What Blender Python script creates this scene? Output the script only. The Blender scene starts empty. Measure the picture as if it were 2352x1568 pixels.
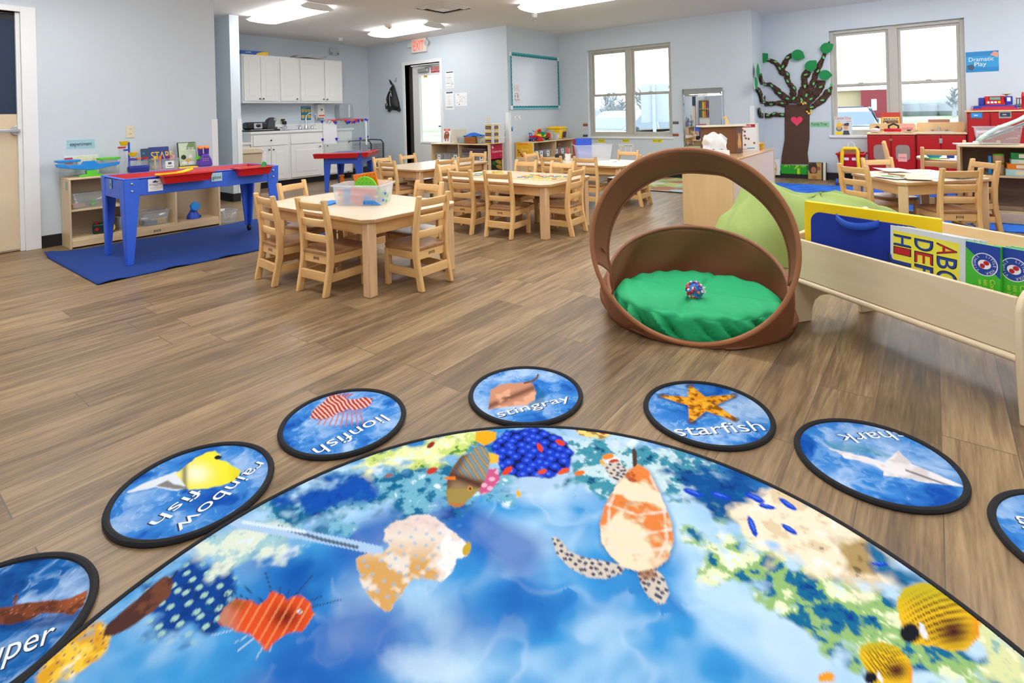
import bpy, bmesh, math, random
import numpy as np
from mathutils import Vector, Matrix
random.seed(7)
SC = bpy.context.scene
COL = SC.collection
PI = math.pi
# ---------------------------------------------------------------- camera numbers (2352 x 1568 frame)
F, CX, CY, ROLL, TH, EYE = 1249.01, 1150.46, 263.73, 0.026, 0.67134, 1.05
CT, ST = math.cos(TH), math.sin(TH)
def ray(px, py):
    du, dv = px-CX, py-CY
    c, s = math.cos(ROLL), math.sin(ROLL)
    a, b = c*du-s*dv, s*du+c*dv
    return Vector((F*CT+a*ST, F*ST-a*CT, -b))
def G(px, py, z=0.0):                      # point of the level plane z seen at a photo position
    d = ray(px, py); t = (z-EYE)/d.z
    return Vector((d.x*t, d.y*t, z))
def WX(px, py, X):                         # point of a wall x = X
    d = ray(px, py); t = X/d.x
    return Vector((X, d.y*t, EYE+d.z*t))
def WY(px, py, Y):
    d = ray(px, py); t = Y/d.y
    return Vector((d.x*t, Y, EYE+d.z*t))
def PL(px, py, p, n):                      # point of any plane
    d = ray(px, py); o = Vector((0, 0, EYE)); t = (p-o).dot(n)/d.dot(n)
    return o+d*t
def PRn(x, y, z=0.0):                      # numpy projection, world -> photo
    fw = x*CT+y*ST; rt = x*ST-y*CT; up = z-EYE
    u = F*rt/fw; v = -F*up/fw
    c, s = math.cos(ROLL), math.sin(ROLL)
    return CX+c*u+s*v, CY-s*u+c*v
# ---------------------------------------------------------------- materials
def lin(c):
    c = c/255.0
    return c/12.92 if c <= 0.04045 else ((c+0.055)/1.055)**2.4
def rgb(c, k=1.0): return (lin(c[0])*k, lin(c[1])*k, lin(c[2])*k, 1.0)
MATS = {}
def newmat(name):
    m = bpy.data.materials.new(name); m.use_nodes = True
    nt = m.node_tree
    return m, nt, nt.nodes['Principled BSDF'], nt.links
def M(name, c=None, rough=0.5, var=0.06, scale=14.0, bump=0.0, metal=0.0, spec=0.5, coat=0.0, stretch=None):
    if name in MATS: return MATS[name]
    m, nt, b, L = newmat(name)
    tc = nt.nodes.new('ShaderNodeTexCoord'); nz = nt.nodes.new('ShaderNodeTexNoise')
    nz.inputs['Scale'].default_value = scale; nz.inputs['Detail'].default_value = 4
    if stretch:
        mp = nt.nodes.new('ShaderNodeMapping'); mp.inputs['Scale'].default_value = stretch
        L.new(tc.outputs['Object'], mp.inputs[0]); L.new(mp.outputs[0], nz.inputs['Vector'])
    else: L.new(tc.outputs['Object'], nz.inputs['Vector'])
    mx = nt.nodes.new('ShaderNodeMix'); mx.data_type = 'RGBA'
    mx.inputs['A'].default_value = rgb(c, 1-var); mx.inputs['B'].default_value = rgb(c, 1+var)
    L.new(nz.outputs[0], mx.inputs['Factor']); L.new(mx.outputs['Result'], b.inputs['Base Color'])
    b.inputs['Roughness'].default_value = rough; b.inputs['Metallic'].default_value = metal
    b.inputs['Specular IOR Level'].default_value = spec
    if coat: b.inputs['Coat Weight'].default_value = coat
    if bump:
        bp = nt.nodes.new('ShaderNodeBump'); bp.inputs['Strength'].default_value = bump; bp.inputs['Distance'].default_value = 0.004
        L.new(nz.outputs[0], bp.inputs['Height']); L.new(bp.outputs[0], b.inputs['Normal'])
    MATS[name] = m; return m
def wood(name, c1, c2, axis=2, rough=0.38, scale=9.0, coat=0.15):
    if name in MATS: return MATS[name]
    m, nt, b, L = newmat(name)
    tc = nt.nodes.new('ShaderNodeTexCoord'); mp = nt.nodes.new('ShaderNodeMapping')
    s = [1.0, 1.0, 1.0]; s[axis] = 0.12
    mp.inputs['Scale'].default_value = s
    oi = nt.nodes.new('ShaderNodeObjectInfo')
    ad = nt.nodes.new('ShaderNodeVectorMath'); ad.operation = 'ADD'
    sc = nt.nodes.new('ShaderNodeVectorMath'); sc.operation = 'SCALE'; sc.inputs['Scale'].default_value = 0.7
    L.new(oi.outputs['Location'], sc.inputs[0])
    L.new(tc.outputs['Object'], ad.inputs[0]); L.new(sc.outputs[0], ad.inputs[1]); L.new(ad.outputs[0], mp.inputs[0])
    n1 = nt.nodes.new('ShaderNodeTexNoise'); n1.inputs['Scale'].default_value = scale*3; n1.inputs['Detail'].default_value = 6; n1.inputs['Distortion'].default_value = 1.2
    n2 = nt.nodes.new('ShaderNodeTexNoise'); n2.inputs['Scale'].default_value = scale; n2.inputs['Detail'].default_value = 2
    L.new(mp.outputs[0], n1.inputs['Vector']); L.new(mp.outputs[0], n2.inputs['Vector'])
    mx = nt.nodes.new('ShaderNodeMix'); mx.data_type = 'RGBA'
    mx.inputs['A'].default_value = rgb(c2); mx.inputs['B'].default_value = rgb(c1)
    rp = nt.nodes.new('ShaderNodeMapRange'); rp.inputs[1].default_value = 0.32; rp.inputs[2].default_value = 0.66
    av = nt.nodes.new('ShaderNodeMath'); av.operation = 'ADD'; hv = nt.nodes.new('ShaderNodeMath'); hv.operation = 'MULTIPLY'; hv.inputs[1].default_value = 0.5
    L.new(n1.outputs[0], av.inputs[0]); L.new(n2.outputs[0], av.inputs[1]); L.new(av.outputs[0], hv.inputs[0])
    L.new(hv.outputs[0], rp.inputs[0]); L.new(rp.outputs[0], mx.inputs['Factor']); L.new(mx.outputs['Result'], b.inputs['Base Color'])
    b.inputs['Roughness'].default_value = rough; b.inputs['Coat Weight'].default_value = coat; b.inputs['Coat Roughness'].default_value = 0.25
    MATS[name] = m; return m
def emit(name, c, st):
    if name in MATS: return MATS[name]
    m, nt, b, L = newmat(name)
    b.inputs['Base Color'].default_value = rgb(c); b.inputs['Emission Color'].default_value = rgb(c); b.inputs['Emission Strength'].default_value = st
    MATS[name] = m; return m
def clear(name, c=(235, 240, 242), alpha=0.75, rough=0.1, gloss=0.07, milky=0.0):     # thin clear sheet: lets light through, mirrors a little, may be milky
    if name in MATS: return MATS[name]
    m, nt, b, L = newmat(name); nt.nodes.remove(b)
    out = nt.nodes['Material Output']
    tr = nt.nodes.new('ShaderNodeBsdfTransparent'); tr.inputs[0].default_value = rgb(c)
    gl = nt.nodes.new('ShaderNodeBsdfGlossy'); gl.inputs['Roughness'].default_value = rough
    mx = nt.nodes.new('ShaderNodeMixShader'); mx.inputs[0].default_value = gloss
    L.new(tr.outputs[0], mx.inputs[1]); L.new(gl.outputs[0], mx.inputs[2])
    last = mx
    if milky:
        df = nt.nodes.new('ShaderNodeBsdfDiffuse'); df.inputs[0].default_value = rgb((245, 247, 250))
        m2 = nt.nodes.new('ShaderNodeMixShader'); m2.inputs[0].default_value = milky
        L.new(mx.outputs[0], m2.inputs[1]); L.new(df.outputs[0], m2.inputs[2]); last = m2
    L.new(last.outputs[0], out.inputs[0])
    MATS[name] = m; return m
# ---------------------------------------------------------------- mesh builder
TXT = {}
def text_geo(s):
    if s in TXT: return TXT[s]
    cu = bpy.data.curves.new('t', 'FONT'); cu.body = s; cu.resolution_u = 4
    o = bpy.data.objects.new('t', cu); COL.objects.link(o)
    dg = bpy.context.evaluated_depsgraph_get(); dg.update()
    me = bpy.data.meshes.new_from_object(o.evaluated_get(dg))
    vs = [(v.co.x, v.co.y) for v in me.vertices]; fs = [tuple(p.vertices) for p in me.polygons]
    bpy.data.objects.remove(o); bpy.data.curves.remove(cu); bpy.data.meshes.remove(me)
    xs = [v[0] for v in vs]; x0, x1 = min(xs), max(xs)
    TXT[s] = ([(x-x0, y) for x, y in vs], fs, x1-x0); return TXT[s]
class MB:
    def __init__(s): s.v = []; s.f = []; s.m = []
    def add(s, vs, fs, mi=0):
        n = len(s.v); s.v += [tuple(v) for v in vs]; s.f += [tuple(i+n for i in f) for f in fs]; s.m += [mi]*len(fs); return s
    def box(s, x0, x1, y0, y1, z0, z1, mi=0):
        vs = [(x, y, z) for z in (z0, z1) for y in (y0, y1) for x in (x0, x1)]
        return s.add(vs, [(0, 2, 3, 1), (4, 5, 7, 6), (0, 1, 5, 4), (2, 6, 7, 3), (0, 4, 6, 2), (1, 3, 7, 5)], mi)
    def hexa(s, q, mi=0):                                       # 8 corners in box order
        return s.add(q, [(0, 2, 3, 1), (4, 5, 7, 6), (0, 1, 5, 4), (2, 6, 7, 3), (0, 4, 6, 2), (1, 3, 7, 5)], mi)
    def obox(s, c, sx, sy, sz, mat=None, mi=0):
        vs = [Vector((x, y, z)) for z in (-sz/2, sz/2) for y in (-sy/2, sy/2) for x in (-sx/2, sx/2)]
        if mat is not None: vs = [mat @ v for v in vs]
        return s.hexa([v+Vector(c) for v in vs], mi)
    def prism(s, pts, d, mi=0, o=(0, 0, 0)):                    # polygon (3-D points, flat) pushed along d
        pts = [Vector(p)+Vector(o) for p in pts]; d = Vector(d); n = len(pts)
        a = sum((pts[i].cross(pts[(i+1) % n]) for i in range(n)), Vector())
        if a.dot(d) > 0: pts = pts[::-1]
        vs = pts+[p+d for p in pts]
        fs = [tuple(range(n)), tuple(range(2*n-1, n-1, -1))]+[(i, i+n, (i+1) % n+n, (i+1) % n) for i in range(n)]
        return s.add(vs, fs, mi)
    def plate(s, pts, mi=0): return s.add(pts, [tuple(range(len(pts)))], mi)
    def cyl(s, p0, p1, r0, r1=None, n=16, mi=0, cap=True):
        r1 = r0 if r1 is None else r1
        p0, p1 = Vector(p0), Vector(p1); d = (p1-p0).normalized()
        a = d.orthogonal().normalized(); b = d.cross(a)
        vs = []
        for p, r in ((p0, r0), (p1, r1)):
            vs += [p+(a*math.cos(2*PI*i/n)+b*math.sin(2*PI*i/n))*r for i in range(n)]
        fs = [(i, (i+1) % n, (i+1) % n+n, i+n) for i in range(n)]
        if cap: fs += [tuple(range(n-1, -1, -1)), tuple(range(n, 2*n))]
        return s.add(vs, fs, mi)
    def lathe(s, prof, c=(0, 0, 0), n=24, mi=0, axis=None):     # prof: (r, z)
        c = Vector(c); k = len(prof); vs = []
        R = Vector((0, 0, 1)).rotation_difference(Vector(axis)).to_matrix() if axis is not None else None
        for r, z in prof:
            for i in range(n):
                p = Vector((r*math.cos(2*PI*i/n), r*math.sin(2*PI*i/n), z))
                vs.append((R @ p if R else p)+c)
        fs = [(j*n+i, j*n+(i+1) % n, (j+1)*n+(i+1) % n, (j+1)*n+i) for j in range(k-1) for i in range(n)]
        if prof[0][0] > 1e-5: fs.append(tuple(range(n-1, -1, -1)))
        if prof[-1][0] > 1e-5: fs.append(tuple(range((k-1)*n, k*n)))
        return s.add(vs, fs, mi)
    def ball(s, c, r, n=14, mi=0, sc=(1, 1, 1)):
        c = Vector(c); k = n//2; vs = []
        for j in range(k+1):
            t = PI*j/k
            for i in range(n):
                vs.append((c.x+r*sc[0]*math.sin(t)*math.cos(2*PI*i/n), c.y+r*sc[1]*math.sin(t)*math.sin(2*PI*i/n), c.z-r*sc[2]*math.cos(t)))
        return s.add(vs, [(j*n+i, j*n+(i+1) % n, (j+1)*n+(i+1) % n, (j+1)*n+i) for j in range(k) for i in range(n)], mi)
    def tube(s, path, r, n=8, mi=0, closed=False):
        P = [Vector(p) for p in path]; k = len(P); vs = []
        rr = r if isinstance(r, (list, tuple)) else [r]*k
        up = None
        for i in range(k):
            if closed: t = (P[(i+1) % k]-P[i-1]).normalized()
            else: t = (P[min(i+1, k-1)]-P[max(i-1, 0)]).normalized()
            if up is None: up = t.orthogonal().normalized()
            up = (up-t*up.dot(t)).normalized(); b = t.cross(up)
            vs += [P[i]+(up*math.cos(2*PI*j/n)+b*math.sin(2*PI*j/n))*rr[i] for j in range(n)]
        fs = [(i*n+j, i*n+(j+1) % n, ((i+1) % k)*n+(j+1) % n, ((i+1) % k)*n+j) for i in range(k if closed else k-1) for j in range(n)]
        if not closed: fs += [tuple(range(n-1, -1, -1)), tuple(range((k-1)*n, k*n))]
        return s.add(vs, fs, mi)
    def grid(s, fn, nu, nv, mi=0, closed=False):
        vs = [fn(i/(nu if closed else nu-1), j/(nv-1)) for j in range(nv) for i in range(nu)]
        fs = []
        for j in range(nv-1):
            for i in range(nu if closed else nu-1):
                fs.append((j*nu+i, j*nu+(i+1) % nu, (j+1)*nu+(i+1) % nu, (j+1)*nu+i))
        return s.add(vs, fs, mi)
    def text(s, t, o, xd, yd, h=None, w=None, mi=0, off=0.0006, center=True, maxw=None):
        vs, fs, tw = text_geo(t); o, xd, yd = Vector(o), Vector(xd).normalized(), Vector(yd).normalized()
        k = (w/tw) if w else h/0.7
        if maxw and k*tw > maxw: kx = maxw/tw
        else: kx = k
        if w and h: kx = w/tw; k = h/0.7
        n = xd.cross(yd)
        x0 = -tw*kx/2 if center else 0.0
        return s.add([o+n*off+xd*(x*kx+x0)+yd*(y*k) for x, y in vs], fs, mi)
    def bm(s, bev=0.0):
        me = bpy.data.meshes.new('m'); me.from_pydata(s.v, [], s.f); return me
    def build(s, name, mats, parent=None, bevel=0.0, smooth=40, seg=2, solid=0.0, subsurf=0, fixn=False):
        me = bpy.data.meshes.new(name); me.from_pydata([tuple(v) for v in s.v], [], s.f)
        if not isinstance(mats, (list, tuple)): mats = [mats]
        for m in mats: me.materials.append(m)
        me.polygons.foreach_set('material_index', s.m)
        if fixn:
            b = bmesh.new(); b.from_mesh(me); bmesh.ops.recalc_face_normals(b, faces=b.faces); b.to_mesh(me); b.free()
        if smooth:
            me.polygons.foreach_set('use_smooth', [True]*len(me.polygons)); me.set_sharp_from_angle(angle=math.radians(smooth))
        me.update()
        o = bpy.data.objects.new(name, me); COL.objects.link(o)
        if parent is not None: o.parent = parent
        if solid:
            md = o.modifiers.new('thick', 'SOLIDIFY'); md.thickness = solid; md.offset = 0
        if bevel:
            md = o.modifiers.new('bevel', 'BEVEL'); md.width = bevel; md.segments = seg; md.limit_method = 'ANGLE'; md.angle_limit = math.radians(50)
        if subsurf:
            md = o.modifiers.new('sub', 'SUBSURF'); md.levels = subsurf; md.render_levels = subsurf
        return o
def tag(o, label=None, cat=None, group=None, kind=None):
    if label: o['label'] = label
    if cat: o['category'] = cat
    if group: o['group'] = group
    if kind: o['kind'] = kind
    return o
def thing(name, label, cat, loc=(0, 0, 0), rz=0.0, group=None):
    o = bpy.data.objects.new(name, None); o.empty_display_size = 0.1; COL.objects.link(o)
    o.location = loc; o.rotation_euler = (0, 0, rz)
    return tag(o, label, cat, group)
def one(mb, name, mats, label, cat, group=None, loc=None, rz=0.0, **k):
    o = mb.build(name, mats, **k); 
    if loc is not None: o.location = loc; o.rotation_euler = (0, 0, rz)
    return tag(o, label, cat, group)
def struct(mb, name, mats, parent=None, **k):
    o = mb.build(name, mats, parent, **k)
    if parent is None: o['kind'] = 'structure'
    return o
def dup(root, loc, rz, label, group=None):
    r = root.copy(); COL.objects.link(r); r.location = loc; r.rotation_euler = (0, 0, rz); r['label'] = label
    if group: r['group'] = group
    for ch in root.children:
        c = ch.copy(); COL.objects.link(c); c.parent = r
        for g in ch.children:
            d = g.copy(); COL.objects.link(d); d.parent = c
    return r
def rrect(x0, x1, y0, y1, r, n=5):                              # rounded rectangle outline, counter-clockwise
    P = []
    for cx, cy, a in ((x1-r, y0+r, -90), (x1-r, y1-r, 0), (x0+r, y1-r, 90), (x0+r, y0+r, 180)):
        for i in range(n+1):
            t = math.radians(a+90*i/n); P.append((cx+r*math.cos(t), cy+r*math.sin(t)))
    return P
# ---------------------------------------------------------------- shared colours
WALL = M('wall paint', (208, 218, 225), 0.75, 0.02, 60, 0.05)
CEIL = M('ceiling paint', (238, 235, 230), 0.85, 0.015, 40)
WHITE = M('white paint', (236, 237, 234), 0.4, 0.015)
TRIMW = M('trim white', (238, 240, 240), 0.4, 0.015)
BLACK = M('black rubber', (22, 22, 24), 0.5, 0.1)
CHROME = M('chrome', (210, 212, 215), 0.18, 0.03, metal=1.0)
STEEL = M('brushed steel', (190, 192, 196), 0.35, 0.05, metal=1.0)
FRAMEW = M('window frame taupe', (186, 182, 170), 0.5, 0.03)
LEDGE = M('sill white', (235, 238, 240), 0.4, 0.02)
MAPZ = wood('maple upright', (240, 198, 136), (216, 168, 106), 2)
MAPX = wood('maple rail', (238, 196, 134), (214, 166, 104), 0)
MAPY = wood('maple rail deep', (238, 196, 134), (214, 166, 104), 1)
SEATW = wood('maple seat', (178, 132, 88), (146, 102, 66), 1, rough=0.3, coat=0.3)
LEGW = wood('birch leg', (228, 192, 148), (206, 166, 122), 2)
TOPW = wood('maple laminate', (240, 222, 192), (230, 207, 172), 1, rough=0.3, coat=0.3)
TOPE = wood('maple table edge', (205, 158, 102), (180, 132, 82), 0)
BIR = wood('birch ply', (228, 204, 164), (214, 186, 144), 0, scale=4)
BIRZ = wood('birch ply upright', (226, 202, 162), (210, 183, 142), 2, scale=4)
INK = M('black ink', (28, 26, 26), 0.6, 0.05)
PAPER = M('white paper', (244, 245, 245), 0.7, 0.01)
RED = M('red plastic', (200, 16, 26), 0.35, 0.05)
DRED = M('red laminate', (176, 8, 18), 0.35, 0.06, 6)
BLUE = M('blue plastic', (38, 84, 205), 0.4, 0.07, 9)
DBLUE = M('navy plastic', (24, 44, 138), 0.4, 0.05)
YEL = M('yellow plastic', (250, 205, 20), 0.4, 0.04)
GRN = M('green plastic', (92, 200, 40), 0.4, 0.04)
DGRN = M('dark green plastic', (20, 130, 60), 0.4, 0.04)
ORG = M('orange plastic', (245, 130, 25), 0.4, 0.04)
PUR = M('purple plastic', (92, 60, 170), 0.4, 0.04)
SKY = M('bright blue plastic', (30, 140, 225), 0.4, 0.04)
PINK = M('pink', (240, 150, 165), 0.6, 0.05)
CLEARB = clear('clear bin plastic', (247, 250, 252), rough=0.12, gloss=0.06, milky=0.12)
MILKB = clear('milky bin plastic', (250, 251, 253), rough=0.2, gloss=0.05, milky=0.26)
GLASS = clear('window glass', (248, 252, 252), rough=0.02, gloss=0.05)
PLEXI = clear('plexiglass', (236, 242, 242), rough=0.03, gloss=0.08, milky=0.06)
GRID_ = M('grey wire', (120, 124, 128), 0.35, 0.03, metal=0.8)
BROWN = M('brown cardboard', (150, 104, 70), 0.7, 0.06)
DBROWN = M('dark brown paint', (120, 76, 42), 0.6, 0.08)
IVORY = M('ivory plastic', (226, 218, 190), 0.45, 0.02)
LBLUEC = M('pale blue card', (172, 214, 222), 0.7, 0.02)
EXPO, SKYV, LAMPV = 0.0, 4.0, 11.8
# ================================================================ CAMERA, WORLD
cam = bpy.data.cameras.new('camera'); co = bpy.data.objects.new('camera', cam); COL.objects.link(co)
cam.sensor_width = 36; cam.lens = F/2352*36
cam.shift_x = (1176-CX)/2352; cam.shift_y = (CY-784)/2352
cam.clip_start = 0.05; cam.clip_end = 300
R0 = Vector((ST, -CT, 0)); U0 = Vector((0, 0, 1)); F0 = Vector((CT, ST, 0)); cr, sr = math.cos(ROLL), math.sin(ROLL)
ex = R0*cr-U0*sr; ey = R0*sr+U0*cr
mt = Matrix((ex, ey, -F0)).transposed().to_4x4(); mt.translation = (0, 0, EYE); co.matrix_world = mt
SC.camera = co
SC.view_settings.view_transform = 'Standard'; SC.view_settings.look = 'None'; SC.view_settings.gamma = 1
SC.view_settings.use_curve_mapping = False; SC.view_settings.exposure = EXPO
SC.cycles.use_denoising = True
SC.cycles.max_bounces = 10; SC.cycles.diffuse_bounces = 5; SC.cycles.transparent_max_bounces = 24; SC.cycles.sample_clamp_indirect = 6
w = bpy.data.worlds.new('overcast sky'); SC.world = w; w.use_nodes = True
nt = w.node_tree; bg = nt.nodes['Background']; bg.inputs[1].default_value = SKYV
tc = nt.nodes.new('ShaderNodeTexCoord'); sp = nt.nodes.new('ShaderNodeSeparateXYZ'); rp = nt.nodes.new('ShaderNodeValToRGB')
rp.color_ramp.elements[0].position = 0.45; rp.color_ramp.elements[0].color = (0.98, 0.99, 1, 1); rp.color_ramp.elements[1].color = (0.80, 0.90, 1, 1)
nt.links.new(tc.outputs['Generated'], sp.inputs[0]); nt.links.new(sp.outputs[2], rp.inputs[0]); nt.links.new(rp.outputs[0], bg.inputs[0])
# ================================================================ ROOM SHELL
Y1, XA, XB, XC, Y2, XD, Y3, XE, YE, XF, ZC = 6.059, 2.69, 3.395, 3.52, 8.731, 6.80, 5.249, 8.329, 2.004, 8.987, 2.462
YB = 7.218; XW, YS = -4.2, -4.6
def floor_mat():
    m, nt, b, L = newmat('wood plank floor'); N = nt.nodes.new
    def mth(op, a, c=None):
        n = N('ShaderNodeMath'); n.operation = op
        for i, q in enumerate((a, c)):
            if q is None: continue
            if isinstance(q, (int, float)): n.inputs[i].default_value = q
            else: L.new(q, n.inputs[i])
        return n.outputs[0]
    tc = N('ShaderNodeTexCoord'); sp = N('ShaderNodeSeparateXYZ'); L.new(tc.outputs['Object'], sp.inputs[0])
    x, y = sp.outputs[0], sp.outputs[1]
    ry = mth('DIVIDE', y, 0.178); row = mth('FLOOR', ry)
    wn = N('ShaderNodeTexWhiteNoise'); wn.noise_dimensions = '1D'; L.new(row, wn.inputs['W'])
    rx = mth('ADD', mth('DIVIDE', x, 1.22), mth('MULTIPLY', wn.outputs[0], 7.3)); colm = mth('FLOOR', rx)
    cb = N('ShaderNodeCombineXYZ'); L.new(row, cb.inputs[0]); L.new(colm, cb.inputs[1])
    w2 = N('ShaderNodeTexWhiteNoise'); w2.noise_dimensions = '2D'; L.new(cb.outputs[0], w2.inputs['Vector'])
    gv = N('ShaderNodeCombineXYZ'); L.new(mth('MULTIPLY', x, 1.5), gv.inputs[0]); L.new(mth('MULTIPLY', y, 16), gv.inputs[1]); L.new(mth('MULTIPLY', w2.outputs[0], 40), gv.inputs[2])
    g1 = N('ShaderNodeTexNoise'); g1.inputs['Scale'].default_value = 1.3; g1.inputs['Detail'].default_value = 8; g1.inputs['Roughness'].default_value = 0.62; g1.inputs['Distortion'].default_value = 0.8; L.new(gv.outputs[0], g1.inputs['Vector'])
    fv = N('ShaderNodeCombineXYZ'); L.new(mth('MULTIPLY', x, 6), fv.inputs[0]); L.new(mth('MULTIPLY', y, 120), fv.inputs[1]); L.new(mth('MULTIPLY', w2.outputs[0], 40), fv.inputs[2])
    g2 = N('ShaderNodeTexNoise'); g2.inputs['Scale'].default_value = 1.0; g2.inputs['Detail'].default_value = 3; L.new(fv.outputs[0], g2.inputs['Vector'])
    kv = N('ShaderNodeCombineXYZ'); L.new(mth('MULTIPLY', x, 2.2), kv.inputs[0]); L.new(mth('MULTIPLY', y, 6.5), kv.inputs[1]); L.new(mth('MULTIPLY', w2.outputs[0], 90), kv.inputs[2])
    g3 = N('ShaderNodeTexNoise'); g3.inputs['Scale'].default_value = 1.0; g3.inputs['Detail'].default_value = 2; L.new(kv.outputs[0], g3.inputs['Vector'])
    t = mth('ADD', mth('ADD', mth('MULTIPLY', g1.outputs[0], 0.62), mth('MULTIPLY', g2.outputs[0], 0.34)), mth('MULTIPLY', mth('SUBTRACT', w2.outputs[0], 0.5), 0.13))
    r = N('ShaderNodeValToRGB'); e = r.color_ramp.elements
    e[0].position = 0.25; e[0].color = rgb((84, 68, 49)); e[1].position = 0.74; e[1].color = rgb((182, 155, 116))
    q = e.new(0.41); q.color = rgb((117, 95, 68)); q = e.new(0.52); q.color = rgb((145, 119, 86))
    L.new(t, r.inputs[0])
    kn = N('ShaderNodeMapRange'); kn.inputs[1].default_value = 0.63; kn.inputs[2].default_value = 0.78; kn.inputs[3].default_value = 0.0; kn.inputs[4].default_value = 0.55; L.new(g3.outputs[0], kn.inputs[0])
    mk = N('ShaderNodeMix'); mk.data_type = 'RGBA'; mk.inputs['B'].default_value = rgb((92, 80, 68)); L.new(kn.outputs[0], mk.inputs['Factor']); L.new(r.outputs[0], mk.inputs['A'])
    fy = mth('FRACT', ry); fx = mth('FRACT', rx)
    s1 = mth('LESS_THAN', mth('ABSOLUTE', mth('SUBTRACT', fy, 0.5)), 0.492); s2 = mth('LESS_THAN', mth('ABSOLUTE', mth('SUBTRACT', fx, 0.5)), 0.4985)
    sm = mth('MULTIPLY', s1, s2)
    mx = N('ShaderNodeMix'); mx.data_type = 'RGBA'; mx.inputs['A'].default_value = rgb((100, 84, 68)); L.new(sm, mx.inputs['Factor']); L.new(mk.outputs['Result'], mx.inputs['B'])
    L.new(mx.outputs['Result'], b.inputs['Base Color'])
    rr = N('ShaderNodeMapRange'); rr.inputs[3].default_value = 0.30; rr.inputs[4].default_value = 0.5; L.new(g2.outputs[0], rr.inputs[0]); L.new(rr.outputs[0], b.inputs['Roughness'])
    b.inputs['Specular IOR Level'].default_value = 0.45
    bp = N('ShaderNodeBump'); bp.inputs['Strength'].default_value = 0.12; bp.inputs['Distance'].default_value = 0.002; L.new(mth('ADD', g2.outputs[0], sm), bp.inputs['Height']); L.new(bp.outputs[0], b.inputs['Normal'])
    return m
struct(MB().box(XW-.2, XF+.25, YS-.2, Y2+.25, -0.12, 0), 'floor', floor_mat(), smooth=0)
struct(MB().box(XW-.2, XF+.25, YS-.2, Y2+.25, ZC, ZC+.15), 'ceiling', CEIL, smooth=0)
def wallx(name, x0, x1, y0, y1, holes=()):                       # wall slab between x0,x1 running along y, holes (ya, yb, za, zb)
    m = MB(); c = y0
    for ya, yb, za, zb in sorted(holes):
        m.box(x0, x1, c, ya, 0, ZC)
        if za > 0: m.box(x0, x1, ya, yb, 0, za)
        m.box(x0, x1, ya, yb, zb, ZC); c = yb
    m.box(x0, x1, c, y1, 0, ZC); return struct(m, name, WALL, smooth=0)
DL0, DL1, DLZ = 0.14, 1.09, 2.03                                  # left door opening
m = MB(); m.box(XW, DL0, Y1, Y1+.15, 0, ZC); m.box(DL0, DL1, Y1, Y1+.15, DLZ, ZC); m.box(DL1, XA, Y1, Y1+.15, 0, ZC); m.box(XA-.15, XA, Y1+.15, Y2, 0, ZC)
struct(m, 'wall_left', WALL, smooth=0)
struct(MB().box(XB, XC, YB, Y2, 0, ZC), 'wall_stub', WALL, smooth=0)
struct(MB().box(XA-.15, XD+.15, Y2, Y2+.15, 0, ZC), 'wall_kitchen', WALL, smooth=0)
ED0, ED1, EDZ = 6.735, 7.645, 2.01
wallx('wall_exit', XD, XD+.16, Y3, Y2, [(ED0, ED1, 0, EDZ)])
struct(MB().box(XD+.16, XE+.18, Y3, Y3+.15, 0, ZC), 'wall_board', WALL, smooth=0)
W1 = (3.195, 4.676, 0.633, 2.121); W2 = (-0.33, 1.141, 0.633, 2.121)
wallx('wall_window', XE, XE+.18, YE-.0, Y3, [W1])
struct(MB().box(XE+.18, XF+.18, YE, YE+.15, 0, ZC), 'wall_return', WALL, smooth=0)
wallx('wall_play', XF, XF+.18, YS, YE, [W2])
struct(MB().box(XW-.15, XF+.18, YS-.15, YS, 0, ZC), 'wall_right', WALL, smooth=0)
struct(MB().box(XW-.15, XW, YS, Y1, 0, ZC), 'wall_back', WALL, smooth=0)
# baseboards (black cove base)
BB = M('black cove base', (26, 26, 28), 0.45, 0.08)
bz, bt = 0.105, 0.008
def base(name, *bx):
    m = MB()
    for b in bx: m.box(*b, 0, bz)
    struct(m, name, BB, smooth=0)
base('baseboard_left', (DL1+.1, XA, Y1-bt, Y1), (XW, DL0-.1, Y1-bt, Y1))
base('baseboard_stub', (XB-bt, XB, YB-bt, Y2), (XB, XC-.03, YB-bt, YB))
base('baseboard_kitchen', (XC, XD, Y2-bt, Y2))
base('baseboard_exit', (XD-bt, XD, Y3-bt, ED0-.09), (XD-bt, XD, ED1+.09, Y2-bt))
base('baseboard_board', (XD, XE-bt, Y3-bt, Y3))
base('baseboard_window', (XE-bt, XE, YE-bt, Y3))
base('baseboard_return', (XE, XF-bt, YE-bt, YE))
base('baseboard_play', (XF-bt, XF, YS, YE-bt))
# white corner guards
def guard(name, x, y, sx, sy, z0=0.0, h=1.085):
    m = MB(); w_, t = 0.055, 0.006
    m.box(min(x, x+sx*w_), max(x, x+sx*w_), min(y, y-t*(1 if sy > 0 else -1)), max(y, y-t*(1 if sy > 0 else -1)), z0, h)
    m.box(min(x, x-t*sx), max(x, x-t*sx), min(y-t*(1 if sy > 0 else -1), y+sy*w_), max(y-t*(1 if sy > 0 else -1), y+sy*w_), z0, h)
    struct(m, name, TRIMW, smooth=0)
guard('trim_1', XA, Y1, -1, 1); guard('trim_2', XC, YB, -1, 1); guard('trim_3', XD, Y3, 1, 1); guard('trim_4', XE, YE, 1, 1)
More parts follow.
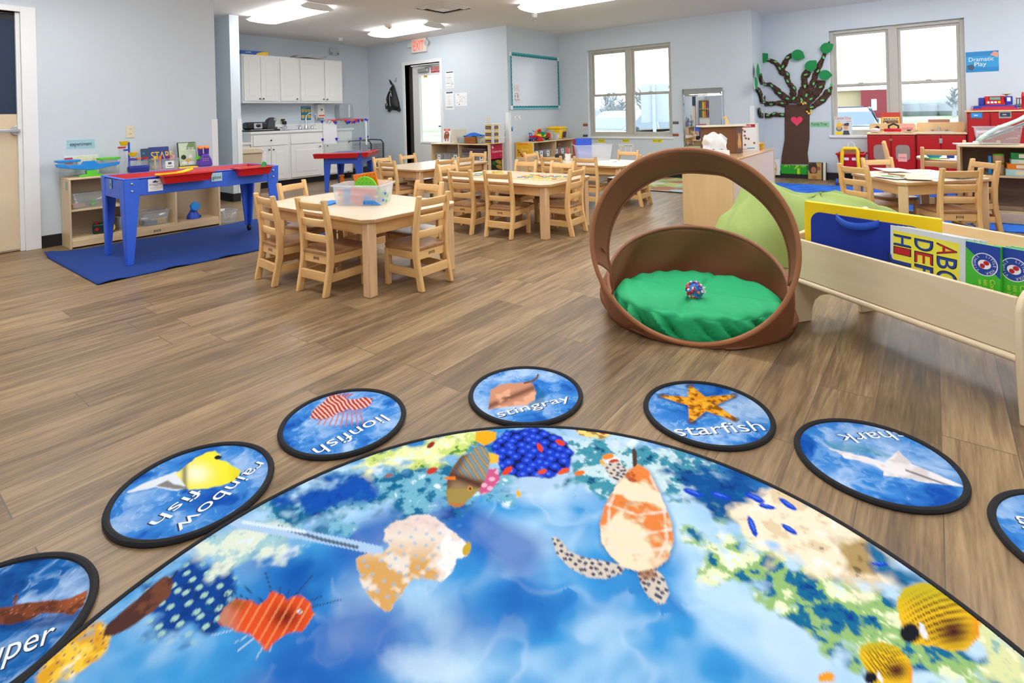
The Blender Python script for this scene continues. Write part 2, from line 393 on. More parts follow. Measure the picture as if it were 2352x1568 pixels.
# ---------------------------------------------------------------- windows
def window(n, X, w4):
    ya, yb, za, zb = w4; fx0, fx1 = X+.07, X+.13
    m = MB(); t = .045                                            # fixed frame + mullion
    m.box(fx0, fx1, ya, ya+t, za, zb); m.box(fx0, fx1, yb-t, yb, za, zb); m.box(fx0, fx1, ya+t, yb-t, zb-t, zb); m.box(fx0, fx1, ya+t, yb-t, za, za+t)
    ym = (ya+yb)/2; m.box(fx0-.01, fx1, ym-.05, ym+.05, za+t, zb-t)
    root = struct(m, 'window_%d' % n, FRAMEW, bevel=.004, smooth=0)
    zm = za+(zb-za)*.475
    for y0, y1 in ((ya+t, ym-.05), (ym+.05, yb-t)):
        for z0, z1, xo in ((za+t, zm+.02, 0.0), (zm-.02, zb-t, .028)):
            s = MB(); q = .034; a, b = fx0+.006+xo, fx0+.03+xo
            s.box(a, b, y0, y0+q, z0, z1); s.box(a, b, y1-q, y1, z0, z1); s.box(a, b, y0+q, y1-q, z0, z0+q); s.box(a, b, y0+q, y1-q, z1-q, z1)
            so = s.build('sash', FRAMEW, root, bevel=.003, smooth=0)
            g = MB().box((a+b)/2-.002, (a+b)/2+.002, y0+q, y1-q, z0+q, z1-q).build('pane', GLASS, so, smooth=0)
        yc = (y0+y1)/2
        lk = MB().box(fx0-.016, fx0+.006, yc-.03, yc+.03, zm+.02, zm+.032).build('sash_lock', FRAMEW, root, bevel=.003)
    s = MB().box(X-.022, fx0, ya-.02, yb+.02, za-.03, za+.004).build('sill', LEDGE, root, bevel=.004)
    return root
window(1, XE, W1); window(2, XF, W2)
# ---------------------------------------------------------------- left door
m = MB(); f = Y1-.02
m.box(DL1-.002, 1.192, f, Y1+.10, 0, 2.079); m.box(DL0-.1, DL0, f, Y1+.10, 0, 2.079); m.box(DL0, DL1, f, Y1+.10, DLZ, 2.079)
m.box(DL1-.030, DL1, Y1+.012, Y1+.0495, 0, DLZ)
d1 = struct(m, 'door_1', TRIMW, bevel=.004, smooth=0)
struct(MB().box(DL0-.3, DL1+.3, Y1+.30, Y1+.36, 0, ZC), 'light_block', M('light block dark', (70, 72, 76), .8, .03), smooth=0); struct(MB().box(XW, XA-.15, Y1+.36, Y1+.42, 0, ZC), 'light_block_far', M('light block dark'), smooth=0)  # added dark backing, unseen, blocks sky light leaking round the left door
NAVY = M('dark navy paper', (34, 52, 76), 0.75, 0.10, 30, 0.05); KRAFT = M('crumpled kraft paper', (220, 200, 168), 0.8, 0.10, 3.0, 0.9)
ys = Y1+.05
sl = MB().box(DL0+.004, DL1-.003, ys, ys+.045, .006, DLZ-.006).build('door_leaf', M('door leaf', (196, 176, 146), .6, .04), d1, smooth=0)
zt = WY(40, 262, ys).z
def kp(u, v):
    return (DL0+.01+(DL1-.04-DL0)*u, ys-.006+.004*math.sin(v*23+u*7)*math.sin(u*9+v*5), .02+(zt-.02)*v)
MB().grid(kp, 14, 30).build('kraft_paper', KRAFT, sl)
nv = MB(); nv.box(DL0+.01, DL1-.03, ys-.004, ys-.001, zt, DLZ-.07)
nv.build('navy_paper', NAVY, sl, smooth=0)
MB().box(DL0+.01, DL1-.03, ys-.005, ys-.001, DLZ-.07, DLZ-.01).build('top_rail', M('black top rail', (20, 22, 26), .6, .05), sl, smooth=0)
hp = WY(38, 300, ys)
h = MB(); h.cyl((hp.x, ys, hp.z), (hp.x, ys-.018, hp.z), .045, .041, 32); h.cyl((hp.x, ys-.018, hp.z), (hp.x, ys-.055, hp.z), .014, .012, 16)
h.box(hp.x-.135, hp.x+.014, ys-.068, ys-.050, hp.z-.012, hp.z+.012)
h.build('lever_handle', STEEL, sl, bevel=.003)
# ---------------------------------------------------------------- exit door
m = MB(); f = XD-.018
m.box(f, XD+.14, ED0-.064, ED0, 0, 2.07); m.box(f, XD+.14, ED1, ED1+.066, 0, 2.07); m.box(f, XD+.14, ED0, ED1, EDZ, 2.07)
d2 = struct(m, 'door_2', TRIMW, bevel=.004, smooth=0)
xs = XD+.10
MB().box(xs-.012, xs+.02, ED1-.085, ED1-.012, .01, EDZ-.02).build('shaded_gap_strip', M('gap shade', (62, 60, 58), .4, .05), d2, smooth=0)  # dark strip standing in for the shade in the gap beside the leaf
m = MB(); a0, a1 = ED0+.004, ED1-.09
gy0, gy1, gz0, gz1 = 6.84, 7.36, .60, 1.80
m.box(xs, xs+.045, a0, gy0, .01, EDZ-.01); m.box(xs, xs+.045, gy1, a1, .01, EDZ-.01); m.box(xs, xs+.045, gy0, gy1, .01, gz0); m.box(xs, xs+.045, gy0, gy1, gz1, EDZ-.01)
lf = m.build('door_leaf', M('door white', (226, 228, 224), .4, .02), d2, bevel=.003, smooth=0)
m = MB(); q = .028
m.box(xs-.012, xs, gy0-q, gy0, gz0-q, gz1+q); m.box(xs-.012, xs, gy1, gy1+q, gz0-q, gz1+q); m.box(xs-.012, xs, gy0, gy1, gz0-q, gz0); m.box(xs-.012, xs, gy0, gy1, gz1, gz1+q)
m.build('glass_bead', TRIMW, lf, smooth=0)
MB().box(xs+.018, xs+.024, gy0, gy1, gz0, gz1).build('pane', GLASS, lf, smooth=0)
m = MB(); m.box(xs-.055, xs-.002, 7.10, 7.36, 1.86, 1.925)
cl = m.build('door_closer', M('closer aluminium', (176, 178, 182), .35, .03, metal=.6), lf, bevel=.006)
m = MB(); m.tube([(xs-.03, 7.20, 1.93), (xs-.055, 6.98, 1.955), (XD-.0, 7.30, 1.975)], .008); m.build('closer_arm', STEEL, cl)
pz = WX(1000, 290, xs).z
m = MB(); m.box(xs-.05, xs-.012, 6.775, 6.86, pz-.01, pz+.012); m.cyl((xs, 6.79, pz), (xs-.04, 6.79, pz), .02); m.build('pull_handle', M('dark metal', (70, 72, 78), .35, .04, metal=.7), lf, bevel=.003)
m = MB(); m.cyl((xs, 6.79, pz-.17), (xs-.012, 6.79, pz-.17), .016); m.build('deadbolt', STEEL, lf)
# ---------------------------------------------------------------- ceiling fixtures
LAMP = emit('lit diffuser', (250, 252, 255), LAMPV)
CAPG = M('fixture end cap', (236, 236, 236), .4, .02)
def ceiling_light(x, y, label):
    t = thing('ceiling_light', label, 'ceiling light', (x, y, ZC), 0, 'ceiling light fixtures')
    w_, l_ = .225, .64
    prof = [(-w_*.62, -.004), (-w_, -.054), (-w_*.80, -.074), (-w_*.3, -.082), (w_*.3, -.082), (w_*.80, -.074), (w_, -.054), (w_*.62, -.004)]
    MB().prism([(px, -l_, pz) for px, pz in prof], (0, 2*l_, 0)).build('diffuser', LAMP, t, smooth=30)
    for s in (-1, 1):
        MB().prism([(px*1.02, s*l_, pz*1.03) for px, pz in prof], (0, s*.022, 0)).build('end_cap', CAPG, t, bevel=.002)
    MB().box(-w_*.6, w_*.6, -l_, l_, -.004, 0).build('housing', CAPG, t, smooth=0)
    return t
L1 = ceiling_light(3.80, 6.47, 'wraparound ceiling light nearest the blue wall on the left')
for x, y, lb in ((5.78, 6.47, 'wraparound ceiling light in front of the red exit sign'), (5.78, 3.45, 'wraparound ceiling light cut off by the top edge of the photo')):
    dup(L1, (x, y, ZC), 0, lb)
for x, y in ((1.0, 3.2), (-1.8, 3.2), (3.4, .3), (6.3, -.6), (1.0, .0), (-1.8, .0), (3.4, -2.9), (6.3, -3.2), (1.0, -2.9), (-1.8, -2.9), (3.4, 3.25), (1.0, 4.8), (-1.8, 4.8), (3.4, 1.75), (7.3, .55), (7.9, -2.0), (6.3, -1.9)):  # unseen fixtures: the ceiling grid, then more added to even out the brightness
    dup(L1, (x, y, ZC), 0, 'wraparound ceiling light out of view, in the grid or added to even the brightness')
# air vent
v = thing('air_vent', 'square white four-way air vent in the ceiling', 'air vent', (5.10, 4.96, ZC))
m = MB()
for k, (r0, r1, z0, z1) in enumerate(((.30, .265, -.004, -.012), (.235, .19, -.004, -.022), (.165, .11, -.004, -.026))):
    for a in range(4):
        c, s_ = math.cos(a*PI/2), math.sin(a*PI/2)
        P = [(-r0, -r0, z0), (r0, -r0, z0), (r1, -r1, z1), (-r1, -r1, z1)]
        m.plate([(px*c-py*s_, px*s_+py*c, pz) for px, py, pz in P])
m.box(-.10, .10, -.10, .10, -.028, -.022)
m.build('louvre', M('vent white', (232, 230, 226), .4, .02), v, smooth=0, solid=.003)
MB().box(-.27, .27, -.27, .27, -.003, -.001).build('duct_opening', M('duct dark', (52, 54, 60), .7, .05), v, smooth=0)
t = thing('smoke_detector', 'cream smoke detector on the ceiling above the second light', 'smoke detector', (5.432, 6.434, ZC))
MB().lathe([(.075, 0), (.075, -.012), (.05, -.045), (.03, -.05)], n=24).build('detector_body', M('detector cream', (222, 210, 190), .5, .02), t)
MB().lathe([(.018, -.05), (.018, -.064), (0, -.066)], n=16).build('sensor_tip', M('sensor grey', (92, 84, 76), .5, .03), t)
def sprinkler(x, y, lb):
    t = thing('sprinkler_head', lb, 'sprinkler', (x, y, ZC), 0, 'fire sprinkler heads')
    MB().lathe([(.042, 0), (.036, -.05), (.03, -.055)], n=20).build('escutcheon', TRIMW, t)
    m = MB(); m.tube([(.012, 0, -.055), (.014, 0, -.085), (0, 0, -.10), (-.014, 0, -.085), (-.012, 0, -.055)], .004, 6); m.cyl((0, 0, -.10), (0, 0, -.104), .02)
    m.build('frame_arms', STEEL, t); return t
s1 = sprinkler(6.324, 4.369, 'small sprinkler head below the third ceiling light')
dup(s1, (5.70, 8.05, ZC), 0, 'small sprinkler head above the kitchen cabinets')
a = WY(766, 119, Y2)
t = thing('alarm_strobe', 'blank pale grey alarm strobe high on the kitchen wall', 'alarm', (a.x, Y2, a.z))
m = MB(); m.prism([(x, 0, z) for x, z in rrect(-.10, .10, -.068, .068, .03)], (0, -.035, 0)); m.build('strobe_body', M('alarm grey', (188, 198, 202), .5, .02), t, bevel=.006)
for q_ in (-.066, .07): m = MB(); m.cyl((q_, -.035, -.035), (q_, -.05, -.035), .021); m.build('strobe_lens', M('lens grey', (150, 156, 160), .2, .02), t)
# ================================================================ OUTSIDE
GZ = -0.45
def ground_mat():
    m, nt, b, L = newmat('rough grass and dirt'); tc = nt.nodes.new('ShaderNodeTexCoord')
    n = nt.nodes.new('ShaderNodeTexNoise'); n.inputs['Scale'].default_value = .35; n.inputs['Detail'].default_value = 8; L.new(tc.outputs['Object'], n.inputs['Vector'])
    r = nt.nodes.new('ShaderNodeValToRGB'); e = r.color_ramp.elements
    e[0].position = .35; e[0].color = rgb((112, 140, 92)); e[1].position = .66; e[1].color = rgb((162, 156, 148)); q = e.new(.48); q.color = rgb((136, 156, 118)); q = e.new(.56); q.color = rgb((164, 160, 152))
    L.new(n.outputs[0], r.inputs[0]); L.new(r.outputs[0], b.inputs['Base Color']); b.inputs['Roughness'].default_value = .9; return m
o = MB().box(9.4, 160, -90, 110, GZ-.2, GZ).build('ground', ground_mat(), smooth=0); tag(o, kind='stuff', label='pale grass and bare dirt outside the windows', cat='ground')
CARW = M('white car paint', (166, 171, 180), .3, .01, coat=.4); CARG = M('tinted car glass', (112, 130, 150), .1, .03); TYRE = M('tyre', (40, 40, 44), .8, .05); CART = M('car trim grey', (50, 62, 84), .4, .03)
def car(label, loc, rz, hatch=True):
    t = thing('car', label, 'car', loc, rz)
    # side outline (length along x, z up), front at +x
    if hatch: low = [(-2.05, .30), (-2.12, .62), (-2.08, .95), (2.05, .78), (2.15, .60), (2.12, .28)]; roof = [(-2.02, .95), (-1.72, 1.38), (-1.1, 1.53), (.25, 1.53), (1.15, .98)]
    else: low = [(-2.2, .30), (-2.25, .62), (-2.2, .93), (2.05, .74), (2.2, .58), (2.15, .26)]; roof = [(-1.75, .92), (-1.15, 1.34), (-.5, 1.44), (.2, 1.42), (1.15, .92)]
    m = MB(); W_ = .88
    m.prism([(x, -W_, z) for x, z in low], (0, 2*W_, 0))
    bd = m.build('body', CARW, t, bevel=.09, seg=3)
    m = MB(); n = len(roof); k = .72
    vs = [(x, -W_+.02 if z < 1 else -k, z) for x, z in roof]+[(x, W_-.02 if z < 1 else k, z) for x, z in roof]
    m.add(vs, [tuple(range(n)), tuple(range(2*n-1, n-1, -1))]+[(i, i+n, (i+1) % n+n, (i+1) % n) for i in range(n)])
    m.build('cabin', CARW, t, bevel=.05, seg=2, fixn=True)
    for s in (-1, 1):
        def sp(x, z): f_ = (z-.95)/(1.5-.95); return (x, s*((W_-.02)+(k-W_+.02)*f_+.006), z)
        for P in ([(-.35, 1.0), (.92, 1.02), (.2, 1.44), (-.35, 1.46)], [(-1.55, 1.0), (-.42, 1.0), (-.42, 1.46), (-1.15, 1.44)]):
            q = [sp(x, z) for x, z in P]; MB().plate(q if s < 0 else q[::-1]).build('side_window', CARG, t, smooth=0, solid=.006)
        MB().obox((.85, s*1.02, 1.02), .12, .20, .13).build('wing_mirror', CART, t, bevel=.03)
        for x in (-1.3, 1.35):
            w_ = MB(); w_.cyl((x, s*.70, .32), (x, s*.90, .32), .32, n=24); wo = w_.build('wheel', TYRE, t, bevel=.03)
            MB().cyl((x, s*.89, .32), (x, s*.915, .32), .19, n=16).build('rim', STEEL, wo)
    MB().plate([(.32, -.68, 1.475), (.32, .68, 1.475), (1.10, .78, 1.02), (1.10, -.78, 1.02)]).build('windscreen', CARG, t, smooth=0, solid=.01)
    MB().plate([(-1.78, -.66, 1.33), (-1.78, .66, 1.33), (-2.04, .74, 1.0), (-2.04, -.74, 1.0)][::-1]).build('rear_window', CARG, t, smooth=0, solid=.01)
    for s in (-1, 1):
        MB().obox((2.08, s*.62, .64), .10, .34, .12).build('headlamp', M('lamp glass', (226, 230, 235), .15, .02), t, bevel=.02)
        MB().obox((-2.10, s*.72, .82), .08, .22, .16).build('tail_lamp', M('tail lamp', (206, 120, 130), .3, .02), t, bevel=.02)
    return t
c1 = G(1440, 300, 0); d = Vector((c1.x, c1.y, 0)).normalized()*16.5
car('white hatchback parked close outside the left-hand window', (d.x, d.y, GZ), math.radians(205-40), True)
c2 = ray(1925, 280); d = Vector((c2.x, c2.y, 0)).normalized()*19.5
car('white car parked outside, seen through the right-hand window above the books', (d.x, d.y, GZ), math.radians(10), False)
d = ray(1503, 280); d = Vector((d.x, d.y, 0)).normalized()*13.5
t = thing('street_sign', 'back of a grey street sign on a perforated post outside the window', 'sign', (d.x, d.y, GZ))
MB().box(-.03, .03, -.03, .03, 0, 2.15).build('sign_post', M('galvanised post', (176, 190, 206), .5, .03), t, smooth=0)
mm = Matrix.Rotation(math.atan2(d.y, d.x), 3, 'Z'); MB().obox((0.05, 0, 1.68), .012, .64, .92, mm).build('sign_plate', M('sign back', (176, 186, 198), .5, .02), t, bevel=.01)
d = ray(1985, 240); d = Vector((d.x, d.y, 0)).normalized()*78
t = thing('shop_building', 'long cream building with a red end wall across the field', 'building', (d.x, d.y, GZ), math.atan2(d.y, d.x))
BC = M('cream siding', (176, 160, 134), .7, .02); BR = M('barn red siding', (120, 26, 44), .7, .03)
MB().box(0, 12, .3, 14, 0, 3.3).build('main_block', BC, t, smooth=0); MB().box(-1, 12, -2.9, .3, 0, 3.3).build('red_block', BR, t, smooth=0)
MB().box(-.6, 12.6, -.6, 14.6, 3.3, 4.0).build('roof', M('pale roof', (226, 214, 200), .7, .02), t, smooth=0)
MB().box(-1.05, -1, -1.2, -.7, .9, 2.2).build('door', PAPER, t, smooth=0)
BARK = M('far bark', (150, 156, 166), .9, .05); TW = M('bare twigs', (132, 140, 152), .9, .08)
def bare_tree(px, dist, hgt, label, seed):
    rnd = random.Random(seed); d = ray(px, 250); d = Vector((d.x, d.y, 0)).normalized()*dist
    t = thing('bare_tree', label, 'tree', (d.x, d.y, GZ), 0, 'bare trees on the skyline')
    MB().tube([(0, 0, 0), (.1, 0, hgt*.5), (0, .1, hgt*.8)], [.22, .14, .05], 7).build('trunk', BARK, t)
    m = MB()
    for i in range(34):
        z = hgt*(.28+.6*rnd.random()); a = rnd.random()*6.28; l = hgt*(.2+.28*rnd.random())*(1.15-z/hgt); q = Vector((0, 0, z))
        e = q+Vector((math.cos(a)*l, math.sin(a)*l, l*.8)); m.tube([q, (q+e)/2+Vector((0, 0, -.1)), e], [.07, .05, .03], 4)
        for j in range(4):
            b_ = q.lerp(e, .4+.15*j); c_ = b_+Vector((rnd.uniform(-1, 1), rnd.uniform(-1, 1), rnd.uniform(.3, 1)))*l*.4; m.tube([b_, c_], [.035, .02], 4)
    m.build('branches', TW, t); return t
for i, (px, ds, hg) in enumerate(((1392, 62, 3.6), (1410, 70, 4.2), (1428, 66, 3.2), (1478, 58, 4.8), (1490, 64, 3.6), (1530, 60, 4.4), (1541, 70, 4.6), (2192, 75, 3.4))):
    bare_tree(px, ds, hg, 'bare pale tree on the skyline beyond the field' if i < 7 else 'single bare tree on the skyline in the right-hand window', i)
hd = thing('hedge_line', 'misty line of bushes along the far edge of the field', 'hedge', (0, 0, GZ)); m = MB(); rnd = random.Random(3)
for px in range(1340, 2240, 6):
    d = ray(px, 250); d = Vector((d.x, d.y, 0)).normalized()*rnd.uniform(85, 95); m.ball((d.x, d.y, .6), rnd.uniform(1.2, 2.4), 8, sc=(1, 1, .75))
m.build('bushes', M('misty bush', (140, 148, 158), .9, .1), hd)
# ================================================================ CHILD CHAIRS AND TABLES
MARK = M('burnt maker mark', (40, 26, 18), .7, .05)
def mark(m, o, xd, yd, h, mi=0):                                 # small brand mark: two end posts, bars and a squiggle between
    o, xd, yd = Vector(o), Vector(xd), Vector(yd); n = xd.cross(yd)
    def r(x0, x1, y0, y1):
        m.plate([o+n*.0006+xd*(x*h)+yd*(y*h) for x, y in ((x0, y0), (x1, y0), (x1, y1), (x0, y1))], mi)
    for s in (-1, 1):
        r(s*.95-.10, s*.95+.10, -.18, .30); r(s*.95-.06, s*.95+.06, -.5, -.22); r(s*.95-.06, s*.95+.06, .34, .5)
    r(-.82, .82, .20, .32); r(-.82, .82, -.20, -.10)
    for i in range(6): r(-.7+i*.24, -.58+i*.24, -.06+.08*(i % 2), .08+.08*(i % 2))
def make_chair():
    t = thing('child_chair', 'x', 'chair')
    post = [(-.176, 0), (-.158, .09), (-.139, .18), (-.134, .26), (-.139, .36), (-.156, .47), (-.176, .575)]
    half = [.021, .021, .022, .022, .020, .018, .015]
    for s in (-1, 1):
        P = [(y-h_, z) for (y, z), h_ in zip(post, half)]+[(y+h_, z) for (y, z), h_ in reversed(list(zip(post, half)))]
        x0 = .112 if s > 0 else -.140
        MB().prism([(x0, y, z) for y, z in P], (.028, 0, 0)).build('leg', MAPZ, t, bevel=.006)
        MB().box(s*.126-.016, s*.126+.016, .105, .137, 0, .232).build('leg', MAPZ, t, bevel=.004)
    def at(z):
        for (y0, z0), (y1, z1) in zip(post, post[1:]):
            if z0 <= z <= z1: return y0+(y1-y0)*(z-z0)/(z1-z0)
    for z0, z1 in ((.505, .552), (.405, .450), (.310, .356)):
        m = MB()
        def sl(u, v, z0=z0, z1=z1):
            x = -.113+.226*u; zz = z0+(z1-z0)*v; return (x, at(zz)-.010*(1-(2*u-1)**2)+.004, zz)
        m.grid(sl, 9, 3); m.build('slat', MAPX, t, solid=.017, bevel=.004, smooth=50)
    out = [(-.113, -.150), (.113, -.150), (.138, -.112), (.150, .05), (.146, .115), (.125, .148), (.07, .160), (-.07, .160), (-.125, .148), (-.146, .115), (-.150, .05), (-.138, -.112)]
    MB().prism([(x, y, .236) for x, y in out], (0, 0, .022)).build('seat', SEATW, t, bevel=.005, smooth=30)
    m = MB(); m.box(-.113, .113, -.142, -.124, .180, .235); ap = m.build('apron', MAPX, t, bevel=.003)
    mk = MB(); mark(mk, (0, -.1425, .208), (1, 0, 0), (0, 0, 1), .024); mk.build('maker_mark', MARK, ap, smooth=0)
    MB().box(-.111, .111, .112, .128, .190, .235).build('apron', MAPX, t, bevel=.003)
    MB().box(-.113, .113, -.172, -.153, .085, .140).build('stretcher', MAPX, t, bevel=.003)
    for s in (-1, 1):
        MB().box(s*.126-.010, s*.126+.010, -.125, .106, .188, .235).build('apron', MAPY, t, bevel=.003)
        MB().box(s*.126-.009, s*.126+.009, -.140, .106, .078, .128).build('stretcher', MAPY, t, bevel=.003)
    return t
CH0 = make_chair(); used = [False]
def chair(x, y, facing, label, group):                           # x, y: point on the floor under the top of the backrest
    a = math.radians(facing); loc = (x+math.cos(a)*.174, y+math.sin(a)*.174, 0.0); rz = a-PI/2
    if not used[0]:
        used[0] = True; CH0.location = loc; CH0.rotation_euler = (0, 0, rz); tag(CH0, label, None, group); return CH0
    return dup(CH0, loc, rz, label, group)
g1, g2, g3, g4, g5, g6 = ('chairs around the nearest table', 'chairs around the puzzle table', 'chairs around the table by the exit door', 'chairs around the table under the window', 'chairs around the paper covered table', 'chairs at the round play table')
chair(1.845, 2.95, 4, 'maple child chair at nearest table, second from the left, full back facing the camera', g1)
chair(1.80, 3.41, -5, 'leftmost maple child chair at the nearest table, standing on the blue mat edge', g1)
chair(2.37, 2.43, 91, 'maple child chair at the right front side of the nearest table, seat fully visible', g1)
chair(2.815, 2.93, 181, 'maple child chair behind the right end of the nearest table, only top rail above it', g1)
chair(2.30, 3.93, -76, 'maple child chair behind the nearest table, beside the blue sand table leg', g1)
chair(2.82, 3.50, 178, 'maple child chair hidden behind the milky bin on the nearest table', g1)
chair(3.60, 2.92, 6, 'maple child chair with full back showing at the middle of the puzzle table', g2)
chair(3.57, 3.33, 2, 'maple child chair at the left of the puzzle table, full back showing', g2)
chair(4.10, 2.425, 93, 'maple child chair seen from its side at the right end of the puzzle table', g2)
chair(4.61, 3.34, 180, 'maple child chair behind the puzzle table, left of the two on its far side', g2)
chair(4.62, 2.90, 180, 'maple child chair behind the puzzle table, right of the two on its far side', g2)
chair(3.96, 3.86, -88, 'maple child chair at the far left end of the puzzle table', g2)
chair(3.96, 4.80, 2, 'maple child chair with its back to the camera, left end of the exit door table', g3)
chair(4.36, 5.37, -90, 'maple child chair nearest the wire rack behind the exit door table', g3)
chair(4.80, 5.39, -88, 'maple child chair in front of the exit door opening behind its table', g3)
chair(4.42, 4.33, 90, 'maple child chair on the camera side of the exit door table, left one', g3)
chair(4.78, 4.34, 88, 'maple child chair on the camera side of the exit door table, right one', g3)
chair(5.45, 4.73, 180, 'maple child chair right in front of the art shelf', g3)
chair(5.20, 2.98, 4, 'maple child chair with its back to the camera, in front of the milky bin', g4)
chair(5.17, 3.40, 2, 'maple child chair with its back to the camera, in front of the block shelf', g4)
chair(6.24, 2.96, 180, 'maple child chair under the pinned drawing, behind the window table', g4)
chair(5.735, 2.52, 91, 'maple child chair beside the brown hoop at the right end of the window table', g4)
chair(5.58, 3.97, -92, 'maple child chair beside the block shelf at the far left end of the window table', g4)
chair(5.22, .52, -38, 'maple child chair on the left of the paper covered table, right of the beanbag', g5)
chair(5.20, -.155, 30, 'maple child chair with its full back to the camera at the paper covered table', g5)
chair(6.02, -.33, 126, 'maple child chair at the right of the paper covered table, beside the tall brown shelf', g5)
chair(6.00, .41, 218, 'maple child chair behind the paper covered table, in front of the red stove', g5)
def table(x0, x1, y0, y1, h, label, rz=0, c=None, poly=None, legs=None, name='activity_table'):
    if c is None: c = ((x0+x1)/2, (y0+y1)/2)
    t = thing(name, label, 'table', (c[0], c[1], 0), rz)
    if poly is None:
        a, b, q = (x1-x0)/2, (y1-y0)/2, .055
        poly = [(-a+q, -b), (a-q, -b), (a, -b+q), (a, b-q), (a-q, b), (-a+q, b), (-a, b-q), (-a, -b+q)]
        legs = [(sx*(a-.06), sy*(b-.06)) for sx in (-1, 1) for sy in (-1, 1)]; ap = [(sx*(a-.07), sy*(b-.07)) for sx, sy in ((-1, -1), (1, -1), (1, 1), (-1, 1))]
    else: ap = legs
    tp = MB().prism([(x, y, h-.004) for x, y in poly], (0, 0, .004)).build('tabletop', TOPW, t, smooth=0)
    MB().prism([(x, y, h-.024) for x, y in poly], (0, 0, .020)).build('edge_band', TOPE, tp, bevel=.004, smooth=0)
    for lx, ly in legs: MB().box(lx-.031, lx+.031, ly-.031, ly+.031, 0, h-.024).build('leg', LEGW, t, bevel=.006)
    for i in range(len(ap)):
        p, q = Vector((*ap[i], 0)), Vector((*ap[(i+1) % len(ap)], 0)); d = (q-p); a = math.atan2(d.y, d.x); mid = (p+q)/2
        o = MB().box(-d.length/2+.03, d.length/2-.03, -.011, .011, h-.105, h-.026).build('apron', MAPX, t, bevel=.003); o.location = (mid.x, mid.y, 0); o.rotation_euler = (0, 0, a)
    return t
TH_ = .462
table(1.955, 2.735, 2.555, 3.79, TH_, 'nearest maple activity table holding the milky bin of foam shapes')
table(3.72, 4.50, 2.50, 3.74, TH_, 'maple activity table with two wooden alphabet puzzles on it')
table(4.13, 5.36, 4.45, 5.25, TH_, 'bare maple activity table in front of the exit door and art shelf')
table(5.37, 6.14, 2.63, 3.87, TH_, 'maple activity table under the window with a milky bin and pencil cup')
K = [(5.05, .20), (5.62, -.36), (6.22, .06), (5.70, .60)]; cx5, cy5 = 5.64, .12
pl = []
for i, p in enumerate(K):
    p = Vector(p); a, b = Vector(K[i-1]), Vector(K[(i+1) % 4])
    for q in ((a-p).normalized()*.05, (b-p).normalized()*.05): pl.append((p.x+q.x-cx5, p.y+q.y-cy5))
lg = [((Vector(p)-Vector((cx5, cy5)))*.86) for p in K]
table(0, 0, 0, 0, TH_, 'maple table strewn with drawing paper beyond the book bin', c=(cx5, cy5), poly=pl, legs=[(l.x, l.y) for l in lg])
# ---------------------------------------------------------------- things on the tables
def bin_(name, label, cat, loc, rz, lx, ly, h, mat, lip=.014, group=None, taper=.86, card=None, th=.0025):
    t = thing(name, label, cat, loc, rz, group)
    def ring(k, z): return [(x, y, z) for x, y in rrect(-lx/2*k, lx/2*k, -ly/2*k, ly/2*k, .02, 3)]
    m = MB(); a, b = ring(taper, .002), ring(1, h); n = len(a)
    m.add(a+b, [(i, (i+1) % n, (i+1) % n+n, i+n) for i in range(n)]+[tuple(range(n-1, -1, -1))])
    m.build('tub', mat, t, smooth=30, solid=th)
    m = MB(); o, i_ = ring(1, h), [(x, y, h) for x, y in rrect(-lx/2-lip, lx/2+lip, -ly/2-lip, ly/2+lip, .03, 3)]
    m.add(o+i_, [(i, (i+1) % n, (i+1) % n+n, i+n) for i in range(n)]); m.build('rim', mat, t, solid=.006, smooth=30)
    if card:
        w_, hh = card[0], card[1]; yy = -ly/2*(taper+(1-taper)*.55)-.004
        c = MB().box(card[2]-w_/2, card[2]+w_/2, yy-.001, yy, h*.5-hh/2, h*.5+hh/2).build('label_card', PAPER, t, smooth=0)
        g = MB(); g.box(card[2]-w_*.2, card[2]+w_*.2, yy-.0016, yy-.001, h*.5, h*.5+hh*.3); g.box(card[2]-w_*.35, card[2]+w_*.35, yy-.0016, yy-.001, h*.5-hh*.3, h*.5-hh*.22)
        g.build('label_print', M('grey print', (90, 92, 100), .7, .1), c, smooth=0)
    return t
bc = G(836, 466, TH_)
B1 = bin_('storage_bin', 'milky plastic bin full of foam shapes on the nearest table', 'bin', (2.36, 3.11, TH_), math.radians(-62), .355, .24, .135, MILKB, taper=.9)
FB, FR, FG = M('foam blue', (60, 140, 220), .8, .04), M('foam red', (226, 70, 78), .8, .04), M('foam green', (120, 214, 50), .8, .04)
def foam(name, pts, mats, label, loc, rot, th=.012, holes=True):
    t = MB().prism([(x, 0, z) for x, z in pts], (0, th, 0)).build(name, mats, None, bevel=.002, smooth=30)
    if holes:
        h = MB(); xs = [p[0] for p in pts]; zs = [p[1] for p in pts]
        def ins(x, z):
            c = False; j = len(pts)-1
            for i in range(len(pts)):
                if (pts[i][1] > z) != (pts[j][1] > z) and x < (pts[j][0]-pts[i][0])*(z-pts[i][1])/(pts[j][1]-pts[i][1])+pts[i][0]: c = not c
                j = i
            return c
        st = .028; x = min(xs)+st/2
        while x < max(xs):
            z = min(zs)+st/2
            while z < max(zs):
                if all(ins(x+dx, z+dz) for dx in (-.007, .007) for dz in (-.007, .007)):
                    h.cyl((x, -.0006, z), (x, -.0001, z), .003, n=8)
                z += st
            x += st
        if h.v: h.build('peg_holes', INK, t, smooth=0)
    t.location = loc; t.rotation_euler = rot
    return tag(t, label, 'foam shape', 'foam pegboard shapes in the bin')
r1 = math.radians(-62); U, V = Vector((math.cos(r1), math.sin(r1), 0)), Vector((-math.sin(r1), math.cos(r1), 0)); O1 = Vector((2.36, 3.11, TH_+.006))
sq = lambda a, b: [(0, 0), (a, 0), (a, b), (0, b)]
cir = [(.085*math.cos(i*PI/18), .085*math.sin(i*PI/18)+.085) for i in range(36)]
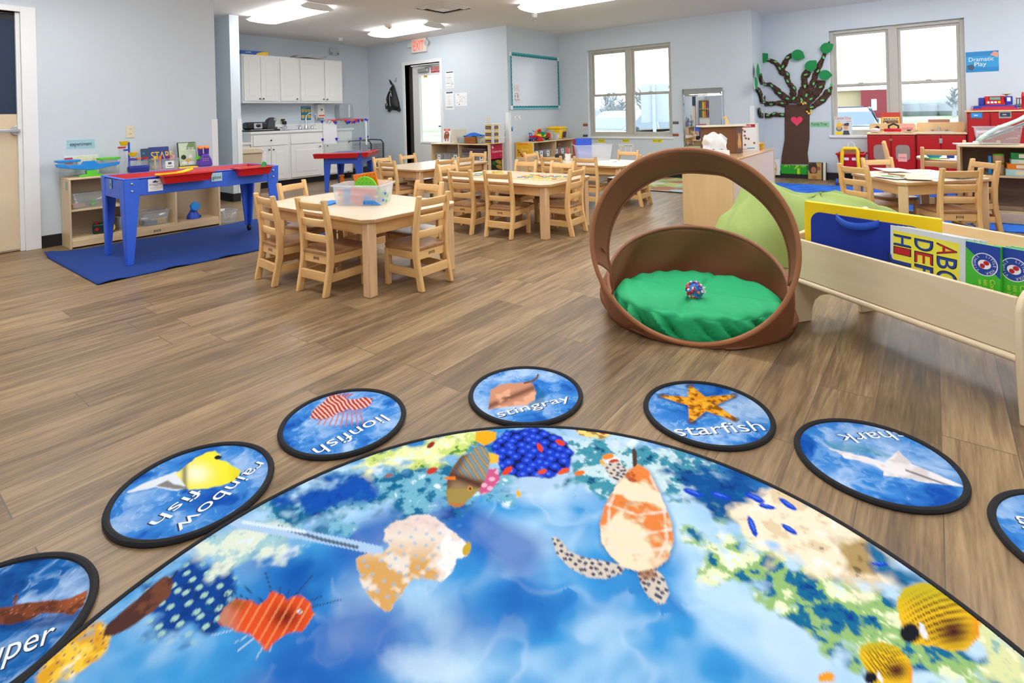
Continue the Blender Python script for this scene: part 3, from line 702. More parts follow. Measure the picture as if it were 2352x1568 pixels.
foam('foam_circle', cir, FG, 'round lime green foam pegboard rising out of the milky bin', O1+U*.02+V*-.005+Vector((0, 0, .012)), (math.radians(8), 0, r1))
foam('foam_square', sq(.17, .17), ORG, 'orange foam pegboard behind the lime green disc', O1+U*-.06+V*.03+Vector((0, 0, .02)), (math.radians(6), math.radians(-8), r1))
foam('foam_rectangle', sq(.17, .11), FR, 'red foam pegboard against the front of the milky bin', O1+U*-.045+V*-.095, (0, 0, r1))
foam('foam_triangle', [(0, 0), (.13, 0), (.02, .075)], FB, 'blue foam triangle at the right front of the milky bin', O1+U*.04+V*-.112, (0, 0, r1))
foam('foam_strip', sq(.05, .11), FB, 'upright blue foam strip left of the red foam pegboard', O1+U*-.105+V*-.10, (0, 0, r1))
foam('foam_wedge', [(0, 0), (.13, 0), (.13, .13)], FR, 'red foam corner poking out at the left of the milky bin', O1+U*-.19+V*.02+Vector((0, 0, .01)), (0, 0, r1))
for i in range(12):
    c = (ORG, GRN, ORG, FB, FR, GRN)[i % 6]; lf = i % 2
    p = O1+U*(.13+.015*random.random() if lf else -.13-.02*random.random())+V*random.uniform(-.06, .06)+Vector((0, 0, .012+.014*(i//2)))
    m = MB(); a = random.uniform(-.35, .35); m.tube([(-.035, 0, 0), (0, .004, 0), (.035, 0, 0)], [.009, .012, .009], 8)
    one(m, 'foam_peg', c, 'coloured foam peg loose in the %s end of the milky bin' % ('right' if lf else 'left'), 'foam peg', 'foam pegs in the milky bin %s end' % ('right' if lf else 'left'), p, r1+a)
q = G(790, 459, TH_); one(MB().prism([(x, y, 0) for x, y in ((-.10, -.05), (.09, -.06), (.10, .04), (-.02, .07))], (0, 0, .010)), 'foam_sheet', FB, 'flat blue foam sheet lying left of the milky bin', 'foam sheet', None, (2.21, 3.31, TH_), .4, bevel=.002)
# puzzles on table 2
PZ = wood('puzzle board', (232, 212, 170), (216, 192, 146), 0, scale=5)
pc = [M('puzzle %d' % i, c, .5, .04) for i, c in enumerate(((226, 200, 70), (120, 160, 130), (200, 110, 90), (120, 150, 176), (226, 190, 120), (214, 206, 90)))]
def puzzle(x, y, rz, label, lx=.30, ly=.46):
    t = thing('alphabet_puzzle', label, 'puzzle', (x, y, TH_), rz)
    MB().box(-lx/2, lx/2, -ly/2, ly/2, 0, .010).build('puzzle_board', PZ, t, bevel=.002)
    rnd = random.Random(int(x*100)); k = 0
    for i in range(4):
        for j in range(6):
            px, py = -lx/2+.05+i*(lx-.10)/3, -ly/2+.05+j*(ly-.1)/5; k += 1
            m = MB(); n = 7; m.prism([(px+.027*(.7+.4*rnd.random())*math.cos(6.283*a/n), py+.029*(.7+.4*rnd.random())*math.sin(6.283*a/n), .010) for a in range(n)], (0, 0, .006))
            m.build('puzzle_piece', pc[rnd.randrange(6)], t, bevel=.0015)
    return t
puzzle(4.11, 2.80, math.radians(3), 'wooden alphabet puzzle on the right half of its table')
puzzle(4.05, 3.42, math.radians(40), 'wooden alphabet puzzle with a blue patch on the far left of its table', .26, .36)
for i in range(9):
    a = random.random()*6.28; one(MB().prism([(.022*math.cos(6.28*k/6)*(.6+.5*random.random()), .022*math.sin(6.28*k/6)*(.6+.5*random.random()), 0) for k in range(6)], (0, 0, .007)), 'loose_puzzle_piece', pc[i % 2 and 5 or 0], 'loose yellow puzzle piece heaped beside the far puzzle', 'puzzle piece', 'loose puzzle pieces', (4.16+random.uniform(-.05, .05), 3.36+random.uniform(-.06, .05), TH_+.0165+.0075*(i//3)), a)
# window table: bin, pencil cup, caddy, papers
B2 = bin_('storage_bin', 'large milky bin with folders standing in it on the window table', 'bin', (5.98, 3.32, TH_), math.radians(-48), .44, .30, .19, MILKB, taper=.9)
for k, (c, lb, dz) in enumerate(((BLUE, 'blue folder leaning out of the large milky bin', 0), (M('dark red card', (130, 30, 50), .6, .05), 'dark red folder behind the blue folder in the milky bin', .006))):
    one(MB().box(-.10, .10, 0, .004, 0, .26-dz), 'folder', c, lb, 'folder', None, (5.93-.02*k, 3.40+.035*k, TH_+.012), math.radians(-48), smooth=0).rotation_euler[0] = math.radians(-8)
m = MB(); m.lathe([(.03, 0), (.04, .085), (.038, .085), (.029, .004)], n=20); t = thing('pencil_cup', 'small white pencil cup holding red brushes on the window table', 'cup', (5.80, 3.56, TH_)); m.build('cup', PAPER, t)
for i in range(6): m = MB(); m.cyl((.008*(i-3), .006*((i % 3)-1), .01), (.012*(i-3), .012*((i % 3)-1), .16), .0035, n=6); one(m, 'paintbrush', (RED, DRED, ORG)[i % 3], 'red handled brush standing in the white pencil cup', 'brush', 'brushes in the white pencil cup', (5.80, 3.56, TH_+.004))
t = thing('wire_caddy', 'dark caddy with a white arched handle left of the pencil cup', 'caddy', (5.86, 3.72, TH_), .4)
MB().box(-.07, .07, -.05, .05, 0, .075).build('caddy_box', BLACK, t, bevel=.01); m = MB(); m.tube([(-.06, 0, .07), (-.06, 0, .2), (.06, 0, .2), (.06, 0, .07)], .004, 6); m.build('handle', M('dull red wire', (150, 40, 50), .4, .04), t)
for x, y, a, lb in ((5.72, 3.02, .1, 'white paper lying near the front edge of the window table'), (5.90, 2.82, -.25, 'white paper at the right end of the window table')):
    one(MB().box(-.14, .14, -.11, .11, 0, .0012), 'paper_sheet', PAPER, lb, 'paper', None, (x, y, TH_), a, smooth=0)
# papers on the kite table
KP = M('manila paper', (236, 224, 190), .7, .02)
PS = [(5.55, .12, .3, .30, .23, PAPER, 'white paper sheet topmost in the middle of the paper covered table'), (5.62, .20, -.4, .34, .25, KP, 'manila sheet under the white one on the paper covered table'), (5.38, .27, .9, .26, .20, PAPER, 'scribbled paper at the left end of the paper covered table'), (5.35, .10, .2, .26, .18, KP, 'manila folder at the near corner of the paper covered table'), (5.60, -.16, -.6, .28, .20, PAPER, 'white paper at the right side of the paper covered table'), (5.85, .28, .5, .28, .21, PAPER, 'white paper at the far side of the paper covered table')]
for i, (x, y, a, lx, ly, mt_, lb) in enumerate(PS):
    t = MB().grid(lambda u, v: ((u-.5)*lx, (v-.5)*ly, .0008+.014*max(0, u+v-1.55)), 8, 8).build('paper_sheet', mt_, smooth=60, solid=.001); t.location = (x, y, TH_+.0012+.0035*i); t.rotation_euler = (0, 0, a); tag(t, lb, 'paper')
    if i == 2:
        m = MB(); rnd = random.Random(4)
        for k in range(5): m.tube([(rnd.uniform(-.1, .1), rnd.uniform(-.07, .07), .0025) for _ in range(4)], .0014, 4)
        m.build('crayon_scribble', M('crayon green', (130, 180, 80), .7, .05), t)
one(MB().cyl((-.07, 0, .006), (.07, 0, .006), .0055, n=8), 'crayon', M('brown crayon', (166, 110, 60), .6, .05), 'brown crayon on the paper covered table', 'crayon', None, (5.36, .24, TH_+.022), .9)
# ================================================================ LOW SHELF UNITS
BACKP = M('shelf back panel', (196, 176, 146), .6, .04)
def cabinet(name, label, cat, loc, rz, w, d, h, divs=(), shelves=(), mats=(BIR, BIRZ), toe=.07, back=True, backm=None):
    t = thing(name, label, cat, loc, rz); q = .016; bx, bz_ = mats
    MB().box(0, w, 0, d, h-q, h).build('top_panel', bx, t, bevel=.004)
    for x in (0, w-q): MB().box(x, x+q, 0, d, 0, h-q).build('side_panel', bz_, t, bevel=.003)
    MB().box(q, w-q, .01, d, toe, toe+q).build('bottom_panel', bx, t, bevel=.002)
    MB().box(q, w-q, .002, .02, 0.012, toe).build('kick_plate', bx, t, bevel=.003)
    if back: MB().box(q, w-q, d-.008, d-.002, toe, h-q).build('back_panel', backm or BACKP, t, smooth=0)
    for x in divs: MB().box(x-q/2, x+q/2, .006, d-.008, toe+q, h-q).build('divider', bz_, t, bevel=.002)
    for x0, x1, z in shelves: MB().box(x0+q/2, x1-q/2, .006, d-.008, z, z+q).build('shelf', bx, t, bevel=.002)
    return t
SH = cabinet('toy_shelf', 'low birch toy shelf behind the blue sand table', 'shelf', (1.325, 5.765, 0), math.radians(-1.2), 1.24, .275, .602, (.42, .83), ((.008, .42, .315),))
mk = MB(); mark(mk, (.66, .0015, .04), (1, 0, 0), (0, 0, 1), .028); mk.build('maker_mark', MARK, SH, smooth=0)
MB().box(-.0012, 0, .03, .10, .50, .575).build('name_card', M('faded green card', (150, 172, 160), .8, .04), SH, smooth=0)
cabinet('art_shelf', 'birch shelf of art bins along the exit wall, topped with stacked boxes', 'shelf', (6.40, 6.60, 0), -PI/2, 1.255, .37, .605, (.62,), ((.008, .62, .29), (.62, 1.247, .29)))
cabinet('block_shelf', 'birch block shelf under the whiteboard with toy trucks on top', 'shelf', (6.925, 4.87, 0), 0, 1.235, .355, .612, (.65,), ((.008, .65, .33), (.65, 1.227, .33)))
# ================================================================ FLAT THINGS ON WALLS
def frame_of(axis, pos, tl, br):
    f = WX if axis == 'x' else WY
    a, b = f(tl[0], tl[1], pos), f(br[0], br[1], pos)
    xd = Vector((0, -1, 0)) if axis == 'x' else Vector((1, 0, 0))
    return (a+b)/2, xd, Vector((0, 0, 1)), abs((b-a).dot(xd)), abs(b.z-a.z)
def card(name, label, cat, axis, pos, tl, br, mats, draw=None, group=None, th=.0016, parent=None, rot=0.0):
    c, xd, yd, w_, h_ = frame_of(axis, pos, tl, br)
    if rot: xd, yd = xd*math.cos(rot)+yd*math.sin(rot), yd*math.cos(rot)-xd*math.sin(rot)
    n = xd.cross(yd); m = MB()
    m.prism([c+xd*(x*w_/2)+yd*(y*h_/2) for x, y in ((-1, -1), (1, -1), (1, 1), (-1, 1))], n*th)
    class D:                                                      # drawing surface: x, y in -1..1
        pass
    D.w, D.h, D.m = w_, h_, m
    lv = [0]
    def P(x, y): return c+n*(th+.0003+lv[0]*.0003)+xd*(x*w_/2)+yd*(y*h_/2)
    def poly(pts, mi): lv[0] += 1; m.plate([P(x, y) for x, y in pts], mi)
    def rect(x0, x1, y0, y1, mi): poly(((x0, y0), (x1, y0), (x1, y1), (x0, y1)), mi)
    def disc(x, y, r, mi, k=1.0, nn=18): poly([(x+r*math.cos(6.2832*i/nn), y+r*k*w_/h_*math.sin(6.2832*i/nn)) for i in range(nn)], mi)
    def txt(s, x, y, hh, mi, maxw=None): lv[0] += 1; m.text(s, P(x, y), xd, yd, h=hh*h_, mi=mi, maxw=maxw*w_ if maxw else None)
    D.poly, D.rect, D.disc, D.txt = poly, rect, disc, txt
    if draw: draw(D)
    o = m.build(name, mats, parent, smooth=0)
    if parent is None: tag(o, label, cat, group)
    return o
def lines(D, mi, x0, x1, ys, th=.012, rnd=random.Random(5)):
    for y in ys: D.rect(x0, x0+(x1-x0)*rnd.uniform(.6, 1), y-th, y+th, mi)
def outlet(label, axis, pos, tl, br, plug=False):
    c, xd, yd, w_, h_ = frame_of(axis, pos, tl, br); n = xd.cross(yd)
    t = thing('wall_outlet', label, 'outlet', c)
    m = MB(); m.prism([xd*(x*.036)+yd*(y*.058) for x, y in ((-1, -1), (1, -1), (1, 1), (-1, 1))], n*.005); m.build('cover_plate', IVORY, t, bevel=.002)
    for s in (-1, 1):
        q = MB(); q.prism([xd*(.015*math.cos(6.28*i/16))+yd*(s*.022+.014*math.sin(6.28*i/16))+n*.005 for i in range(16)], n*.002)
        for k in (-1, 1): q.prism([xd*(k*.006+a*.0015)+yd*(s*.022+.003+b*.005)+n*.0072 for a, b in ((-1, -1), (1, -1), (1, 1), (-1, 1))], n*.0004, 1)
        q.build('socket', [IVORY, INK], t, smooth=0)
    return t
# ---- left wall
def dr(D):
    for y in (.75, .1, -.65): D.rect(-1, 1, y-.015, y+.015, 1)
    D.txt('experiment', 0, -.32, .42, 2, .78)
LNB = M('ruled line blue', (110, 160, 186), .7, .02)
card('word_card', 'pale blue ruled word card reading experiment', 'sign', 'y', Y1, (153, 322), (218, 340), [M('pale blue ruled card', (168, 208, 218), .7, .02), LNB, INK], dr)
outlet('ivory wall outlet above the toy shelf on the left wall', 'y', Y1, (289, 289), (309, 316))
# ---- things on the toy shelf
SZ = .602
def S_(px, py, Y=5.90): v = WY(px, py, Y); return v
def on(px, Y=5.90): v = WY(px, 390, Y); return Vector((v.x, Y, SZ))
a = on(208, 5.87)
t = thing('balance_scale', 'blue and green bucket balance scale at the left end of the toy shelf', 'scale', a, -.03)
MB().prism([(x, -.012, z) for x, z in ((-.245, .125), (-.235, .095), (-.03, .055), (.04, .055), (.215, .085), (.225, .11), (.06, .105), (.03, .135), (-.05, .135), (-.07, .105))], (0, .03, 0)).build('beam', SKY, t, bevel=.004)
MB().prism([(x, -.03, z) for x, z in ((-.09, 0), (.09, 0), (.075, .014), (.04, .02), (.045, .05), (-.035, .05), (-.03, .02), (-.075, .014))], (0, .07, 0)).build('stand', GRN, t, bevel=.003)
for s, c, nm in ((-1, SKY, 'blue lid'), (1, GRN, 'green lid')):
    m = MB(); m.lathe([(.05, 0), (.072, .09), (.075, .09)], (s*.15, .05, .045), 18); b_ = m.build('bucket', CLEARB, t, solid=.002)
    m = MB(); m.prism([(x+s*.15, y+.05, .135) for x, y in rrect(-.085, .085, -.06, .06, .02)], (0, 0, .018)); m.build('lid', c, t, bevel=.004)['label'] = nm
def bookstand(name, label, px0, px1, pyt, pyb, Y, mats, draw, lean=.15, cat='book', th=.012, rz=0):
    a, b = WY(px0, (pyt+pyb)/2, Y), WY(px1, (pyt+pyb)/2, Y); h_ = WY((px0+px1)/2, pyt, Y).z-WY((px0+px1)/2, pyb, Y).z; w_ = b.x-a.x
    return book(name, label, ((a.x+b.x)/2, Y, WY((px0+px1)/2, pyb, Y).z), rz, w_, h_, mats, draw, lean, cat, th)
def book(name, label, loc, rz, w_, h_, mats, draw, lean=.15, cat='book', th=.012, group=None):   # standing cover facing local -y
    m = MB(); m.box(-w_/2, w_/2, 0, th, 0, h_); lv = [0]
    class D: pass
    def P(x, y): return (x*w_/2, -.0004-lv[0]*.0003, h_/2+y*h_/2)
    def poly(p, mi): lv[0] += 1; m.plate([P(x, y) for x, y in p], mi)
    D.poly = poly; D.rect = lambda x0, x1, y0, y1, mi: poly(((x0, y0), (x1, y0), (x1, y1), (x0, y1)), mi)
    D.disc = lambda x, y, r, mi, k=1.0, nn=18: poly([(x+r*math.cos(6.2832*i/nn), y+r*k*w_/h_*math.sin(6.2832*i/nn)) for i in range(nn)], mi)
    def txt(s, x, y, hh, mi, maxw=None): lv[0] += 1; m.text(s, P(x, y), (1, 0, 0), (0, 0, 1), h=hh*h_, mi=mi, maxw=maxw*w_ if maxw else None)
    D.txt = txt; D.w, D.h = w_, h_
    if draw: draw(D)
    o = m.build(name, mats, None, smooth=0); o.location = loc; o.rotation_euler = (-lean, 0, rz)
    return tag(o, label, cat, group)
GPAL = M('pale leaf green', (206, 222, 190), .6, .15, 30); GMID = M('leaf green', (120, 150, 84), .6, .2, 40); CREAM = M('cream', (238, 230, 206), .6, .03); DKG = M('deep forest green', (40, 56, 40), .6, .15, 30); YD = M('duckling yellow', (214, 186, 110), .6, .06)
def dr(D):
    D.rect(-.92, .95, -.95, .95, 1); D.poly(((-.2, .4), (.9, .35), (.9, .95), (.2, .95)), 2); D.txt('Spring', .03, .36, .15, 3, .9)
    D.disc(-.45, -.25, .28, 4); D.disc(.05, -.55, .34, 5, .8); D.disc(.3, -.2, .22, 3); D.disc(.35, -.75, .35, 3, .6); D.disc(-.4, -.72, .3, 3, .6)
bookstand('picture_book', 'picture book titled Spring with a duckling cover on the toy shelf', 411, 453, 326, 381, 5.95, [DKG, GPAL, GMID, PAPER, DKG, YD], dr)
def dr(D): D.rect(-.9, .9, -.95, .1, 1); D.txt('STARS', .3, -.62, .5, 2, 1.1)
bookstand('picture_book', 'dark blue book with yellow STARS lettering behind the clear test tube bin', 343, 389, 337, 372, 5.985, [M('deep blue cover', (30, 54, 130), .4, .1, 20), M('star blue', (36, 66, 150), .4, .15, 40), YEL], dr, .12)
bookstand('picture_card', 'small dark teal card leaning left of the STARS book', 325, 344, 341, 368, 5.965, [M('dark teal', (24, 66, 100), .5, .1, 30), M('teal pale', (60, 120, 150), .5, .1)], lambda D: D.disc(-.4, .2, .3, 1), .15, 'card')
def dr(D): D.poly(((-.97, .15), (-.5, .15), (-.5, .8), (-.97, .8)), 2); D.disc(-.8, .45, .1, 3); D.rect(-.42, -.3, .55, .8, 1); D.txt('CATERPILLARS', .25, .20, .34, 1, .66); D.txt('in spring', .2, -.35, .3, 1, .5)
bookstand('picture_book', 'pale book with yellow capital lettering behind the balance scale', 148, 227, 356, 400, 5.985, [M('pale grey cover', (222, 230, 232), .5, .02), M('pale yellow print', (232, 222, 96), .5, .03), M('red badge', (190, 40, 40), .5, .05), YEL], dr, .1)
one(MB().box(-.085, .085, -.05, .05, 0, .012), 'picture_book', YEL, 'thin yellow book lying flat in front of the Spring book', 'book', None, on(430, 5.84)+Vector((0, 0, .001)), -.03, bevel=.002)
# tube tower
b0 = on(318, 5.83)
t = thing('tube_stand', 'blue stand with yellow funnels and clear test tubes on the toy shelf', 'toy', b0, -.02)
MB().box(-.085, .085, -.035, .035, 0, .062).build('base', DBLUE, t, bevel=.016, seg=3)
m = MB(); m.box(-.078, -.062, .0, .012, .05, .285); m.box(-.115, -.07, .0, .012, .205, .222); m.box(-.07, -.005, -.01, .02, .112, .130); m.build('pole', BLUE, t, bevel=.003)
for i, (c, nm) in enumerate(((PUR, 'purple cap'), (ORG, 'orange cap'), (RED, 'red cap'))):
    x = -.055+.058*i; MB().cyl((x, 0, .055), (x, 0, .125), .020, n=16).build('test_tube', CLEARB, t); MB().cyl((x, 0, .122), (x, 0, .137), .024, n=16).build('tube_cap', c, t)['label'] = nm
for x, y, z in ((-.045, -.01, .150), (-.115, -.015, .255)):
    MB().lathe([(.012, 0), (.025, .004), (.038, .04), (.040, .04)], (x, y, z), 18).build('funnel', YEL, t, solid=.002)
t = thing('clear_tube', 'tall clear plastic tube with a red cap beside the blue stand', 'tube', on(281, 5.84))
MB().cyl((0, 0, 0), (0, 0, .238), .024, n=18).build('tube', CLEARB, t); MB().cyl((0, 0, .232), (0, 0, .246), .032, n=18).build('cap', RED, t)
bin_('storage_bin', 'clear bin of coloured droppers with a white card, next to the blue tube stand', 'bin', on(378, 5.88), -.02, .23, .16, .105, CLEARB, card=(.075, .07, .02))
for i, c in enumerate((YEL, ORG, PUR, PUR, RED, PINK)):
    m = MB(); m.cyl((0, 0, 0), (0, 0, .10), .006, n=8); m.cyl((0, 0, .10), (0, 0, .13), .013, n=10)
    one(m, 'dropper', c, 'coloured dropper standing in the clear bin by the tube stand', 'dropper', 'droppers in the clear bin', on(378, 5.88)+Vector((-.075+.03*i, .02*(-1)**i, .006)))
a = on(469, 5.88)
t = thing('toy_microscope', 'purple two-eyepiece toy microscope at the right end of the toy shelf', 'microscope', a, -.1); t.scale = (1.15, 1.15, 1.28)
MB().prism([(x, -.045, z) for x, z in ((-.06, 0), (.06, 0), (.055, .05), (.028, .10), (-.022, .10), (-.045, .06))], (0, .09, 0)).build('microscope_body', PUR, t, bevel=.014, seg=3)
for s in (-1, 1):
    e_ = MB().cyl((s*.024-.002, 0, .085), (s*.026-.012, -.03, .150), .019, .021, n=18).build('eyepiece', PUR, t); MB().lathe([(.017, 0), (.023, 0), (.023, .008), (.017, .008)], (s*.026-.012, -.031, .150), 18, axis=(0, -.42, .9)).build('eyepiece_ring', ORG, e_)
MB().cyl((-.045, -.02, .07), (-.062, -.03, .075), .016, n=14).build('focus_knob', GRN, t)
m = MB()
for i in range(3):
    for j in range(2): m.box(-.02+.018*i, -.012+.018*i, -.0462, -.0452, .045+.014*j, .051+.014*j)
m.build('button_row', PINK, t, smooth=0)
# things inside the shelf
def inside(px, py, Y): return WY(px, py, Y)
q = inside(197, 474, 5.86); bin_('storage_bin', 'clear bin with green balls on the upper left of the toy shelf', 'bin', (q.x+.01, 5.88, .334), -.02, .25, .19, .13, CLEARB)
for i, (x, y) in enumerate(((.05, -.03), (.075, .0), (.045, .02), (.06, -.005))): one(MB().ball((0, 0, .017), .017, 12), 'green_ball', GRN, 'small lime ball inside the upper left clear bin', 'ball', 'lime balls in the clear bin', (q.x+x, 5.88+y, .338 if i < 3 else .366))
one(MB().box(-.05, .05, -.03, .03, 0, .035), 'wood_block', M('wood block', (206, 160, 120), .6, .05), 'brown wooden block inside the upper left clear bin', 'block', None, (q.x-.055, 5.87, .338), .1, bevel=.004)
q = inside(240, 530, 5.83)
t = thing('toy_camera', 'chunky black and green toy camera with yellow handle on the shelf floor', 'toy', (q.x, 5.85, .088), -.3)
MB().box(-.08, .08, -.04, .04, 0, .085).build('camera_body', M('toy dark green', (22, 54, 44), .4, .1), t, bevel=.014, seg=3)
m = MB(); m.tube([(.045+.035*math.cos(a_*.35), -.046, .045+.035*math.sin(a_*.35)) for a_ in range(18)], .008, 8, closed=True); m.build('lens_ring', YEL, t)
MB().cyl((.05, -.035, .08), (.05, .02, .13), .03, n=18).build('viewfinder', BLACK, t, bevel=.004); MB().cyl((-.05, 0, .085), (-.05, 0, .10), .014).build('shutter_button', RED, t); MB().cyl((-.045, -.041, .04), (-.045, -.05, .04), .013).build('dial', RED, t)
q = inside(358, 513, 5.83); bin_('storage_bin', 'clear bin with grey and yellow boxes in the middle of the toy shelf', 'bin', (q.x, 5.89, .088), -.02, .23, .19, .135, CLEARB)
one(MB().box(-.06, .03, -.05, .05, 0, .035), 'small_box', M('slate box', (110, 126, 140), .6, .05), 'slate grey box inside the middle clear bin', 'box', None, (q.x-.02, 5.88, .093), .1, bevel=.002); one(MB().box(-.035, .035, -.05, .05, 0, .04), 'small_box', M('mustard box', (206, 170, 70), .6, .05), 'mustard yellow box inside the middle clear bin', 'box', None, (q.x+.055, 5.88, .093), -.1, bevel=.002)
bin_('storage_bin', 'clear bin partly hidden by the near leg of the sand table', 'bin', (q.x-.225, 5.89, .088), -.02, .17, .19, .125, CLEARB)
q = inside(447, 500, 5.84)
t = thing('toy_globe', 'blue toy on a round base in the right bay of the toy shelf', 'toy', (q.x, 5.87, .088))
MB().lathe([(.062, 0), (.058, .03), (.03, .075), (.024, .09)], n=20).build('base', BLUE, t); MB().lathe([(.024, .0), (.044, .01), (.048, .03), (.04, .05)], (0, -.02, .12), 20, axis=(0, -1, .15)).build('dish', SKY, t); MB().cyl((0, 0, .085), (0, 0, .12), .012).build('neck', BLUE, t)
for s in (-1, 1): MB().ball((s*.055, -.02, .014), .014, 10).build('foot', DBLUE, t)
q = G(517, 507, 0); t = bin_('storage_bin', 'clear tub with yellow straps on the floor right of the toy shelf', 'bin', (2.66, 5.86, 0), .1, .16, .22, .125, CLEARB)
m = MB(); m.tube([(-.04, -.10, .03), (-.03, -.105, .09), (.03, -.105, .05), (.04, -.10, .095)], .005, 6); one(m, 'strap', YEL, 'yellow strap curled inside the tub on the floor', 'strap', None, (2.66, 5.88, 0))
# ================================================================ BLUE MAT AND SAND TABLE
MATB = M('blue felt', (6, 54, 130), .9, .10, 60, .25)
def mat_fn(u, v):
    z = .006; du = min(u, 1-u); e = .010*math.sin(u*31+v*3)*math.exp(-v*14)+.006*math.sin(u*23)*math.exp(-(1-v)*14); c = .03*math.exp(-((u/.05)**2+((1-v)/.06)**2))
    return (1.13+u*1.85, 4.315+v*1.335+.012*math.sin(u*9), z+max(0, e)+c)
one(MB().grid(mat_fn, 50, 34), 'felt_mat', MATB, 'royal blue felt mat under the sand table', 'mat', None, smooth=60, solid=.006)
SB = M('sand table blue', (50, 102, 222), .45, .16, 7, .1)
t = thing('sand_table', 'long blue sand table with red basin standing on the blue mat', 'sand table', (1.395, 4.66, .009), math.radians(-1.6))
LX, LY, TZ, BZ = 1.185, .56, .632, .505
m = MB(); m.box(.05, LX-.05, 0, .02, BZ, TZ-.004); m.box(.05, LX-.05, LY-.02, LY, BZ, TZ-.004); m.box(0, .02, .05, LY-.05, BZ-.02, TZ-.004); m.box(LX-.02, LX, .05, LY-.05, BZ-.02, TZ-.004)
m.build('side_panels', SB, t, bevel=.004, smooth=0)
for sx in (0, 1):
    for sy in (0, 1):
        X = lambda v: LX-v if sx else v
        Yf = lambda v: LY-v if sy else v
        m = MB(); tp, bt_ = .10, .052
        z0 = .05 if sx else 0.0
        m.prism([(X(0), Yf(-.004), TZ), (X(tp), Yf(-.004), TZ), (X(tp), Yf(-.004), BZ), (X(bt_), Yf(-.004), z0), (X(.012), Yf(-.004), z0)], (0, (-1 if sy else 1)*.016, 0))
        m.prism([(X(-.004), Yf(0), TZ), (X(-.004), Yf(tp), TZ), (X(-.004), Yf(tp), BZ-.02), (X(.008), Yf(bt_), z0), (X(.008), Yf(.012), z0)], ((-1 if sx else 1)*.016, 0, 0))
        lg = m.build('leg', SB, t, bevel=.004, smooth=0)
        b = MB()
        for z in (.60, .545): b.ball((X(.05), Yf(-.008), z), .009, 10, sc=(1, .6, 1))
        b.build('bolt_heads', STEEL, lg)
        if sx: 
            c = MB(); c.cyl((X(.03)-.012, Yf(.03), .028), (X(.03)+.012, Yf(.03), .028), .028, n=18); c.build('caster', BLACK, lg, bevel=.006)
m = MB(); i0 = .022
P0 = [(i0, i0, TZ+.004), (LX-i0, i0, TZ+.004), (LX-i0, LY-i0, TZ+.004), (i0, LY-i0, TZ+.004)]; P1 = [(.07, .06, .53), (LX-.07, .06, .53), (LX-.07, LY-.06, .53), (.07, LY-.06, .53)]
m.add(P0+P1, [(i, (i+1) % 4, (i+1) % 4+4, i+4) for i in range(4)]+[(4, 5, 6, 7)]); m.build('basin', M('basin red', (190, 14, 24), .35, .06), t, solid=.006, smooth=0)
m = MB(); m.box(-.004, LX+.004, -.006, i0, TZ, TZ+.008); m.box(-.004, LX+.004, LY-i0, LY+.004, TZ, TZ+.008); m.box(-.004, i0, i0, LY-i0, TZ, TZ+.008); m.box(LX-i0, LX+.004, i0, LY-i0, TZ, TZ+.008); m.build('rim', SB, t, bevel=.003, smooth=0)
def tray(label, x0, x1, loc, rz, dep=.16, h=.062):
    o = thing('clip_on_tray', label, 'tray', loc, rz); m = MB(); w_ = x1-x0
    a = [(x0, -dep+.06, 0), (x1, -dep+.06, 0), (x1, .10, 0), (x0, .10, 0)]; k = .018
    b = [(x0+k, -dep+.06+k, -h), (x1-k, -dep+.06+k, -h), (x1-k, -.012, -h), (x0+k, -.012, -h)]
    a = [(x0, -dep+.06, 0), (x1, -dep+.06, 0), (x1, -.004, 0), (x0, -.004, 0)]
    m.add(a+b, [(i, (i+1) % 4, (i+1) % 4+4, i+4) for i in range(4)]+[(4, 5, 6, 7)]); m.build('tray_bowl', RED, o, solid=.004, smooth=0)
    m = MB(); e = .012; m.box(x0-e, x1+e, -dep+.06-e, -dep+.06, -.005, .003); m.box(x0-e, x0, -dep+.06, .05, -.005, .003); m.box(x1, x1+e, -dep+.06, .05, -.005, .003); m.box(x0-e, x1+e, -.004, .05, -.002, .003); m.build('tray_rim', RED, o, bevel=.002, smooth=0)
    return o
rm = Matrix.Rotation(math.radians(-1.6), 4, 'Z'); off = Vector((1.395, 4.66, .009)); TL = lambda x, y, z: off+(rm @ Vector((x, y, z)))
tray('red clip-on tray holding yellow tongs on the left front of the sand table', .23, .585, TL(0, 0, TZ+.0135), math.radians(-1.6))
tray('red clip-on tray holding a green scoop on the right front of the sand table', .80, 1.08, TL(0, 0, TZ+.0135), math.radians(-1.6))
m = MB(); m.lathe([(.010, 0), (.020, 0), (.020, .012), (.010, .012)], (-.11, 0, 0), 16); m.prism([(-.095, -.010, 0), (.02, -.012, 0), (.02, .012, 0), (-.095, .010, 0)], (0, 0, .012)); m.tube([(.02, 0, .006), (.06, -.015, .008), (.10, -.03, .02), (.125, -.02, .03)], .010, 8); m.tube([(.02, 0, .006), (.06, .02, .01), (.10, .022, .022), (.13, .03, .02)], .009, 8)
one(m, 'toy_tongs', YEL, 'yellow toy tongs lying across the left red tray', 'tongs', None, TL(.33, -.02, TZ+.017), math.radians(-6))
m = MB(); m.prism([(0, -.02, 0), (.03, -.02, .0), (.055, -.02, .05), (.04, -.02, .075), (.02, -.02, .04)], (0, .04, 0)); m.tube([(.0, 0, .006), (-.06, .0, .002)], .006, 6); one(m, 'sand_scoop', M('scoop green', (30, 150, 50), .4, .05), 'green sand scoop standing in the right red tray', 'scoop', None, TL(1.0, -.045, TZ-.02), .2, bevel=.003)
one(MB().ball((0, 0, .012), .02, 12, sc=(1.3, 1, .6)), 'sand_mould', YEL, 'yellow sand mould lying in the red basin of the sand table', 'toy', None, TL(.16, .08, .538), 0)
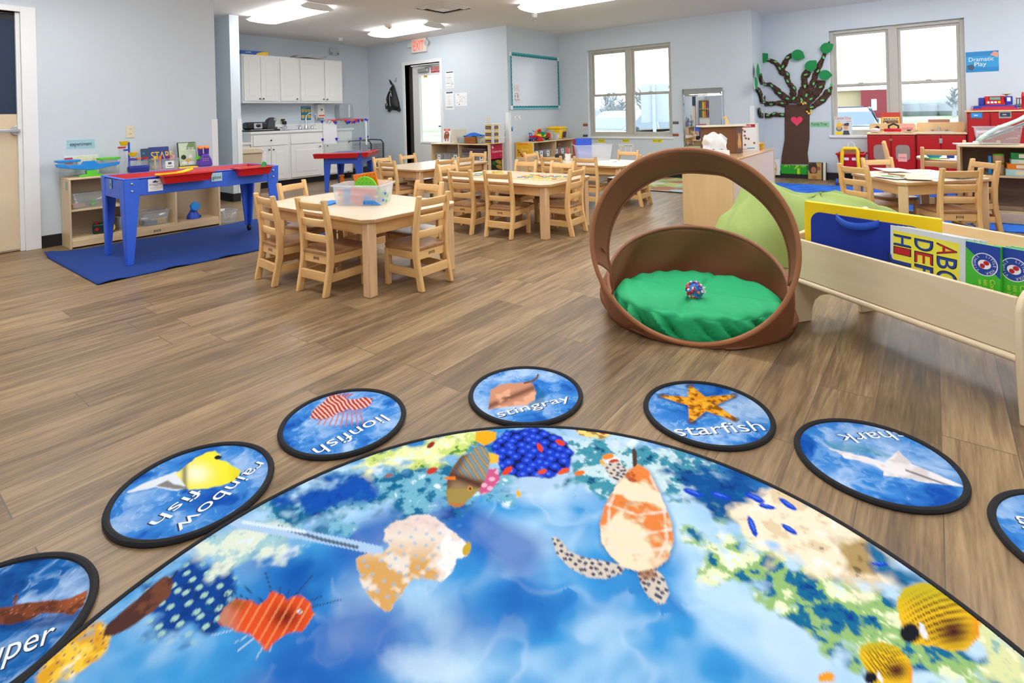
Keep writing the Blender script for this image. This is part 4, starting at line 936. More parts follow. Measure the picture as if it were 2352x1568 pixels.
def tablecard(name, label, x0, x1, z0, z1, mats, draw, side=False):
    m = MB(); lv = [0]
    o_, xd = (Vector(((x0+x1)/2, -.0055, (z0+z1)/2)), Vector((1, 0, 0))) if not side else (Vector((-.0055, (x0+x1)/2, (z0+z1)/2)), Vector((0, -1, 0)))
    yd = Vector((0, 0, 1)); n = xd.cross(yd); w_, h_ = abs(x1-x0), z1-z0
    P = lambda x, y: o_+n*(.001+.0003*lv[0])+xd*(x*w_/2)+yd*(y*h_/2)
    m.prism([o_+xd*(x*w_/2)+yd*(y*h_/2) for x, y in ((-1, -1), (1, -1), (1, 1), (-1, 1))], n*.001)
    class D: pass
    def poly(p, mi): lv[0] += 1; m.plate([P(x, y) for x, y in p], mi)
    D.poly = poly; D.rect = lambda a, b, c, d, mi: poly(((a, c), (b, c), (b, d), (a, d)), mi)
    def txt(s, x, y, hh, mi, maxw=None): lv[0] += 1; m.text(s, P(x, y), xd, yd, h=hh*h_, mi=mi, maxw=maxw*w_ if maxw else None)
    D.txt = txt; draw(D); ob = m.build(name, mats, None, smooth=0); ob.location = off; ob.rotation_euler = (0, 0, math.radians(-1.6)); return tag(ob, label, 'sign')
def dr(D): D.rect(-1, 1, .5, .53, 1); D.rect(-1, 1, -.1, -.07, 1); D.txt('plant', .05, -.45, .42, 2, .8)
tablecard('word_card', 'pale blue ruled word card reading plant on the sand table front', .61, .695, .555, .625, [LBLUEC, LNB, INK], dr)
def dr(D):
    D.poly(((-.3, .4), (.3, .4), (.4, .55), (.1, .6), (.05, .8), (-.15, .7), (-.4, .6)), 1); D.txt('Sand and Water', 0, .02, .11, 2, .85); D.txt('Table', 0, -.2, .11, 2, .5); D.rect(-.8, .8, -.5, -.46, 3); D.rect(-.5, .5, -.72, -.68, 3)
tablecard('notice_card', 'white Sand and Water Table notice on the near end of the sand table', .155, .255, .53, .622, [PAPER, DBLUE, INK, M('faint red', (180, 120, 130), .6, .05)], dr)
tablecard('name_card', 'grey green card on the short end of the sand table', .27, .32, .55, .625, [M('grey green card', (140, 176, 184), .7, .05), LNB, INK], lambda D: (D.rect(-1, 1, .4, .43, 1), D.rect(-.4, .3, -.4, .2, 2)), side=True)
# ================================================================ KITCHEN
KW = M('thermofoil white', (240, 240, 236), .35, .012); KN = M('knob dark', (60, 58, 56), .3, .05, metal=.6)
def panel_door(m, x0, x1, z0, z1, y, th=.018):
    m.box(x0, x1, y-th, y, z0, z1); b = .055
    if x1-x0 > .16 and z1-z0 > .2:
        def rg(e, yy): return [(x0+e, yy, z0+e), (x1-e, yy, z0+e), (x1-e, yy, z1-e), (x0+e, yy, z1-e)]
        for e0, y0, e1, y1 in ((b-.008, y-th-.0002, b, y-th+.006), (b, y-th+.006, b+.006, y-th+.006), (b+.006, y-th+.006, b+.03, y-th-.003)):
            A, B = rg(e0, y0), rg(e1, y1); m.add(A+B, [(i, (i+1) % 4, (i+1) % 4+4, i+4) for i in range(4)])
        e = b+.03; A = rg(e, y-th-.003); m.plate(A)
def upper(label, x0, x1, doors, knobs):
    t = thing('wall_cabinet', label, 'cabinet', (x0, 8.405, 1.34), 0, 'white wall cabinets'); w_ = x1-x0
    MB().box(0, w_, 0, .325, 0, .765).build('cabinet_body', KW, t, smooth=0)
    for (a, b), kx in zip(doors, knobs):
        m = MB(); panel_door(m, a, b, .03, .735, -.001); d = m.build('door', KW, t, bevel=.002, smooth=0)
        k = MB(); k.cyl((kx, -.018, .065), (kx, -.032, .065), .006, n=10); k.ball((kx, -.038, .065), .012, 12); k.build('knob', KN, d)
upper('left two-door white wall cabinet under the blue and yellow box', 4.13, 4.722, ((.02, .29), (.296, .565)), (.262, .324))
upper('narrow single-door white wall cabinet in the middle of the row', 4.724, 5.10, ((.035, .345),), (.318,))
upper('right two-door white wall cabinet under the stack of papers', 5.102, 5.962, ((.02, .475), (.495, .83)), (.448, .522))
def lower(label, x0, x1, drawer, doors, knobs, dknob):
    t = thing('base_cabinet', label, 'cabinet', (x0, 8.13, 0), 0, 'white base cabinets'); w_ = x1-x0
    m = MB(); m.box(0, w_, 0, .595, .10, .848); m.build('cabinet_body', KW, t, smooth=0); MB().box(0, w_, .05, .595, 0, .10).build('toe_kick', BB, t, smooth=0)
    m = MB(); panel_door(m, .03, w_-.03, .665, .825, -.001); d = m.build('drawer', KW, t, bevel=.004, smooth=0)
    if dknob: k = MB(); k.ball((w_/2, -.030, .745), .013, 12); k.cyl((w_/2, -.018, .745), (w_/2, -.03, .745), .006, n=10); k.build('knob', KN, d)
    for (a, b), kx in zip(doors, knobs):
        m = MB(); panel_door(m, a, b, .125, .645, -.001); d = m.build('door', KW, t, bevel=.002, smooth=0)
        k = MB(); k.cyl((kx, -.018, .60), (kx, -.032, .60), .006, n=10); k.ball((kx, -.038, .60), .012, 12); k.build('knob', KN, d)
lower('white base cabinet with one drawer and two doors, left of the sink cabinet', 4.107, 4.722, 1, ((.03, .300), (.312, .585)), (.27, .342), True)
lower('white base cabinet with a single wide door under the sink', 4.724, 5.345, 0, ((.03, .59),), (.55,), False)
lower('white base cabinet behind the clear easel at the right end of the counter', 5.347, 5.945, 0, ((.03, .57),), (.07,), False)
t = thing('side_cabinet', 'low white cabinet beside the kitchen pillar, lower than the counter', 'cabinet', (3.60, 8.13, 0))
MB().box(0, .49, 0, .595, .10, .70).build('cabinet_body', KW, t, smooth=0); MB().box(-.01, .50, -.03, .595, .70, .735).build('worktop', KW, t, bevel=.004, smooth=0); m = MB(); panel_door(m, .03, .46, .12, .66, -.001); m.build('door', KW, t, smooth=0); MB().box(.02, .47, .05, .595, 0, .10).build('toe_kick', BB, t, smooth=0)
t = thing('countertop', 'white kitchen countertop running over the base cabinets', 'countertop', (4.085, 8.10, .85))
MB().box(0, 1.885, 0, .62, 0, .038).build('worktop', M('counter laminate', (238, 238, 236), .35, .02), t, bevel=.006); MB().box(0, 1.885, .605, .628, .038, .14).build('backsplash', M('counter laminate'), t, bevel=.004)
CTZ = .888
t = thing('sink', 'stainless steel drop-in sink in the kitchen countertop', 'sink', (5.03, 8.40, CTZ+.001))
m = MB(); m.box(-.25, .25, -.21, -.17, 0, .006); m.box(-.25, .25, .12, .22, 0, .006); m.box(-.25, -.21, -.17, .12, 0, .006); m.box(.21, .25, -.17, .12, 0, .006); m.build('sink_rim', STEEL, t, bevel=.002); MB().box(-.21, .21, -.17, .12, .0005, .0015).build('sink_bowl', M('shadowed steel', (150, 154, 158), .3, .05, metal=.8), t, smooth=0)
fx = WY(703, 298, 8.57).x
t = thing('faucet', 'tall chrome gooseneck faucet at the kitchen sink', 'faucet', (fx, 8.57, CTZ+.008)); t.scale = (1.3, 1.3, 1.3)
m = MB(); m.lathe([(.028, 0), (.022, .03), (.012, .05), (.011, .16)], n=16); m.build('base', CHROME, t)
m = MB(); m.tube([(0, 0, .14)]+[(.012+.055*(1-math.cos(a*PI/8)), -.055*(1-math.cos(a*PI/8))*.6, .16+.05*math.sin(a*PI/8)) for a in range(9)]+[(.122, -.066, .12)], .009, 10); m.build('spout', CHROME, t)
for s in (-1, 1):
    m = MB(); m.lathe([(.024, 0), (.02, .025), (.012, .035)], (s*.09, 0, 0), 14); m.obox((s*.11, 0, .045), .07, .012, .012); m.build('handle', CHROME, t, bevel=.003)
BLK = M('black appliance', (30, 30, 32), .35, .06)
t = thing('griddle_tray', 'flat black tray under the toaster on the kitchen counter', 'tray', (4.36, 8.37, CTZ+.001)); MB().box(-.27, .27, -.17, .17, 0, .03).build('tray_body', BLK, t, bevel=.012); MB().box(-.22, .16, -.172, -.168, .022, .032).build('chrome_strip', STEEL, t, smooth=0)
t = thing('toaster', 'black and silver toaster on the kitchen counter next to the pillar', 'toaster', (4.29, 8.36, CTZ+.032))
MB().box(-.16, .17, -.09, .09, 0, .115).build('toaster_body', BLK, t, bevel=.03, seg=3); MB().box(-.06, .075, -.096, -.088, .01, .10).build('front_plate', STEEL, t, bevel=.01); m = MB(); m.ball((.01, -.096, .06), .034, 16, sc=(1.2, .35, .75)); m.build('dial_window', M('dial dark', (20, 22, 26), .1, .05), t)
t = thing('pod_brewer', 'dark rounded pod coffee brewer right of the toaster', 'coffee maker', (4.575, 8.40, CTZ+.031))
MB().prism([(x, -.07, z) for x, z in ((-.10, 0), (.085, 0), (.085, .03), (.04, .035), (.045, .11), (.07, .135), (.06, .17), (.01, .19), (-.05, .15), (-.085, .08))], (0, .14, 0)).build('brewer_body', M('graphite plastic', (62, 66, 74), .35, .05), t, bevel=.012, seg=3); MB().cyl((.035, -.071, .15), (.035, -.074, .15), .02, n=20).build('badge', STEEL, t)
o = outlet('ivory kitchen outlet with black plugs beside the coffee brewer', 'y', Y2, (638, 268), (653, 288))
m = MB(); oo = o.location; m.obox((oo.x+.02, Y2-.03, oo.z+.02), .05, .045, .03); m.obox((oo.x+.04, Y2-.035, oo.z-.03), .05, .06, .055); m.tube([(oo.x+.03, Y2-.06, oo.z-.04), (oo.x+.02, Y2-.08, oo.z-.10), (oo.x-.05, Y2-.10, CTZ+.045), (oo.x-.13, Y2-.15, CTZ+.042)], .004, 6); m.tube([(oo.x+.05, Y2-.05, oo.z-.05), (oo.x+.06, Y2-.07, oo.z-.12), (oo.x-.02, Y2-.12, CTZ+.02), (oo.x-.1, Y2-.16, CTZ+.042)], .004, 6)
one(m, 'plug_adapter', BLACK, 'black plugs with trailing cords in the kitchen outlet', 'plug', None, bevel=.004)
TEAL = M('poster teal', (30, 124, 150), .5, .03)
def dr(D):
    D.rect(-.9, .9, -.93, .9, 1); D.txt('HAND WASHING', 0, .70, .07, 0, .8); D.rect(-.75, -.05, .52, .56, 0)
    for x in (-.55, 0, .55):
        for y in (.28, -.45): D.rect(x-.22, x+.22, y-.17, y+.17, 2); D.disc(x, y, .09, 3); D.disc(x, y-.24, .05, 0)
card('washing_poster', 'teal hand washing poster with yellow pictures above the sink', 'poster', 'y', Y2, (689, 241), (716, 277), [PAPER, TEAL, M('poster yellow', (236, 200, 90), .5, .03), M('poster brown', (150, 110, 60), .5, .05)], dr)
c, xd, yd, w_, h_ = frame_of('y', Y2, (721, 240), (740, 272))
t = thing('soap_dispenser', 'white wall soap dispenser with a red stripe above the sink', 'soap dispenser', (c.x, Y2, c.z))
MB().prism([(x, 0, z) for x, z in rrect(-.072, .072, -.115, .125, .02)], (0, -.10, 0)).build('dispenser_case', M('dispenser white', (226, 226, 222), .35, .02), t, bevel=.008); MB().cyl((.01, -.10, .03), (.01, -.104, .03), .014, n=16).build('level_window', INK, t); MB().box(-.05, .066, -.1025, -.10, -.09, -.06).build('red_stripe', M('coral stripe', (232, 104, 84), .5, .03), t, smooth=0); MB().box(-.06, .06, -.09, -.01, -.145, -.115).build('push_bar', M('grey plastic', (140, 142, 146), .4, .03), t, bevel=.004)
c, xd, yd, w_, h_ = frame_of('y', Y2, (769, 240), (799, 266))
t = thing('towel_dispenser', 'clear grey paper towel dispenser behind the easel top', 'towel dispenser', (c.x, Y2, c.z)); MB().prism([(x, 0, z) for x, z in rrect(-.15, .15, -.16, .12, .06)], (0, -.16, 0)).build('dispenser_case', M('smoke grey plastic', (176, 184, 190), .25, .03), t, bevel=.02, seg=3); MB().box(.04, .075, -.163, -.159, -.14, .10).build('clear_strip', M('pale strip', (226, 230, 234), .3, .02), t, smooth=0)
def dr(D): D.disc(0, .25, .3, 1, .7); D.rect(-.3, .3, .15, .3, 1); D.rect(-.3, .3, -.5, -.46, 2); D.rect(-.4, .4, -.66, -.62, 2)
m = card('picture_card', 'white card with a small maroon drawing on the wall behind the easel', 'card', 'y', Y2, (776, 270), (791, 284), [PAPER, M('maroon ink', (110, 50, 64), .6, .05), INK], dr)
for z in (203, 191):
    a = WY(786, z+8, Y2)
    m = MB(); m.tube([(5.97, Y2-.01, a.z), (5.97, Y2-.09, a.z), (6.17, Y2-.09, a.z), (6.17, Y2-.01, a.z)], .004, 6); one(m, 'wire_rail', STEEL, 'thin %s wire rail on the wall right of the cabinets' % ('upper' if z == 191 else 'lower'), 'rail')
# on top of the wall cabinets
t = thing('board_game_box', 'flat blue and yellow box lying on the wall cabinets', 'box', (4.36, 8.56, 2.106), -.06); MB().box(-.22, .22, -.14, .14, 0, .06).build('box_body', M('box blue', (30, 96, 180), .5, .05), t, bevel=.003)
m = MB(); m.plate([(.02+.2*(1-math.cos(i*PI/16)), -.1405, .058*math.sin(i*PI/16)) for i in range(9)]+[(.218, -.1405, .058), (.218, -.1405, 0)]); m.text('GAMES', (-.10, -.141, .025), (1, 0, 0), (0, 0, 1), h=.02, mi=1); m.build('printed_band', [YEL, PAPER], t, smooth=0)
for i in range(5):
    a = MB().grid(lambda u, v: (-.26+.52*u, -.2+.34*v, .018*math.sin(u*3.1+i*.2)**2), 10, 4).build('paper_sheet', M('newsprint', (206, 206, 208), .7, .1, 40), smooth=60, solid=.004); a.location = (5.28+.012*i, 8.50-.01*i, 2.109+.0075*i); a.rotation_euler = (0, 0, -.05*i); tag(a, 'large newsprint sheet stacked on the right wall cabinet', 'paper', 'sheets on the wall cabinet')
# trash can
q = Vector((3.62, 7.62, 0)); TANP = M('tan plastic', (206, 188, 158), .5, .03)
t = thing('trash_can', 'tan plastic trash can beside the kitchen pillar', 'trash can', (3.80, 7.62, 0), -.25)
MB().hexa([(-.13, -.10, 0), (.13, -.10, 0), (-.13, .10, 0), (.13, .10, 0), (-.17, -.13, .60), (.17, -.13, .60), (-.17, .13, .60), (.17, .13, .60)]).build('can_body', TANP, t, bevel=.02)
MB().prism([(x, -.145, z) for x, z in ((-.18, .60), (.18, .60), (.18, .645), (.12, .675), (-.12, .675), (-.18, .645))], (0, .29, 0)).build('lid', M('tan lid', (216, 200, 172), .5, .03), t, bevel=.008)
# ================================================================ EXIT WALL
c, xd, yd, w_, h_ = frame_of('x', XD, (938, 92), (973, 119))
EXR = emit('lit exit letters', (255, 70, 40), 1.6)
t = thing('exit_sign', 'white exit sign with red lit letters and two emergency lamps above the door', 'exit sign', (XD-.03, 7.215, 2.335))
MB().prism([(-.02, y, z) for y, z in rrect(-.19, .19, -.125, .125, .02)], (.05, 0, 0)).build('sign_case', M('case white', (236, 232, 222), .4, .02), t, bevel=.006)
m = MB(); m.text('EXIT', (-.0215, .0, -.088), (0, -1, 0), (0, 0, 1), h=.176, w=.27, mi=0, off=.0004); m.build('exit_lettering', EXR, t, smooth=0)
for s, nm in ((-1, 'right'), (1, 'left')):
    o = MB().lathe([(.02, -.03), (.045, 0), (.05, .02), (.046, .028)], (-.02, s*.225, .03), 18, axis=(-1, -.2*s, -.15)).build('emergency_lamp', M('case white'), t)
    MB().lathe([(0, .02), (.043, .022), (.043, .030), (0, .034)], (-.021, s*.225, .03), 18, axis=(-1, -.2*s, -.15)).build('lamp_lens', M('lamp lens', (200, 206, 208), .15, .05), o)
MB().box(-.01, .03, -.07, .07, .125, .137).build('mount', M('case white'), t, smooth=0)
hp = WX(909, 184, XD)
m = MB(); m.box(-.006, 0, -.012, .012, -.045, .045); m.tube([(-.004, 0, -.01), (-.03, 0, -.03), (-.045, 0, -.02), (-.045, 0, .0)], .005, 8)
one(m, 'coat_hook', STEEL, 'small steel coat hook on the wall left of the exit door', 'hook', None, (XD, 7.90, hp.z))
# backpack: local x out of the wall (-), y along wall, z up
t = thing('backpack', 'black backpack with white piping hanging from the hook', 'backpack', (XD, 7.98, 1.21)); BKN = M('black nylon', (24, 24, 28), .55, .12, 40, .2)
out = [(-.20, .06), (-.19, .0), (.14, -.03), (.19, .02), (.17, .12), (.10, .30), (.05, .42), (.015, .47), (-.05, .42), (-.13, .30), (-.18, .16)]
def bp(u, v):
    a = u*2*PI; k = len(out); f_ = (u*k) % k; i = int(f_); fr = f_-i; p, q = out[i % k], out[(i+1) % k]
    y, z = p[0]+(q[0]-p[0])*fr, p[1]+(q[1]-p[1])*fr; cy_, cz_ = -.01, .17; s_ = math.cos((v)*PI/2); d_ = .11*math.sin(v*PI/2)
    return (-.012-d_*(1-.4*max(0, (z-.2)/.3)), -(cy_+(y-cy_)*s_), cz_+(z-cz_)*s_)
MB().grid(bp, 33, 9, closed=True).build('bag_body', BKN, t, smooth=60, fixn=True)
m = MB(); m.tube([(-.02, .0, .46), (-.03, .04, .53), (-.03, .075, .56), (-.03, .05, .50), (-.02, .03, .46)], .010, 6); m.build('hanging_loop', BKN, t)
WPI = M('white piping', (232, 232, 232), .5, .02)
def bs(y, z):                                                     # a point on the bag front
    cy_, cz_ = -.01, .17
    r_ = min(.97, math.hypot((y-cy_)/.19, (z-cz_)/.24)); d_ = .11*math.sqrt(max(0, 1-r_*r_)); return (-.014-d_*(1-.4*max(0, (z-.2)/.3))-.004, -y, z)
m = MB()
for P in ([(-.145, .22), (-.10, .31), (-.08, .335)], [(-.07, .34), (-.03, .345)], [(-.02, .355), (.03, .325)], [(.025, .31), (.02, .22), (.03, .10), (.03, .05)], [(.03, .30), (.07, .24)]): m.tube([bs(*p) for p in P], .0035, 6)
m.build('white_piping', WPI, t)
m = MB()
def bl(pts): m.plate([bs(y, z) for y, z in pts])
bl([(-.12, .12), (-.075, .115), (-.095, .205), (-.11, .205)]); bl([(-.14, .095), (-.05, .085), (-.052, .103), (-.14, .11)]); bl([(-.135, .075), (-.06, .068), (-.06, .078), (-.135, .085)])
m.build('white_emblem', WPI, t, smooth=0, solid=.004)
for y in (-.12, .16):
    m = MB(); m.tube([(-.02, -y, .02), (-.03, -y+.01, -.04), (-.03, -y-.03, -.05), (-.025, -y-.05, .0)], .012, 6); m.build('strap', BKN, t)
ORR = M('orange print', (224, 96, 60), .6, .04); GRP = M('grey print'); NVY = M('navy print', (40, 48, 70), .6, .04)
def dr(D):
    D.rect(-.8, .85, .80, .92, 1); lines(D, 2, -.8, .8, (.55, .15, -.05, -.25, -.8)); D.rect(-.8, -.3, .25, .30, 3); D.rect(-.2, .3, .25, .30, 2); D.rect(-.8, .1, -.45, -.40, 2); D.rect(.3, .85, -.45, -.41, 2); D.rect(.3, .85, -.6, -.56, 2)
card('wall_notice', 'upper white notice with a dark heading beside the exit door', 'notice', 'x', XD, (1023, 164), (1043, 202), [PAPER, NVY, GRP, ORR], dr)
def dr(D): D.rect(-.7, .8, .82, .95, 1); lines(D, 2, -.35, .4, (.5, .3, .1, -.1, -.3, -.45), .008); D.rect(-.75, .75, -.72, -.69, 2); D.rect(-.75, .75, -.8, -.77, 2)
card('wall_notice', 'lower white notice with short centred lines beside the exit door', 'notice', 'x', XD, (1022, 211), (1043, 251), [PAPER, NVY, GRP], dr)
def dr(D):
    rnd = random.Random(2); D.rect(-.6, -.3, .68, .76, 1); D.rect(-.4, -.2, -.78, -.68, 1)
    for i in range(26): x, y = rnd.uniform(-.8, .75), rnd.uniform(-.5, .45); D.rect(x, x+.12, y, y+.03, 2)
card('wall_notice', 'landscape white sheet right of the two exit door notices', 'notice', 'x', XD, (1045, 214), (1073, 243), [PAPER, NVY, GRP], dr)
outlet('ivory wall outlet above the stacked boxes on the exit wall', 'x', XD, (1116, 267), (1126, 282))
def dr(D): D.txt('EMERGENCY EXIT ONLY', 0, .2, .36, 1, .9); D.txt('ALARM WILL SOUND', 0, -.6, .36, 1, .9)
card('exit_label', 'red label with white lettering at the top of the exit door', 'sign', 'x', xs, (990, 153), (1012, 165), [M('sign red', (180, 34, 34), .5, .03), PAPER], dr)
card('window_sticker', 'yellow sticker at the top of the exit door glass', 'sticker', 'x', xs+.017, (973, 174), (982, 178), [YEL])
# ---- art shelf: faces -x; local frame of the shelf: along wall (y decreasing), depth to +x
AX, AZ = 6.40, .605
def asx(px, Y=None, X=6.5, z=AZ): v = WX(px, 330, X); return Vector((X, v.y, z))
def wbook(px0, px1, pyt, pyb, X, name, label, mats, draw, lean=.12, th=.014):
    a, b = WX(px0, (pyt+pyb)/2, X), WX(px1, (pyt+pyb)/2, X); zt_, zb = WX((px0+px1)/2, pyt, X).z, WX((px0+px1)/2, pyb, X).z
    return book(name, label, (X, (a.y+b.y)/2, zb), -PI/2, a.y-b.y, zt_-zb, mats, draw, lean, 'book', th)
BRN = M('bear brown', (150, 84, 50), .7, .1, 30)
def dr(D):
    D.rect(-.9, .9, .68, .96, 2); D.rect(-.4, .3, .78, .85, 0)
    D.poly(((-.7, .35), (-.45, .6), (.2, .62), (.6, .45), (.75, .1), (.6, -.2), (.5, -.8), (.3, -.8), (.25, -.35), (-.05, -.4), (-.15, -.8), (-.4, -.8), (-.45, -.3), (-.7, -.6), (-.8, -.1)), 1); D.rect(-.35, .4, .38, .42, 0); D.rect(-.3, .4, .26, .30, 0)
o = wbook(1017, 1033, 298, 331, 6.50, 'picture_book', 'white book with a brown bear and orange band on the art shelf', [PAPER, BRN, ORR], dr); o.location.z = AZ+.003
for i, (px, c) in enumerate(((1040, CREAM), (1046, PAPER), (1050, CREAM))):
    y = asx(px).y; a = MB().box(-.16, .10, -.004, .004, 0, .225).build('picture_book', [c], smooth=0); a.location = (6.60, y, AZ+.003); a.rotation_euler = (0, 0, .25-.25*i); tag(a, 'pale book standing edge-on behind the bear book on the art shelf', 'book', 'pale books on the art shelf')
y = asx(1043).y; t = bin_('storage_bin', 'clear bin holding green paper left of the brown basket on the art shelf', 'bin', (6.57, 5.99, AZ+.001), -PI/2, .16, .2, .105, CLEARB); one(MB().box(-.065, .065, -.08, .08, 0, .07), 'paper_stack', M('sage paper', (120, 150, 140), .7, .05), 'sage green paper inside the left clear bin', 'paper', None, (6.57, 5.99, AZ+.006), 0)
y = asx(1072).y; WICK = M('woven brown basket', (150, 88, 34), .7, .25, 60, .5)
t = thing('woven_basket', 'brown woven basket topped with blue cloth on the art shelf', 'basket', (6.57, 5.79, AZ+.001)); m = MB(); m.prism([(x, y_, 0) for x, y_ in rrect(-.11, .11, -.12, .12, .03)], (0, 0, .11)); m.build('basket_body', WICK, t, bevel=.008)
MB().grid(lambda u, v: ((u-.5)*.22*(1-.2*v), (v-.5)*.30, .113+.05*math.sin(u*PI)*math.sin(v*PI)+.012*math.sin(u*14+v*9)), 16, 16).build('blue_cloth', M('blue cloth', (24, 96, 190), .8, .1, 30), t, solid=.006, smooth=60)
t = bin_('storage_bin', 'clear bin of yellow paper curls right of the brown basket on the art shelf', 'bin', (6.57, 5.555, AZ+.001), -PI/2, .20, .2, .115, CLEARB)
m = MB(); rnd = random.Random(9)
for i in range(26):
    p = Vector((rnd.uniform(-.07, .07), rnd.uniform(-.075, .075), rnd.uniform(.01, .065))); m.tube([p, p+Vector((rnd.uniform(-.02, .02), rnd.uniform(-.02, .02), .012)), p+Vector((rnd.uniform(-.03, .03), rnd.uniform(-.03, .03), 0))], .008, 5)
tag(one(m, 'paper_curls', M('pale yellow paper', (240, 222, 120), .7, .08), 'yellow paper curls filling the right clear bin', 'paper curls', None, (6.57, 5.555, AZ+.006)), kind='stuff')
PLUM = M('plum label', (64, 20, 60), .5, .05); LYEL = M('label yellow', (236, 190, 30), .5, .03); BXW = M('box white', (226, 226, 224), .5, .02)
for i, (lb, dz) in enumerate((('bottom', 0), ('middle', .1045), ('top', .209))):
    t = thing('label_box', '%s white lidded box with plum and yellow labels in the stack of three' % lb, 'box', (6.57, 5.345, AZ+.001+dz), .02*(i-1), 'stack of three labelled boxes')
    MB().hexa([(x, y_, z) for z, k in ((0, .93), (.09, 1)) for y_ in (-.075*k, .075*k) for x in (-.15*k, .15*k)]).build('box_body', BXW, t, bevel=.004)
    MB().box(-.156, .156, -.081, .081, .088, .102).build('lid', M('lid white', (240, 240, 240), .45, .02), t, bevel=.004)
    for nm, P in (('front_label', [(-.1505, .068), (-.1505, -.045)]), ('side_label', [(-.11, -.0765), (-.02, -.0765)])):
        (xa, ya), (xb, yb) = P; d = Vector((xb-xa, yb-ya, 0)); n_ = Vector((d.y, -d.x, 0)).normalized(); l = d.length; d.normalize(); m = MB(); o_ = Vector((xa, ya, 0))
        for z0, z1, mi, k in ((.006, .084, 0, 0), (.022, .066, 1, .0006)): m.plate([o_+n_*(.003+k)+Vector((0, 0, z0)), o_+d*l+n_*(.003+k)+Vector((0, 0, z0)), o_+d*l+n_*(.003+k)+Vector((0, 0, z1)), o_+n_*(.003+k)+Vector((0, 0, z1))], mi)
        m.text('Colorations' if nm == 'front_label' else 'Paint', o_+d*l*.5+n_*.0038+Vector((0, 0, .036)), d, (0, 0, 1), h=.016, mi=2, maxw=l*.85)
        m.build(nm, [LYEL, PLUM, PAPER], t, smooth=0)
def abin(y, z, label, card_=(.06, .09, .0), w_=.20, h_=.13): return bin_('storage_bin', label, 'bin', (6.56, y, z), -PI/2, w_, .24, h_, CLEARB, card=card_)
z1 = .307
abin(6.46, z1, 'clear art bin with a white card at the far left of the art shelf', w_=.16); t = abin(6.28, z1, 'clear art bin overflowing with yellow feathers', None, .17)
m = MB(); rnd = random.Random(11)
for i in range(34):
    p = Vector((rnd.uniform(-.05, .05), rnd.uniform(-.06, .06), .01)); e = p+Vector((rnd.uniform(-.05, .05), rnd.uniform(-.06, .06), rnd.uniform(.1, .2))); a = (e-p).orthogonal().normalized()*.016; mm_ = (p+e)/2; m.add([p, mm_+a, e, mm_-a], [(0, 1, 2, 3)])
tag(one(m, 'yellow_feathers', M('olive yellow feather', (206, 172, 50), .8, .15), 'yellow craft feathers standing out of the clear art bin', 'feathers', None, (6.56, 6.28, z1+.004), smooth=0), kind='stuff')
abin(6.085, z1, 'clear art bin with a white card left of the art shelf divider', (.07, .10, 0), .18); abin(5.83, z1, 'clear art bin behind the chair in the right half of the art shelf', None, .24); abin(5.53, z1, 'clear art bin with a white card at the right end of the art shelf', (.075, .10, .0), .28)
for i in range(9):
    o = MB().box(-.11, .11, -.24, .24, 0, .004).build('art_paper', M('art paper %d' % (i % 4), ((150, 110, 120), (90, 60, 90), (60, 90, 80), (170, 150, 150))[i % 4], .7, .08), smooth=0); o.location = (6.56+.004*(i % 3), 5.67+.01*((i*7) % 5), .462+.0075*i); tag(o, 'sheet of coloured art paper stacked on the bins of the art shelf', 'paper', 'coloured sheets on the art shelf')
o = one(MB().box(-.14, .14, -.24, .24, 0, .012), 'paper_tray', M('grey tray', (120, 116, 120), .5, .04), 'grey tray under the coloured paper in the art shelf', 'tray', None, (6.56, 5.67, .448), 0)
ya = 5.345
CRIM = M('crimson poster', (190, 14, 66), .5, .03)
def dr(D): D.txt('Creative Arts', .05, -.08, .13, 1, .86); D.poly(((-.85, .55), (-.75, .85), (-.6, .6), (-.45, .55), (-.62, .45), (-.7, .3), (-.72, .5)), 1); D.poly(((.62, -.55), (.72, -.5), (.66, -.45)), 1)
card('area_poster', 'crimson Creative Arts poster on the end of the art shelf', 'poster', 'y', 5.345, (1127, 331), (1154, 365), [CRIM, PAPER], dr)
def dr(D):
    rnd = random.Random(6)
    for i in range(14): x = rnd.uniform(-.9, .7); y = rnd.uniform(-.9, .7); D.poly(((x, y), (x+.35, y+.1), (x+.15, y+.3)), 1)
    for cy_, s_ in ((.25, 1), (-.55, 1)):
        for i in range(9): a = -.4+2.4*i/8; D.poly(((.1, cy_), (.1+.75*math.cos(a-.07), cy_+.55*math.sin(a-.07)), (.1+.8*math.cos(a), cy_+.6*math.sin(a)), (.1+.75*math.cos(a+.07), cy_+.55*math.sin(a+.07))), 2 if i % 3 else 3)
card('flower_poster', 'dark poster of orange petalled flowers under the Creative Arts poster', 'poster', 'y', 5.345, (1128, 366), (1153, 391), [M('near black green', (18, 28, 16), .5, .2, 30), DGRN, M('flower orange', (236, 160, 30), .5, .1), YEL], dr)
